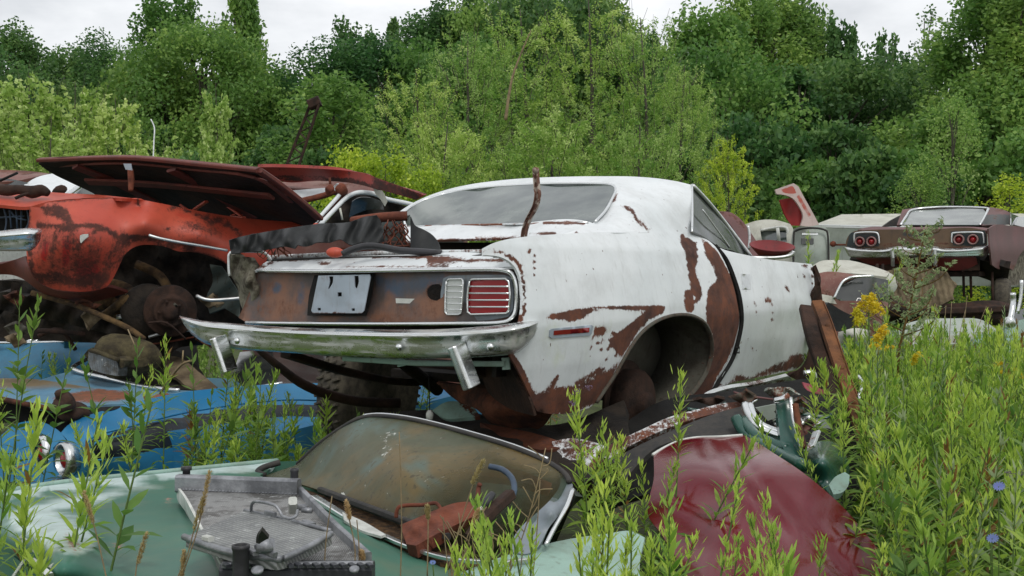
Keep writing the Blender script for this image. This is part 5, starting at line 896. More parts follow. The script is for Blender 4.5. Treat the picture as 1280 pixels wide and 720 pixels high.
# brown car with white roof
bw = thing('brown_sedan', 'oxidised brown car with white roof behind the rusty beams', 'car', (4.0, 12, 0))
g = Geo(); patch(g, [(1016,332,12.4),(1024,327,12.5),(1045,325,12.6),(1065,326,12.6),(1085,331,12.4),(1112,340,12.2),(1108,346,12.),(1070,342,12.1),(1040,341,12.1),(1018,344,12.2)], None, step=5, thick=.04, rust=[('e',1110,340,12,4,.4)]); g.build('roof', M['cream'], bw)
g = Geo(); patch(g, [(1015,344,12.),(1030,340,12.),(1055,341,12.),(1075,345,12.),(1064,347,11.9),(1054,352,11.85),(1042,372,11.8),(1050,376,11.8),(1110,376,11.8),(1110,420,11.7),(1014,420,11.9)], None, step=5, thick=.03, rust=[('e',1030,368,14,8,.5)]); g.build('body', M['brown'], bw)
g = Geo(); patch(g, [(1044,372,11.95),(1056,352,12.),(1066,347.5,12.),(1085,346,12.),(1110,350,12.),(1110,378,11.95),(1050,376,11.95)], None, step=6, thick=.01); g.build('side_window', M['darkglass'], bw)
g = Geo(); ptube(g, [(1042,374,11.75),(1052,354,11.78),(1060,348,11.8),(1068,346,11.82),(1092,345,11.8)], .014, n=6); g.build('window_trim', M['trim'], bw)
g = Geo(); patch(g, [(1018,345,11.85),(1024,346,11.85),(1023,358,11.85),(1018,360,11.85)], None, step=4, thick=.01); patch(g, [(1017,366,11.85),(1040,370,11.8),(1046,380,11.8),(1018,376,11.8)], None, step=5, thick=.02); g.build('quarter_patch', M['cream'], bw)
g = Geo(); patch(g, [(1028,385,9.),(1036,378,9.),(1052,388,9.),(1068,396,9.),(1066,408,9.),(1056,415,9.),(1040,412,9.),(1030,400,9.)], None, step=5, thick=.12); solo(g, 'black_bumper_end', M['bluegrey'] if 0 else M['vinyl'], 'black plastic box end between rusty beam and goldenrod flowers', 'plastic box')
g = Geo(); lump(g, W(1102,355,12.9), .13, 21, 16, sq=(1.5,.8,1.1), amp=.12); solo(g, 'white_round_tank', M['cream'], 'white rounded tank seen beneath the stacked maroon coupe', 'tank')
g = Geo(); patch(g, [(1048,415,7.5),(1070,410,7.5),(1088,413,7.5),(1086,424,7.5),(1062,428,7.5),(1046,430,7.5)], [(1065,418,7.4)], step=5, thick=.05); solo(g, 'white_scrap_panel', M['cream'], 'white scrap panel lying under the yellow goldenrod flowers', 'scrap panel')
# ================================================================== stacked maroon coupe
CX = Frame(W(1146,316,14.3)-[0,0,.58], rotm(-.53,0,-.01))
kc = CX.K
ch = thing('maroon_coupe', 'faded maroon fastback coupe with four round tail lamps, stacked on a pale green car', 'car', tuple(CX.w([0,2.3,0])))
g = Geo()
# right quarter and rear body
qd = lambda px: 13.85+.045*(px-1238)
patch(g, [(1236,286),(1243,281.5),(1262,282),(1282,284),(1310,287),(1310,322),(1298,309),(1290,308),(1281,312),(1274,320),(1270,330),(1266,338),(1262,335),(1258,338),(1254,334),(1250,337),(1244,334),(1240,331),(1238,312)], lambda x, y: qd(x)-.10*np.exp(-((y-312)/14.)**2), step=4, thick=.02, rust=[('e',1262,334,14,5,.6)])
# deck + roof
patch(g, [kc(1072,287,y=.22),kc(1085,284,y=.35),kc(1120,284,y=.5),kc(1180,283.5,y=.5),kc(1225,284,y=.4),kc(1240,285.5,y=.25),kc(1236,288,y=.1),kc(1160,286.5,y=.08),kc(1085,289,y=.1)], None, step=4, thick=.03, rust=[('l',[(1075,288),(1160,286),(1236,287)],1.2,.5)])
patch(g, [kc(1128,262,y=1.9),kc(1150,259,y=2.2),kc(1190,257.5,y=2.3),kc(1225,258,y=2.3),kc(1245,260,y=2.2),(1258,263.5),kc(1263,266,y=2.1),kc(1263,281,x=.80),kc(1243,281,x=.86),kc(1226,282,y=.9),kc(1231,272,y=1.3),kc(1234,264,y=1.7),kc(1232,260,y=1.9),kc(1190,259.5,y=2.),kc(1140,261.5,y=1.9),kc(1125,281,y=.9),kc(1121,281,y=.9)], None, step=4, thick=.03,
   tint=[('p',[(1229,268),(1250,268),(1262,268),(1263,281),(1240,281),(1226,281)],3,1.)], rust=[('e',1250,263,8,3,.6),('e',1244,272,5,4,.45)])
g.build('body', M['charger'], ch)
g = Geo(); gridf(g, CX, lambda u, v: (-.80, .6+2.8*u, .35+.50*v), 6, 4); gridf(g, CX, lambda u, v: (-.55+1.1*v, 2.45+1.0*u, 1.04-.12*u), 5, 5); boxf(g, CX, (-.70,.3,.28), (.70,3.4,.34)); boxf(g, CX, (-.72,.12,.35), (.72,.2,.5)); g.build('inner_shell', M['rustdark'], ch)
g = Geo(); patch(g, [kc(1128,281,y=.9),kc(1134,271,y=1.35),kc(1141,263,y=1.8),kc(1190,260.5,y=1.95),kc(1229,261,y=1.85),kc(1232,265,y=1.7),kc(1228,275,y=1.2),kc(1224,281,y=.9)], None, step=5, thick=.01); g.build('rear_window', M['backlight'], ch)
g = Geo(); ptube(g, [kc(1126,281,y=.85),kc(1133,270,y=1.3),kc(1140,262.5,y=1.78),kc(1165,259.5,y=1.93),kc(1190,258.8,y=1.98),kc(1231,260,y=1.88),kc(1234,264,y=1.7),kc(1229,275,y=1.2),kc(1225,281,y=.85)], .018, n=6); ptube(g, [kc(1263,266,x=.66),kc(1263,281,x=.82)], .012, n=5); g.build('window_trim', M['trim'], ch)
g = Geo(); patch(g, [kc(1104,283,x=-.82),(1112,277),(1122,270.5),kc(1133,266,x=-.66),kc(1127,275,x=-.66),kc(1122,283,x=-.7)], None, step=4, thick=.03); g.build('left_buttress', M['rubber'], ch)
g = Geo(); patch(g, [kc(1264,267,x=.68),kc(1272,270,x=.7),kc(1284,280,x=.8),kc(1265,281,x=.8)], None, step=4, thick=.02); g.build('side_window', M['darkglass'], ch)
g = Geo(); patch(g, [kc(1064,291,y=.08),(1070,288.5),kc(1085,287.5,y=.05),kc(1160,287,y=.04),kc(1225,286.5,y=.06),(1231,288),kc(1234,293,y=.08),kc(1234,308,y=.08),kc(1160,310,y=.04),kc(1085,311,y=.06),kc(1057,311,y=.09),(1058,300)], None, step=4, thick=.02, tint=[('p',[(1062,290),(1098,289),(1100,308),(1058,309)],2,1.),('p',[(1188,289),(1232,288),(1234,307),(1190,308)],2,1.),('p',[(1120,288),(1180,288),(1170,296),(1130,298)],4,.6)], rust=[('l',[(1100,306),(1190,305)],3,.5),('e',1141,295,2,2,1)])
g.build('tail_panel', paint('brown_tail', srgb(104,82,62), tint=srgb(46,56,58), rough=.6, grime=.5, grimec=srgb(70,60,50)), ch)
for a, b in ((1068,1099),(1190,1230)):
    g = Geo(); ptube(g, [kc(a,303,y=.02),kc(a,294,y=.02),kc(a+4,291,y=.02),kc(b-6,290.5,y=.02),kc(b-1,294,y=.02),kc(b,304,y=.02)], .012, n=6); g.build('lamp_surround', M['dullmetal'], ch)
for x, y in ((1074.5,302),(1089,301.8),(1198.5,299.5),(1216,299.3)):
    r = .062; c = CX.w(CX.L(*kc(x,y,y=.0))); ax_ = CX.m @ [0,-1,0]
    g = Geo(); lathe(g, c, ax_, [(r,-.05),(r*1.05,0),(r*.95,.02),(r*.78,.015),(r*.74,-.02)], 24); q = g.build('tail_lamp', paint('pinkish_bezel_'+str(int(x)), srgb(150,116,112), rough=.6, grime=.4) if x < 1075 else bpy.data.materials['pinkish_bezel_1074'], ch)
    g = Geo(); lathe(g, c, ax_, [(r*.74,-.02),(r*.5,-.005),(r*.35,.0),(r*.30,.014),(r*.05,.016)], 24); q2 = g.build('lamp_lens', M['redlens'], ch); q2.parent = q
g = Geo(); gridpx(g, [(1055,309,1060,319,.10),(1060,308.5,1064,321,.02),(1080,310,1080,322,-.02),(1100,311,1100,322,-.03),(1108,310,1108,322,-.035),(1120,307.8,1120,322,-.05),(1145,307.3,1145,322,-.05),(1168,307.8,1168,322,-.05),(1180,310,1180,321.5,-.035),(1200,310,1200,321,-.03),(1222,308,1222,320.5,-.02),(1233,306,1230,320,.02),(1237,305.5,1236,317,.10)], [(0,.05),(.05,.0),(.2,-.04),(.35,-.055),(.42,-.045),(.7,-.03),(.9,-.035),(1,.01)], CX, n=4)
g.build('rear_bumper', M['chrome'], ch)
for x in (1115,1168): g = Geo(); pbar(g, [kc(x,312,y=-.15),kc(x+1,322,y=-.14),kc(x+1,332,y=-.10)], .035, .05); g.build('bumper_guard', M['dullmetal'], ch)
g = Geo(); patch(g, [kc(1124,313,y=-.14),kc(1160,312,y=-.14),kc(1160,318,y=-.14),kc(1124,319,y=-.14)], None, step=5, thick=.01); g.build('licence_plate', M['cream'], ch)
g = Geo(); patch(g, [kc(1070,323,y=.05),kc(1150,323,y=.02),kc(1220,322,y=.04),kc(1222,330,y=.1),kc(1210,336,y=.12),kc(1180,337,y=.1),kc(1160,332,y=.1),kc(1120,330,y=.1),kc(1085,330,y=.1)], None, step=5, thick=.02, rust=[('e',1100,326,40,5,.5)]); g.build('rear_valance', paint('dark_red_valance', srgb(104,38,36), rough=.6, grime=.5, grimec=srgb(56,34,30)), ch)
g = Geo(); patch(g, [kc(1062,324,y=.3),kc(1100,326,y=.4),kc(1230,326,y=.4),kc(1262,336,y=.6),kc(1258,362,y=1.2),kc(1240,352,y=1.),kc(1215,344,y=.9),kc(1180,345,y=1.),kc(1130,340,y=.9),kc(1098,350,y=.8),(1080,342)], None, step=8, thick=.1, ripple=lambda x, y: .08*np.sin(x/5.)*np.sin(y/6.)); g.build('underbody', M['under'], ch)
g = Geo(); patch(g, [(1250,336),(1262,332),(1270,320),(1282,308),(1310,306),(1310,350),(1276,356),(1262,356),(1252,347)], lambda x, y: qd(x)+.25, step=5, thick=.02); g.build('wheel_well', M['dirtgrey'], ch)
for i, (x, y0, y1) in enumerate(((1096.5,330,362),(1103.5,330,368),(1204,335,370),(1213,333,372),(1068,330,345),(1240,340,385))):
    g = Geo(); ptube(g, [(x,y0,14.4),(x+1,y1,14.3)], .018, n=6); g.build('hanging_rod', M['rustdark'], ch)
wc2 = W(1252.5,371,14.5); g = Geo(); lathe(g, wc2, [.9,-.45,0], [(.14,-.09),(.20,-.10),(.235,-.06),(.24,.0),(.235,.06),(.20,.10),(.14,.09)], 32); wh2 = g.build('wheel', M['tyre'], ch)
g = Geo(); lathe(g, wc2, [.9,-.45,0], [(.14,.085),(.13,.05),(.06,.04),(.05,.07),(.02,.075)], 24)
for i in range(5): a = i*1.2566; u = np.array([.45,.9,0])/1.006; lathe(g, wc2+.095*(math.cos(a)*u+math.sin(a)*np.array([0,0,1.]))+np.array([.9,-.45,0])*.05, [.9,-.45,0], [(.016,0),(.016,.012)], 10)
q = g.build('rim', M['rustred'], ch); q.parent = wh2
# corrugated seat like block
g = Geo(); patch(g, [(1113,338,13.9),(1130,334,13.9),(1160,336,13.9),(1184,340,13.9),(1194,356,13.9),(1190,374,13.8),(1170,384,13.8),(1130,386,13.8),(1114,372,13.9)], None, step=2.5, thick=.04, ripple=lambda x, y: .018*np.sin((x-y*.25)*.8)); solo(g, 'corrugated_seat', M['tan'], 'tan corrugated bench seat wedged beneath the maroon coupe', 'seat')
g = Geo(); lump(g, W(1220,390,14.1), .3, 31, 16, sq=(1.8,.8,.5)); lump(g, W(1150,392,14.1), .3, 33, 16, sq=(2.2,.8,.4)); lump(g, W(1105,386,13.9), .25, 35, 16, sq=(1.4,.8,.5)); pbar(g, [(1090,392,13.8),(1262,386,13.8)], .08, .08)
solo(g, 'engine_scrap', M['rustdark'], 'dark rusty engine scrap packed beneath the maroon coupe', 'scrap')
# pale green car beneath
pg = thing('pale_green_car', 'pale green car with its headlamp in the weeds under the maroon coupe', 'car', (5.6, 12, 0))
g = Geo(); patch(g, [(1130,405,11.6),(1150,400,11.8),(1190,398,11.9),(1230,401,11.7),(1246,412,11.3),(1240,418,11.2),(1190,414,11.3),(1140,414,11.3)], [(1190,404,11.75)], step=5, thick=.03); patch(g, [(1120,412,11.35),(1190,413.5,11.25),(1242,416,11.15),(1238,421,11.15),(1190,421,11.2),(1120,420,11.3)], None, step=5, thick=.03); g.build('hood', M['grey'], pg)
g = Geo(); patch(g, [(1216,424,11.),(1224,418,11.05),(1240,417,11.1),(1248,412,11.2),(1262,404,11.4),(1300,396,11.7),(1300,440,11.5),(1276,446,11.2),(1262,452,11.1),(1255,470,11.),(1216,470,11.),(1214,440,11.)], None, holes=[[(1222,438),(1226,430),(1238,430),(1244,440),(1243,454),(1232,458),(1223,452)]], step=5, thick=.03, rust=[('l',[(1218,424),(1246,420)],2,.3)]); g.build('fender', M['palegreen'], pg)
g = Geo(); c = W(1232,443,11.02); lathe(g, c, [-.1,-1,0], [(.085,-.10),(.10,0),(.088,.02),(.08,.0),(.075,-.03)], 28); q = g.build('headlamp', M['trim'], pg)
g = Geo(); lathe(g, c, [-.1,-1,0], [(.076,-.03),(.06,.0),(.03,.015),(.004,.018)], 24); q2 = g.build('lamp_lens', M['clearlens'], pg); q2.parent = q
g = Geo(); patch(g, [(1120,418,11.3),(1238,420,11.2),(1216,424,11.15),(1214,470,11.1),(1110,470,11.3)], None, step=10, thick=.03, rust=[('e',1170,430,60,8,.5)]); g.build('grille', M['cream'], pg)
g = Geo()
for y in (430,437): pbar(g, [(1130,y,11.2),(1216,y,11.1)], .02, .02)
pbar(g, [(1140,447,11.1),(1214,448,11.0)], .10, .08); g.build('front_bumper', M['dullmetal'], pg)
g = Geo(); patch(g, [(1246,412,11.25),(1262,396,11.6),(1290,380,12.),(1300,396,11.75),(1262,405,11.45)], None, step=5, thick=.01); g.build('windshield', M['darkglass'], pg)
g = Geo(); ptube(g, [(1262,403,11.2),(1266,382,11.3),(1266,366,11.3)], .03, n=6); ptube(g, [(1272,392,11.2),(1276,372,11.2),(1277,350,11.2)], .02, n=6); lump(g, W(1262,404,11.1), .06, 7, 8); g.build('door_mirror', M['trim'], pg)
boxf(g := Geo(), Frame(W(1140,425,11.6), np.eye(3)), (-.2,.1,-1.0), (1.6,2.0,.0)); g.build('body', M['palegreen'], pg)
# dark gap blocker cars: low red car sliver right edge
g = Geo(); patch(g, [(1268,281,15.8),(1274,271,15.8),(1310,268,15.8),(1310,284,15.8),(1280,284,15.8)], None, step=8, thick=.1); solo(g, 'white_van', M['white'], 'white vehicle corner just visible behind the maroon coupe at right edge', 'van')
# ================================================================== vegetation
def fastmesh(name, V, quads, tris, tint, mats, mi_q=None, mi_t=None):
    me = bpy.data.meshes.new(name); nq, nt = len(quads), len(tris)
    me.vertices.add(len(V)); me.vertices.foreach_set('co', np.asarray(V, np.float32).ravel())
    li = np.concatenate([np.asarray(quads, np.int32).ravel(), np.asarray(tris, np.int32).ravel()])
    me.loops.add(len(li)); me.loops.foreach_set('vertex_index', li); me.polygons.add(nq+nt)
    st = np.concatenate([np.arange(nq)*4, nq*4+np.arange(nt)*3]).astype(np.int32); me.polygons.foreach_set('loop_start', st)
    for m in mats: me.materials.append(m)
    mi = np.concatenate([np.zeros(nq, np.int32) if mi_q is None else mi_q, np.zeros(nt, np.int32) if mi_t is None else mi_t]); me.polygons.foreach_set('material_index', mi)
    at = me.attributes.new('tint', 'FLOAT', 'POINT'); at.data.foreach_set('value', np.asarray(tint, np.float32)); me.update(calc_edges=True); return me
def unit(a): return a/(np.linalg.norm(a, axis=-1, keepdims=True)+1e-9)
def rhombs(C, r, L, Wd, up=.5, tint=None, hang=0., zs=1.):
    n = len(C); N = unit(r.normal(size=(n, 3))+[0, 0, up]); A = unit(np.cross(N, r.normal(size=(n, 3)))+np.array([0, 0, -hang])); B = unit(np.cross(N, A))
    l = (L*r.uniform(.65, 1.25, n))[:, None]; w = (Wd*r.uniform(.7, 1.2, n))[:, None]
    V = (C[:, None]+np.stack([-A*l*.5, B*w*.5-A*l*.05, A*l*.5, -B*w*.5-A*l*.05], 1)*np.array([1, 1, zs])).reshape(-1, 3); q = np.arange(4*n).reshape(n, 4)
    t = np.repeat(np.clip(r.uniform(0, 1, n)*.6+.2 if tint is None else tint+r.normal(size=n)*.16, 0, 1), 4); return V, q, t
def tree_meshes(seed, kind, nleaf, lm, L, Wd, zs=1.):
    """unit tree: height 1, crown half-width ~.5 (x and y scaled separately afterwards)"""
    r = np.random.default_rng(seed); tw = Geo(); cl = []
    if kind == 'broad':
        for i in range(95):
            a = r.uniform(0, 6.283); z = r.uniform(-.95, 1); rad = math.sqrt(1-z*z)*r.uniform(.55, 1.05)
            cl.append((np.array([rad*math.cos(a)*.44, rad*math.sin(a)*.44, .58+.37*z]), r.uniform(.07, .15)))
    elif kind == 'tall':
        for i in range(90):
            z = r.uniform(.12, .97); rad = .40*math.sin(min(1, z*1.35+.1)*math.pi*.62+.45)**.8*r.uniform(.3, 1.)*(1.15-z*.55); a = r.uniform(0, 6.283)
            cl.append((np.array([rad*math.cos(a), rad*math.sin(a), z]), r.uniform(.05, .10)))
    elif kind == 'spruce':
        for i in range(130):
            z = r.uniform(.05, .97); rad = .46*(1-z)**.8*r.uniform(.55, 1.)+.01; a = r.uniform(0, 6.283)
            cl.append((np.array([rad*math.cos(a), rad*math.sin(a), z]), .04+.05*(1-z)))
    elif kind == 'shrub':
        for i in range(120):
            a = r.uniform(0, 6.283); z = r.uniform(0, 1)**.8; rad = math.sqrt(max(0, 1-z*z*.92))*r.uniform(.5, 1.0)
            cl.append((np.array([rad*math.cos(a)*.5, rad*math.sin(a)*.5, .04+.90*z]), r.uniform(.06, .13)))
    elif kind == 'sparse':
        for i in range(60):
            a = r.uniform(0, 6.283); z = r.uniform(.2, .98); rad = r.uniform(.1, .5)*math.sin(math.pi*min(.95, z*.9+.1))**.5
            cl.append((np.array([rad*math.cos(a), rad*math.sin(a), z]), r.uniform(.04, .08)))
    C = []; T = []; wts = np.array([c[1]**2 for c in cl]); cnt = (nleaf*wts/wts.sum()).astype(int)
    if kind == 'willowy' or kind == 'sapling':
        nt = 420 if kind == 'willowy' else 170; C = []; T = []; per = nleaf//nt
        for i in range(nt):
            a = r.uniform(0, 6.283); z0 = r.uniform(.02, .86); mx = .50*math.sin(math.pi*min(1., z0*.85+.22))**.7 if kind == 'willowy' else .46*(1-z0)**.75
            rr_ = mx*r.uniform(.1, .85)**.7; p = np.array([rr_*math.cos(a), rr_*math.sin(a), z0]); dr = unit(np.array([math.cos(a)*.55, math.sin(a)*.55, r.uniform(.5, 1.3)])+r.normal(size=3)*.25); ln = r.uniform(.10, .24)*(1-.4*z0)
            s = r.uniform(0, 1, per)[:, None]; pts = p+dr*ln*s+np.array([0, 0, -.05])*s*s+r.normal(size=(per, 3))*(.016 if kind == 'sapling' else .010)*[1, 1, zs]
            C.append(pts); T.append(np.full(per, r.uniform(.15, .75)+.1*z0))
            if i % 3 == 0: sweep(tw, np.array([p-dr*ln*.3, p+dr*ln*.5, p+dr*ln]), circ(.0022, 3), scale=[1., .3])
    else:
        for (c, rad), k in zip(cl, cnt):
            d = unit(r.normal(size=(k, 3))); rr_ = rad*r.uniform(.35, 1.15, (k, 1)); sq = np.array([1, 1, .62 if kind != 'tall' else .9])
            C.append(c+d*rr_*sq+[0, 0, 0]); T.append(np.full(k, r.uniform(.1, .7)))
            if kind == 'spruce': C[-1][:, 2] -= .25*rad
        for i in range(0, len(cl), 3 if kind != 'sparse' else 1):
            c = cl[i][0]; b = np.array([0, 0, max(.08, c[2]-.22)]); sweep(tw, np.array([b, (b+c)/2+r.normal(size=3)*.015+[0, 0, .02], c]), circ(.007, 4), scale=[1., .35])
    C = np.concatenate(C); T = np.concatenate(T); V, q, t = rhombs(C, r, L, Wd, tint=T, hang=.3, zs=zs); t = np.maximum(t, .05)
    crown = fastmesh('crown', V, q, np.zeros((0, 3), int), t, [lm])
    P = np.array([[0, 0, -.02], [r.normal()*.01, r.normal()*.01, .3], [r.normal()*.02, r.normal()*.02, .6], [0, 0, .93]])
    sweep(tw, smooth3(P, 3), circ(.016, 7), scale=[1.3, .9, .6, .15]); Vt = np.concatenate(tw.v)
    tm = bpy.data.meshes.new('trunk'); tm.from_pydata(Vt.tolist(), [], tw.f); tm.materials.append(M['bark']); tm.update(); return crown, tm
TREES = {}
def tree(px, ytop, wpx, d, kind, mat, label, group, nl=12000, leaf=.022, asp=.65, seed=0, cat='tree', name='tree', z0=0.):
    ratio = max(.25, round(2.5*(wpx/F*d)/(1.6+(346-ytop)/F*d-z0))/2.5); key = (kind, mat, nl, leaf, seed, ratio)
    if key not in TREES: TREES[key] = tree_meshes((sum(map(ord, kind))*31+seed*977) % 9973, kind, nl, M[mat], leaf, leaf*asp, ratio)
    cr, tk = TREES[key]; p = W(px, 346, d); H = 1.6+(346-ytop)/F*d-z0; w = wpx/F*d
    o = thing(name, label, cat, (p[0], d, z0), group); rz = random.random()*6.28
    for nm, me in (('crown', cr), ('trunk', tk)):
        c = bpy.data.objects.new(nm, me); COL.objects.link(c); c.parent = o
    o.scale = (w, w, H); o.rotation_euler = (0, 0, rz); return o
G1 = 'trees of the dark woodland behind the yard'
def dark(px, yt, w, d, kind='broad', mat='treedark', seed=0, nl=13000, leaf=.026, lab=None):
    L_ = {'broad': 'broadleaf woodland tree, one of the rounded crowns behind the yard', 'tall': 'tall woodland tree with a narrow crown behind the yard', 'spruce': 'dark conical tree in the woodland behind the yard', 'shrub': 'dark bushy undergrowth tree at the foot of the woodland', 'sparse': 'thin half-bare tree in the woodland gap at right'}
    w *= {'broad': 2.0, 'tall': 1.6, 'spruce': 1.5, 'shrub': 1.3, 'sparse': 1.2}[kind]; leaf = .185/(w/F*d); nl = int(np.clip(380*(w/F*d)*(1.6+(346-yt)/F*d), 8000, 44000)/4000)*4000 if kind != 'sparse' else nl; leaf = round(leaf/.006)*.006
    return tree(px, yt, w, d, kind, mat, lab or L_[kind], G1 if lab is None and kind != 'sparse' else None, nl, leaf, seed=seed, name={'spruce': 'conifer', 'shrub': 'woodland_shrub'}.get(kind, 'woodland_tree'))
for a in [(-50,40,150,47,'broad','treedark',0),(5,35,95,50,'broad','treedark',1),(58,62,75,58,'tall','treedark',2),(98,60,70,60,'broad','treedark',2),(152,42,92,58,'broad','treedark',0),(120,80,90,62,'broad','treedark',1),
          (210,-8,105,45,'tall','treemid',1),(303,-25,70,47,'tall','treemid',3),(255,28,150,42,'broad','treemid',2),(200,70,110,44,'broad','treemid',0),(290,80,120,43,'broad','treemid',1),(345,110,90,46,'broad','treedark',1),(180,150,120,40,'shrub','treedark',0),
          (392,50,95,43,'broad','treedark',0),(440,32,85,47,'tall','treedark',2),(462,48,90,44,'broad','treedark',1),(415,92,92,34,'broad','treemid',3),(350,150,90,36,'shrub','treedark',1),
          (492,12,60,55,'spruce','treedark',0),(525,22,90,50,'broad','treedark',2),(570,2,110,50,'tall','treedark',1),(560,40,140,44,'broad','treemid',0),(625,-6,130,50,'broad','treemid',2),(690,-10,130,48,'broad','treedark',3),(738,-14,85,50,'broad','treemid',1),(795,30,90,52,'tall','treedark',2),(820,50,120,48,'broad','treedark',0),
          (885,10,80,42,'broad','treemid',3),(925,-10,120,44,'tall','treemid',1),(965,-8,100,46,'broad','treemid',2),(895,60,140,38,'broad','treemid',0),(1000,75,120,37,'spruce','treedark',1),(995,2,60,47,'broad','treedark',1),(1050,28,60,44,'tall','treedark',2),(1050,70,140,40,'broad','treedark',3),(1100,75,90,45,'broad','treedark',0),(1130,75,70,50,'tall','treedark',1),
          (1235,-20,100,36,'broad','treemid',3),(1275,-30,160,34,'tall','treemid',1),(1180,60,120,42,'broad','treedark',2),(1340,-30,140,36,'broad','treemid',0),(1240,90,160,34,'broad','treemid',2),(950,130,140,34,'shrub','treedark',0),(1040,150,150,34,'shrub','treedark',1),(1120,180,150,31,'shrub','treemid',0),(1185,130,130,32,'shrub','treemid',1),(1290,150,160,30,'shrub','treemid',2),(870,140,140,34,'shrub','treedark',2)]: dark(*a)
dark(1165,12,150,46,'sparse','treedark',0,2600,.024); dark(1110,40,70,47,'sparse','treedark',1,2200,.024, lab='thin bare-topped tree standing against the bright sky gap')
for i, px in enumerate(range(-120, 1420, 75)): dark(px, 190+12*math.sin(i*2.3), 130, 31+2*math.sin(i), 'shrub', 'treedark' if i % 3 else 'treemid', i % 3)
G2 = 'pale saplings crowding behind the red car'
for a in [(-20,72,190,17.5,0),(38,66,170,16.5,1),(95,74,170,17,2),(145,96,140,16.5,0),(205,155,110,16,1),(65,120,170,15.5,2),(-60,100,160,16,1),(170,160,120,15,2)]:
    tree(a[0], a[1], a[2], a[3], 'willowy', 'sapling', 'pale green sapling in the dense row behind the red car at left', G2, 9000, .040, .75, seed=a[4], name='sapling')
tree(270, 74, 105, 15, 'sapling', 'sapling', 'pointed bright green sapling standing alone above the raised red hood', None, 7000, .040, .8, seed=5, name='sapling')
tree(245, 172, 80, 14.5, 'sapling', 'sapling', 'small pale sapling just left of the pointed sapling', None, 3500, .045, .8, seed=6, name='sapling')
G3 = 'willow trees massed behind the white coupe'
for a in [(520,58,200,21,0),(585,12,210,22,1),(650,-20,250,23,2),(735,-40,260,23,0),(800,-8,220,22,1),(855,55,160,21,2),(560,130,220,19.5,1),(690,120,260,19.5,2),(800,130,220,19.5,0),(470,150,120,21,2)]:
    tree(a[0], a[1], a[2], a[3], 'willowy', 'treelight', 'feathery pale green willow in the big mass behind the white coupe', G3, 26000, .018, .45, seed=a[4], name='willow')
tree(908, 148, 110, 17.5, 'willowy', 'yellowbush', 'yellow green leafy shrub right of the white coupe roof', None, 22000, .026, .5, seed=4, cat='shrub', name='leafy_shrub')
for i, a in enumerate([(432,180,110,18.6),(482,186,120,18.4),(530,202,90,18.2)]):
    tree(a[0], a[1], a[2], a[3], 'shrub', 'yellowbush', ['bright yellow green bush beside the crane boom', 'bright yellow green bush, middle of three behind the rusty coupe', 'bright yellow green bush nearest the white coupe roof'][i], 'yellow green bushes behind the rusty coupe', 7000, .045, .7, seed=i+3, cat='bush', name='yellow_bush')
tree(1262, 215, 130, 24, 'shrub', 'yellowbush', 'olive and yellow bush behind the maroon coupe roof', None, 8000, .035, .7, seed=7, cat='bush', name='olive_bush')
for i, (px, yt, w_) in enumerate(((1190,110,110),(1150,200,120),(975,245,60))):
    tree(px, yt, w_, 28-3*i, 'shrub', 'sapling' if i == 0 else 'treemid', ['light green vine-hung tree at right among dark trees', 'mid green bush behind the box trailer', 'small green bush behind the upright fender'][i], None, 8000, .03, .7, seed=i+9, cat=('tree' if i == 0 else 'bush'), name='green_bush')
tree(985, 262, 50, 14.5, 'shrub', 'treemid', 'leafy vine bush tangled behind the upright red fender', None, 2500, .07, .8, seed=12, cat='bush', name='vine_bush', z0=1.3)
# a few pale trunks / dead stems in the willow mass
g = Geo(); ptube(g, [(632,150,18.5),(636,120,18.5),(641,95,18.5),(652,65,18.5),(664,38,18.5)], [.028,.022,.016,.008], n=6); solo(g, 'bare_stem', M['drystem'], 'bare pale curved stem rising in front of the willows', 'stem')

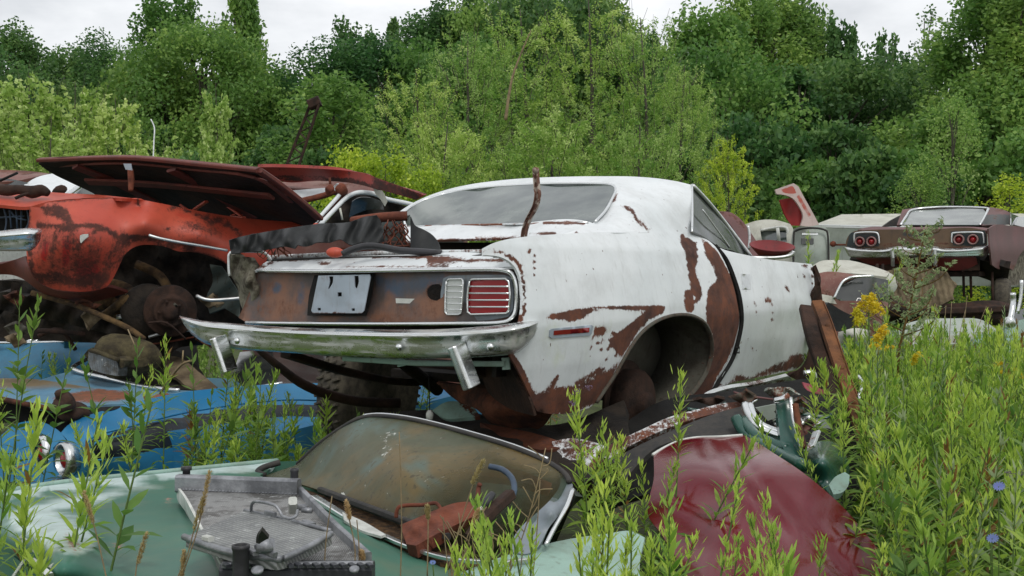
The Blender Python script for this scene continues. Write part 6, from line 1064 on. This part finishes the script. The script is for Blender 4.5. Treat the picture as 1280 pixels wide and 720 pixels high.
# ------------------------------------------------------------------ weeds
def leafset(P, D, L, Wd, droop, r, n=None):
    """curved pointed leaves, 6 vertices each"""
    k = len(P); S = unit(np.cross(D, np.tile([0, 0, 1.], (k, 1)))+r.normal(size=(k, 3))*.12); L = L[:, None]; Wd = Wd[:, None]; dp = droop[:, None]*np.array([0, 0, -1.])
    pt = lambda t: P+D*L*t+dp*L*t*t
    V = np.stack([P, pt(.35)+S*Wd*.5, pt(.35)-S*Wd*.5, pt(.7)+S*Wd*.36, pt(.7)-S*Wd*.36, pt(1.)], 1).reshape(-1, 3)
    b = np.arange(k)[:, None]*6; q = b+np.array([[1, 2, 4, 3]]); t = np.concatenate([b+np.array([[0, 2, 1]]), b+np.array([[3, 4, 5]])]); return V, q, t
def weed_arrays(seed, H=1., nst=1, leafL=.08, leafW=.012, per=120, spread=.05, tipc=.85, lean=.08, plume=True, low=.0, droop=.5):
    r = np.random.default_rng(seed); VV = []; QQ = []; TT = []; tt = []; mq = []; mt = []; off = 0
    for s in range(nst):
        b = np.array([r.normal()*spread, r.normal()*spread, 0]) if nst > 1 else np.zeros(3); h = H*(1 if s == 0 else r.uniform(.65, .98)); ld = unit(np.array([r.normal(), r.normal(), 0]))*lean*r.uniform(.2, 1.4)
        z = np.linspace(0, 1, 7); ax = b+np.stack([ld[0]*z*z*h, ld[1]*z*z*h, z*h], 1); g_ = Geo(); sweep(g_, ax, circ(.0038, 4), scale=[1, .8, .4]); Vs = np.concatenate(g_.v); fq = np.array([f for f in g_.f if len(f) == 4]); fq = fq[:24]
        VV.append(Vs); QQ.append(fq+off); tt.append(np.full(len(Vs), .35)); mq.append(np.ones(len(fq), np.int32)); off += len(Vs)
        k = per; u = np.sort(r.uniform(low, 1, k)**.8); P = np.stack([np.interp(u, z, ax[:, j]) for j in range(3)], 1); az = np.arange(k)*2.4+r.normal(size=k)*.3
        el = np.interp(u, [0, .6, .9, 1], [.0, .28, .75, 1.2])+r.normal(size=k)*.12; D = np.stack([np.cos(az)*np.cos(el), np.sin(az)*np.cos(el), np.sin(el)], 1)
        L = leafL*np.interp(u, [0, .3, .75, .92, 1], [.8, 1.1, .95, .55, .3])*r.uniform(.75, 1.2, k); Wd = leafW*np.interp(u, [0, .7, 1], [1., 1., .5])*r.uniform(.8, 1.2, k); dr = droop*np.interp(u, [0, .8, 1], [1., .5, .0])*r.uniform(.5, 1.3, k)
        V, q, t = leafset(P, D, L, Wd, dr, r); VV.append(V); QQ.append(q+off); TT.append(t+off); tn = np.clip(np.interp(u, [0, .6, .88, 1], [.14, .38, .7, tipc])+r.normal(size=k)*.12, .05, 1); tn[r.uniform(size=k) < .10*(1-u)] = 0; tt.append(np.repeat(tn, 6)); mq.append(np.zeros(len(q), np.int32)); off += len(V)
        if plume:                                                       # short budding side shoots near the tip
            m = 40; u = r.uniform(.84, 1., m); P = np.stack([np.interp(u, z, ax[:, j]) for j in range(3)], 1)+r.normal(size=(m, 3))*[.008, .008, .004]; az = r.uniform(0, 6.28, m); D = unit(np.stack([np.cos(az)*.5, np.sin(az)*.5, np.full(m, .85)], 1))
            V, q, t = leafset(P, D, np.full(m, .032)*r.uniform(.5, 1., m), np.full(m, .005), np.zeros(m), r); VV.append(V); QQ.append(q+off); TT.append(t+off); tt.append(np.full(len(V), .92)); mq.append(np.zeros(len(q), np.int32)); off += len(V)
    Q = np.concatenate(QQ); T = np.concatenate(TT); return np.concatenate(VV), Q, T, np.concatenate(tt), np.concatenate(mq), np.zeros(len(T), np.int32)
def weed_mesh(nm, mat, **k):
    V, Q, T, t, mq, mt = weed_arrays(**k); return fastmesh(nm, V, Q, T, t, [M[mat], M['stem']], mq, mt)
GR = [weed_mesh('goldenrod', 'weed', seed=s, leafL=.105, leafW=.015, per=120, lean=.16, droop=.75) for s in range(5)]
GS = [weed_mesh('goldenrod_spike', 'weed', seed=50+s, leafL=.066, leafW=.010, per=150, lean=.14, tipc=1., droop=.45) for s in range(3)]
GB = [weed_mesh('broadleaf_weed', 'weeddark', seed=80+s, leafL=.095, leafW=.026, per=55, plume=False, tipc=.6) for s in range(3)]
GY = [weed_mesh('grey_weed', 'weedgrey', seed=90+s, leafL=.08, leafW=.012, per=80, tipc=.8, plume=False) for s in range(2)]
def put(mesh, px, d, ztop, name, label, group, z0=0., lean=None, cat='plant'):
    p = W(px, 346, d); o = bpy.data.objects.new(name, mesh); COL.objects.link(o); o.location = (p[0], d, z0); h = ztop-z0
    s = .75+.25*h; o.scale = (s, s, h); o.rotation_euler = (random.gauss(0, .10), random.gauss(0, .10), random.random()*6.28)
    return tag(o, label, cat, group)
def ztop(y, d): return 1.6-(y-346)/F*d
R_ = random.Random(21)
# in front of the blue car
LB = 'leafy green goldenrod stalk between the blue car and the green hood'
for px, y in [(150,428),(168,440),(185,425),(198,430),(140,452),(215,470),(232,455),(250,430),(262,440),(275,455),(290,470),(305,462),(322,480),(245,490),(265,500),(285,510),(180,520),(160,530),(205,530),(230,525),(300,520),(340,520),(360,530),(380,505),(405,520),(420,515),(395,545),(352,500),(335,545),(312,540),(372,552)]:
    d = R_.uniform(4.3, 5.1); k = GR if R_.random() < .6 else GB
    put(R_.choice(k), px+R_.uniform(-4, 4), d, ztop(y, d), 'goldenrod_plant' if k is GR else 'broadleaf_weed', LB if k is GR else 'dark broad-leaved weed between the blue car and the green hood', 'goldenrod in front of the blue car' if k is GR else 'broad-leaved weeds in front of the blue car')
# left edge
for px, y in [(-12,370),(5,365),(-25,400),(14,395),(-18,440),(2,425),(16,505),(-8,530),(-26,560),(-2,600),(-16,630),(0,690),(12,460),(8,500),(-10,480),(0,560),(-30,520),(-5,620),(-20,660),(22,430)]:
    if px > 12 and y > 470: continue
    d = R_.uniform(2.1, 2.4) if px < 24 and y > 470 else R_.uniform(4.1, 4.6); y = min(y, 560) if d > 4 else y; k = GR if R_.random() < .75 else GB
    put(R_.choice(k), px, d, ztop(y, d), 'goldenrod_plant' if k is GR else 'broadleaf_weed', 'bright goldenrod stalk in the clump along the left edge' if k is GR else 'dark broad-leaved weed in the clump along the left edge', 'goldenrod along the left edge' if k is GR else 'broad-leaved weeds along the left edge')
# bottom middle clump
for px, y in [(745,500),(722,530),(760,520),(778,560),(735,560),(705,575),(790,545),(812,470),(820,590),(800,600),(760,600),(730,610),(700,640),(680,660),(715,650),(745,640),(770,645),(795,640),(815,640),(835,620),(845,650),(690,690),(665,668),(700,670),(730,665),(712,655),(752,660),(785,655),(805,665),(828,668),(660,700),(676,695),(735,695),(765,698),(795,695),(822,695),(720,690),(750,680),(780,680),(810,680),(840,690),(765,560),(808,548),(742,585),(655,690),(868,660),(950,660),(905,690),(935,700),(1010,620),(1030,640),(1000,655),(985,690),(1045,660),(1060,690),(1020,690)]:
    d = (R_.uniform(3.1, 3.5) if y < 600 else R_.uniform(2.0, 2.25)) if px < 852 else R_.uniform(2.3, 2.7); k = GS if R_.random() < .7 else GR
    put(R_.choice(k), px+R_.uniform(-5, 5), d, ztop(y, d), 'goldenrod_plant', 'slim yellow-tipped goldenrod in front of maroon hood' if px > 845 else 'slim yellow-tipped goldenrod in the clump left of the maroon hood', 'goldenrod before the maroon hood' if px > 845 else 'goldenrod left of the maroon hood')
# right field, nearest stalks as plants of their own
LR = {0: 'green goldenrod stalk in the dense weed field at right', 1: 'broad-leaved green weed in the dense weed field at right', 2: 'grey-green feathery weed in the dense weed field at right'}
n_ = 0
while n_ < 150:
    d = R_.uniform(2.3, 7.); px = R_.uniform(1040, 1330); e = 1122 if d < 3. else (1085 if d < 4 else 1050)
    if px < e+R_.uniform(-12, 30): continue
    yt = np.interp(d, [2.3, 3, 4, 5, 7], [600, 515, 462, 430, 402])+R_.uniform(-28, 50); q = R_.random(); k = 0 if q < .56 else (1 if q < .76 else 2)
    put(R_.choice((GR+GS, GB, GY)[k]), px, d, ztop(yt, d), ('goldenrod_plant', 'broadleaf_weed', 'feathery_weed')[k], LR[k], ('goldenrod in the weed field at right', 'broad-leaved weeds in the weed field at right', 'feathery weeds in the weed field at right')[k]); n_ += 1
for px, y, d in ((1040,470,4.2),(1052,500,3.9),(1030,440,5.0),(1062,430,5.2),(1070,455,4.6),(985,470,4.3),(1045,560,3.3),(1060,520,3.6),(1075,560,3.3),(1085,600,3.0)):
    put(R_.choice(GR), px, d, ztop(y, d), 'goldenrod_plant', 'tall goldenrod stalk growing among the rusty beams', 'goldenrod among the rusty beams')
for px, y in ((1000,318),(1012,292),(1020,300),(1030,312),(1008,305)):
    d = 11.8; put(R_.choice(GR), px, d, ztop(y, d), 'goldenrod_plant', 'tall weed standing in front of the truck cab door', 'weeds before the truck cab')
for px, y, d in ((95,440,7.5),(115,450,7.6),(60,445,7.6),(40,440,7.6),(128,436,7.4),(75,455,7.2),(505,458,6.5),(520,462,6.5),(428,452,6.2),(440,470,6.2),(355,470,5.4),(240,520,4.4)):
    put(R_.choice(GR+GB), px, d, ztop(y, d), 'goldenrod_plant', 'weed stalk growing deep between the stacked cars', 'weeds between the stacked cars')
# background of the weed field: one mass
VV = []; QQ = []; TT = []; tt = []; mm = []; off = 0; rs = np.random.default_rng(5)
lib = [weed_arrays(seed=200+i, per=95, leafL=.10, leafW=.021, plume=(i % 2 == 0)) for i in range(6)]
def scatter(n, fn):
    global off
    for i in range(n):
        x, y, h = fn()
        V, Q, T, t, mq, mt = lib[rs.integers(6)]; a = rs.uniform(0, 6.28); c, s = math.cos(a), math.sin(a); sc = rs.uniform(.8, 1.3)
        P = np.stack([(V[:, 0]*c-V[:, 1]*s)*sc+x, (V[:, 0]*s+V[:, 1]*c)*sc+y, V[:, 2]*h-.02], 1)
        VV.append(P); QQ.append(Q+off); TT.append(T+off); tt.append(np.clip(t*.85+rs.normal()*.16, .04, 1) if rs.random() > .07 else t*0); mm.append(mq); off += len(V)
def fr1():
    d = 2.6+9.5*rs.random()**.8; px = rs.uniform(1060 if d > 4 else 1120, 1420); yt = np.interp(d, [2.6, 4, 6, 9, 12], [590, 490, 428, 412, 404])+rs.uniform(-14, 45); return (px-640)/F*d, d, max(.4, ztop(yt, d))
def fr2():
    d = rs.uniform(11, 30); px = rs.uniform(-150, 1450); return (px-640)/F*d, d, rs.uniform(.6, 1.1)
def fr3():
    d = rs.uniform(4.2, 5.3); px = rs.uniform(-60, 450); return (px-640)/F*d, d, (rs.uniform(.75, 1.12) if px > 235 else rs.uniform(.4, .72))
def fr4():
    d = rs.uniform(1.95, 2.2); px = rs.uniform(690, 1120); return (px-640)/F*d, d, rs.uniform(.45, .75)
scatter(800, fr1); scatter(260, fr2); scatter(170, fr3); scatter(60, fr4)
Q = np.concatenate(QQ); T = np.concatenate(TT)
wm = fastmesh('weeds', np.concatenate(VV), Q, T, np.concatenate(tt), [M['weed'], M['stem']], np.concatenate(mm), np.zeros(len(T), np.int32))
o = bpy.data.objects.new('weeds', wm); COL.objects.link(o); o['kind'] = 'stuff'; o['label'] = 'dense green weed growth filling the field between and behind the wrecks'; o['category'] = 'weeds'
# goldenrod in bloom
def bloom(px, y, d, w, h, label, n=14):
    z = ztop(y, d); p = W(px, 346, d); o = thing('blooming_goldenrod', label, 'flower', (p[0], d, 0)); r = np.random.default_rng(int(px)); g = Geo(); tube(g, np.array([[p[0], d, 0], [p[0]+.01, d, z*.5], [p[0], d, z-h*.6]]), .004, n=5); g.build('stem', M['stem'], o)
    V0, Q0, T0, t0, a_, b_ = weed_arrays(seed=int(px), per=70, leafL=.10, leafW=.016, plume=False); V0 = V0*[1, 1, z-h*.6]; lm_ = fastmesh('leaves', V0, Q0, T0, t0, [M['weed'], M['stem']], a_, b_); lo = bpy.data.objects.new('leaves', lm_); COL.objects.link(lo); lo.parent = o
    C = []
    for i in range(n):
        a = r.uniform(0, 6.28); u = r.uniform(0, 1); st = np.array([0, 0, z-h*(1-.8*u)]); en = st+np.array([math.cos(a)*w*(1-u*.8), math.sin(a)*w*(1-u*.8), h*.18]); s = r.uniform(.1, 1, 55)[:, None]**.8
        C.append(st*(1-s)+en*s+[0, 0, 1]*(.03*np.sin(s*3.1))*w/.1+r.normal(size=(55, 3))*.005)
    C = np.concatenate(C); V, q, t = rhombs(C, r, .015, .009, tint=r.uniform(.3, .9, len(C))); fm = fastmesh('flower_head', V, q, np.zeros((0, 3), int), t, [M['yellowflower']]); fo = bpy.data.objects.new('flower_head', fm); COL.objects.link(fo); fo.parent = o
bloom(1086, 370, 5.6, .095, .13, 'bright yellow goldenrod in bloom above the green weeds', 18); bloom(1068, 386, 5.5, .07, .10, 'smaller yellow goldenrod bloom left of the brightest one', 10); bloom(1104, 410, 5.4, .07, .12, 'dull yellow goldenrod bloom below the brightest one', 9)
for i, (px, y) in enumerate(((1250,455),(1272,462),(1150,440))): bloom(px, y, 5.6, .05, .08, ['faint yellow goldenrod tip near right edge, left of two', 'faint yellow goldenrod tip at the right edge', 'faint yellow goldenrod tip below the pale grey hood'][i], 6)
# tall branching grey-green plant before the maroon coupe
g = Geo(); r = np.random.default_rng(3); C = []; d = 6.0
main = wpts([(1122,470,d),(1128,420,d),(1138,380,d),(1148,330,d),(1156,290,d)]); tube(g, np.vstack([[main[0][0]-.02, d, 0], main]), [.007, .006, .003], n=6)
MM = smooth3(main, 8)
for i in range(20):
    k = int(np.interp(i, [0, 19], [4, len(MM)-2])); b = MM[k]; sd = 1 if i % 2 else -1; L = .34*(1-k/len(MM)*.72)*r.uniform(.7, 1.1); e = b+np.array([sd*L*.75, r.normal()*.12, L*.75]); P = np.array([b, (b+e)/2+[sd*.03, 0, -.02], e]); tube(g, P, [.0035, .0015], n=4)
    s = r.uniform(.2, 1, 60)[:, None]; C.append(b*(1-s)+e*s+r.normal(size=(60, 3))*.010)
C.append(MM[r.integers(0, len(MM), 250)]+r.normal(size=(250, 3))*.02); C = np.concatenate(C); off0 = np.array([main[0][0], d, 0]); g.v = [v-off0 for v in g.v]
o = thing('branching_weed', 'tall branching grey-green weed reaching up in front of the maroon coupe', 'plant', tuple(off0)); o['_loc'] = [0, 0, 0]; g.build('stem', M['weedgrey'], o)
V, q, t = rhombs(C-off0, r, .030, .012, tint=r.uniform(.2, .9, len(C))); fm = fastmesh('leaves', V, q, np.zeros((0, 3), int), t, [M['weedgrey']]); fo = bpy.data.objects.new('leaves', fm); COL.objects.link(fo); fo.parent = o
# dry grass stalks right
g = Geo(); r2 = random.Random(9)
def stalk(name, pts, d, label, head=None, mat='drystem', grp=None, rr=.0011, hm='seed', hr=.0045):
    g = Geo(); P = [(x, y, d) for x, y in pts]; P3 = wpts(P); b = P3[0].copy(); low = b+(b-P3[1])*.1; c = np.array([P3[0][0], P3[0][1], max(0, P3[0][2]-.3)])
    o = thing(name, label, 'grass stalk', tuple(c), grp); ptube(g, P, [rr*1.3, rr], n=5); g.build('stem', M[mat], o)
    if head:
        H_ = smooth3(wpts([(x, y, d-.002) for x, y in head]), 6); n = 240; rg = np.random.default_rng(int(pts[0][0])); u = rg.uniform(0, 1, n); idx = u*(len(H_)-1); base = np.stack([np.interp(idx, np.arange(len(H_)), H_[:, j]) for j in range(3)], 1); rad = hr*np.sin(np.clip(u, .06, .94)*math.pi)**.5
        dv = unit(rg.normal(size=(n, 3))); ax = unit(H_[-1]-H_[0]); D = unit(dv*.8+ax); V, q, t_ = leafset(base+dv*rad[:, None]*.5-c, D, np.full(n, hr*1.6), np.full(n, hr*.5), np.zeros(n), rg); me = fastmesh('seed_head', V, q, t_, np.repeat(rg.uniform(.1, .9, n), 6), [M[hm]]); fo = bpy.data.objects.new('seed_head', me); COL.objects.link(fo); fo.parent = o
    return o
FX = [([(136,735),(128,700),(119,662),(105,616)],[(117,655),(105,616)],'foxtail grass over the green hood, leftmost of the foxtails'),([(168,735),(172,700),(183,667)],[(172,706),(183,668)],'foxtail grass head low on green hood left of the radiator'),([(222,735),(238,690),(250,650),(262,588)],[(251,645),(262,590)],'foxtail grass head crossing the far end of the radiator tank'),
      ([(215,735),(232,700),(241,668),(255,620)],[(242,664),(255,621)],'foxtail grass head leaning over the torn radiator side'),([(560,712),(574,660),(591,606),(604,576)],[(590,606),(604,577)],'foxtail grass head in front of the rusty bracket and wheel'),([(560,735),(582,690),(590,660),(598,638)],[(590,659),(598,638)],'small foxtail grass head before the pedals'),
      ([(440,735),(444,690),(436,646),(433,627)],[(437,650),(433,628)],'small foxtail grass head before the lower windshield gasket'),([(534,720),(535,670),(535,634)],[(535,650),(534,633)],'tiny upright foxtail head above the rusty bracket'),([(226,740),(228,715),(231,690)],[(227,722),(230,690)],'foxtail grass head at the bottom edge beside the radiator'),([(455,735),(453,715),(452,690)],[(454,702),(452,690)],'short tan seed head near radiator corner')]
for pts, hd2, lb in FX: stalk('foxtail_grass', pts, 2.1, lb, hd2)
for pts, lb, d in (([(500,735),(502,650),(499,540)],'tall thin dry straw in front of the mossy windshield',2.2),([(405,735),(407,680),(415,620)],'thin dry straw standing beside the condenser',2.15),([(448,735),(449,690),(446,650)],'thin dry straw by the radiator corner',2.1),([(352,735),(345,700),(336,680)],'short dry straw over the condenser bracket',2.1),([(630,735),(655,665),(668,620),(682,560)],'dry branching stem before the windshield post',2.4),([(664,735),(670,680),(675,600)],'dry thin stem beside the branching one',2.4)):
    stalk('dry_straw', pts, d, lb)
g = Geo(); r3 = random.Random(12)
for i in range(11):
    t = i/11; x = 655+27*t; y = 665-100*t; sd = 1 if i % 2 else -1; ptube(g, [(x,y,2.4),(x+sd*r3.uniform(5,12),y-r3.uniform(4,12),2.4),(x+sd*r3.uniform(10,26),y-r3.uniform(8,26),2.4)], .0012, n=4)
for i in range(16):
    x = 560+r3.uniform(0,90); y = 712; ptube(g, [(x,y+20,2.35),(x+r3.uniform(-15,15),y-30,2.35),(x+r3.uniform(-30,30),y-r3.uniform(40,80),2.35)], .0012, n=4)
solo(g, 'dead_weed_tangle', M['drystem'], 'tangle of dead branching weed stems before the open dashboard', 'dead weeds')
for i in range(9):
    x = 1150+i*10+r2.uniform(-4, 4); stalk('dry_grass', [(x,455),(x+5,430),(x+r2.uniform(8,24),r2.uniform(366,395))], 8.2, 'tan dry grass stalk in front of the scrap under the maroon coupe', None, grp='dry grass stalks under the maroon coupe', rr=.002)
for px, y, lb in ((1248,608,'pale blue chicory flower among the right weeds, upper one'),(1240,673,'pale blue chicory flower near the bottom right, lower one'),(541,703,'small pale blue flower before the green cowl')):
    d = 2.35; c = W(px, y, d); o = thing('chicory_flower', lb, 'flower', (c[0], c[1], max(0, c[2]-.4))); g = Geo(); s_ = .5 if px < 600 else 1
    for k in range(13):
        a = k*2*math.pi/13; u = np.array([math.cos(a), -.25, math.sin(a)*.75+.1]); w_ = np.array([-math.sin(a), 0, math.cos(a)]); R0 = .0125*s_; g.add([c, c+u*R0*.6+w_*R0*.15, c+u*R0*1.05+w_*R0*.10, c+u*R0*1.05-w_*R0*.10, c+u*R0*.6-w_*R0*.15], [(0,1,2,3,4)], 0, 0, .5, False)
    g.build('petals', M['blueflower'], o); g = Geo(); tube(g, np.array([c, c+[.01,.02,-.2], c+[0,.02,-.4]]), .0015, n=5); g.build('stem', M['stem'], o)
for i, (px, y) in enumerate(((721,490),(735,484),(717,505),(1262,592),(1278,590))):
    d = 2.6; c = W(px, y, d); r = np.random.default_rng(i); V, q, t = rhombs(r.normal(size=(30, 3))*.004, r, .006, .003); me = fastmesh('thistle_head', V, q, np.zeros((0, 3), int), t, [M['mauve']]); o = bpy.data.objects.new('thistle_head', me); COL.objects.link(o); o.location = c
    tag(o, ['mauve flower head before the rusty wheel arch corner, middle one', 'mauve flower head highest before the rusty lower fender', 'mauve flower head lowest before the rusty lower fender', 'mauve flower head in the right weeds above blue flower', 'mauve flower head at the right edge of the weeds'][i], 'flower')
# ================================================================== ground, sky, light, camera
def ground_mat():
    t = NT('weedy_ground'); n = t.mr(t.noise(.35, 6, .65), .35, .65); c = t.mix(n, srgb(70, 84, 44), srgb(58, 50, 36)); c = t.mix(t.mr(t.noise(3, 6, .7), .45, .65), c, srgb(84, 98, 50)); t.l(c, t.b.inputs['Base Color']); t.b.inputs['Roughness'].default_value = .95; t.bump(t.noise(6, 6, .7), .6, .08); return t.m
me = bpy.data.meshes.new('ground'); n = 60; xs = np.linspace(-400, 400, n); V = [(x, y, -.0) for x in xs for y in xs+350]; me.from_pydata(V, [], [(i*n+j, (i+1)*n+j, (i+1)*n+j+1, i*n+j+1) for i in range(n-1) for j in range(n-1)]); me.materials.append(ground_mat()); o = bpy.data.objects.new('ground', me); COL.objects.link(o); o['kind'] = 'structure'; o['label'] = 'weedy brown and green ground of the scrapyard'
SC.world = bpy.data.worlds.new('World'); SC.world.use_nodes = True; nt = SC.world.node_tree; bg = nt.nodes['Background']
sky = nt.nodes.new('ShaderNodeTexSky'); sky.sky_type = 'NISHITA'; sky.sun_disc = False; sky.sun_elevation = math.radians(52); sky.sun_rotation = math.radians(160); sky.dust_density = 2.
tc_ = nt.nodes.new('ShaderNodeTexCoord'); mp = nt.nodes.new('ShaderNodeMapping'); mp.inputs['Scale'].default_value = (1.6, 1.6, 4.); nt.links.new(tc_.outputs['Generated'], mp.inputs[0])
nz = nt.nodes.new('ShaderNodeTexNoise'); nz.inputs['Scale'].default_value = 1.6; nz.inputs['Detail'].default_value = 7; nz.inputs['Roughness'].default_value = .55; nt.links.new(mp.outputs[0], nz.inputs['Vector'])
cr = nt.nodes.new('ShaderNodeValToRGB'); cr.color_ramp.elements[0].position = .38; cr.color_ramp.elements[0].color = (SKYA, SKYA*1.03, SKYA*1.07, 1); cr.color_ramp.elements[1].position = .62; cr.color_ramp.elements[1].color = (SKYB, SKYB*1.005, SKYB*1.01, 1); nt.links.new(nz.outputs['Fac'], cr.inputs[0])
mx = nt.nodes.new('ShaderNodeMix'); mx.data_type = 'RGBA'; mx.inputs[0].default_value = .88; nt.links.new(sky.outputs[0], mx.inputs[6]); nt.links.new(cr.outputs[0], mx.inputs[7]); nt.links.new(mx.outputs[2], bg.inputs[0]); bg.inputs[1].default_value = .1
sl = bpy.data.lights.new('sun', 'SUN'); sl.energy = SUNE; sl.angle = math.radians(14); sl.color = (1, .97, .92); so = bpy.data.objects.new('sun', sl); COL.objects.link(so)
el, az = math.radians(52), math.radians(160)   # sun behind the camera, a little to the right
dv = Vector((math.sin(az)*math.cos(el), math.cos(az)*math.cos(el), math.sin(el))); so.rotation_euler = dv.to_track_quat('Z', 'Y').to_euler(); so.location = (0, 0, 30)
cam = bpy.data.cameras.new('camera'); cam.sensor_width = 36; cam.lens = F/1280*36; cam.clip_end = 2000; cam.clip_start = .05; co = bpy.data.objects.new('camera', cam); COL.objects.link(co); co.location = tuple(CAM); co.rotation_euler = (math.pi/2+CP, 0, 0); SC.camera = co
SC.view_settings.view_transform = 'Standard'; SC.view_settings.look = 'None'; SC.view_settings.exposure = EXPO; SC.view_settings.gamma = 1; SC.view_settings.use_curve_mapping = False
SC.cycles.max_bounces = 6; SC.cycles.transparent_max_bounces = 8; SC.cycles.diffuse_bounces = 3; SC.cycles.glossy_bounces = 3
SC.cycles.use_denoising = True; SC.cycles.sample_clamp_indirect = 8
for o in list(bpy.data.objects):
    if '_loc' in o: del o['_loc']
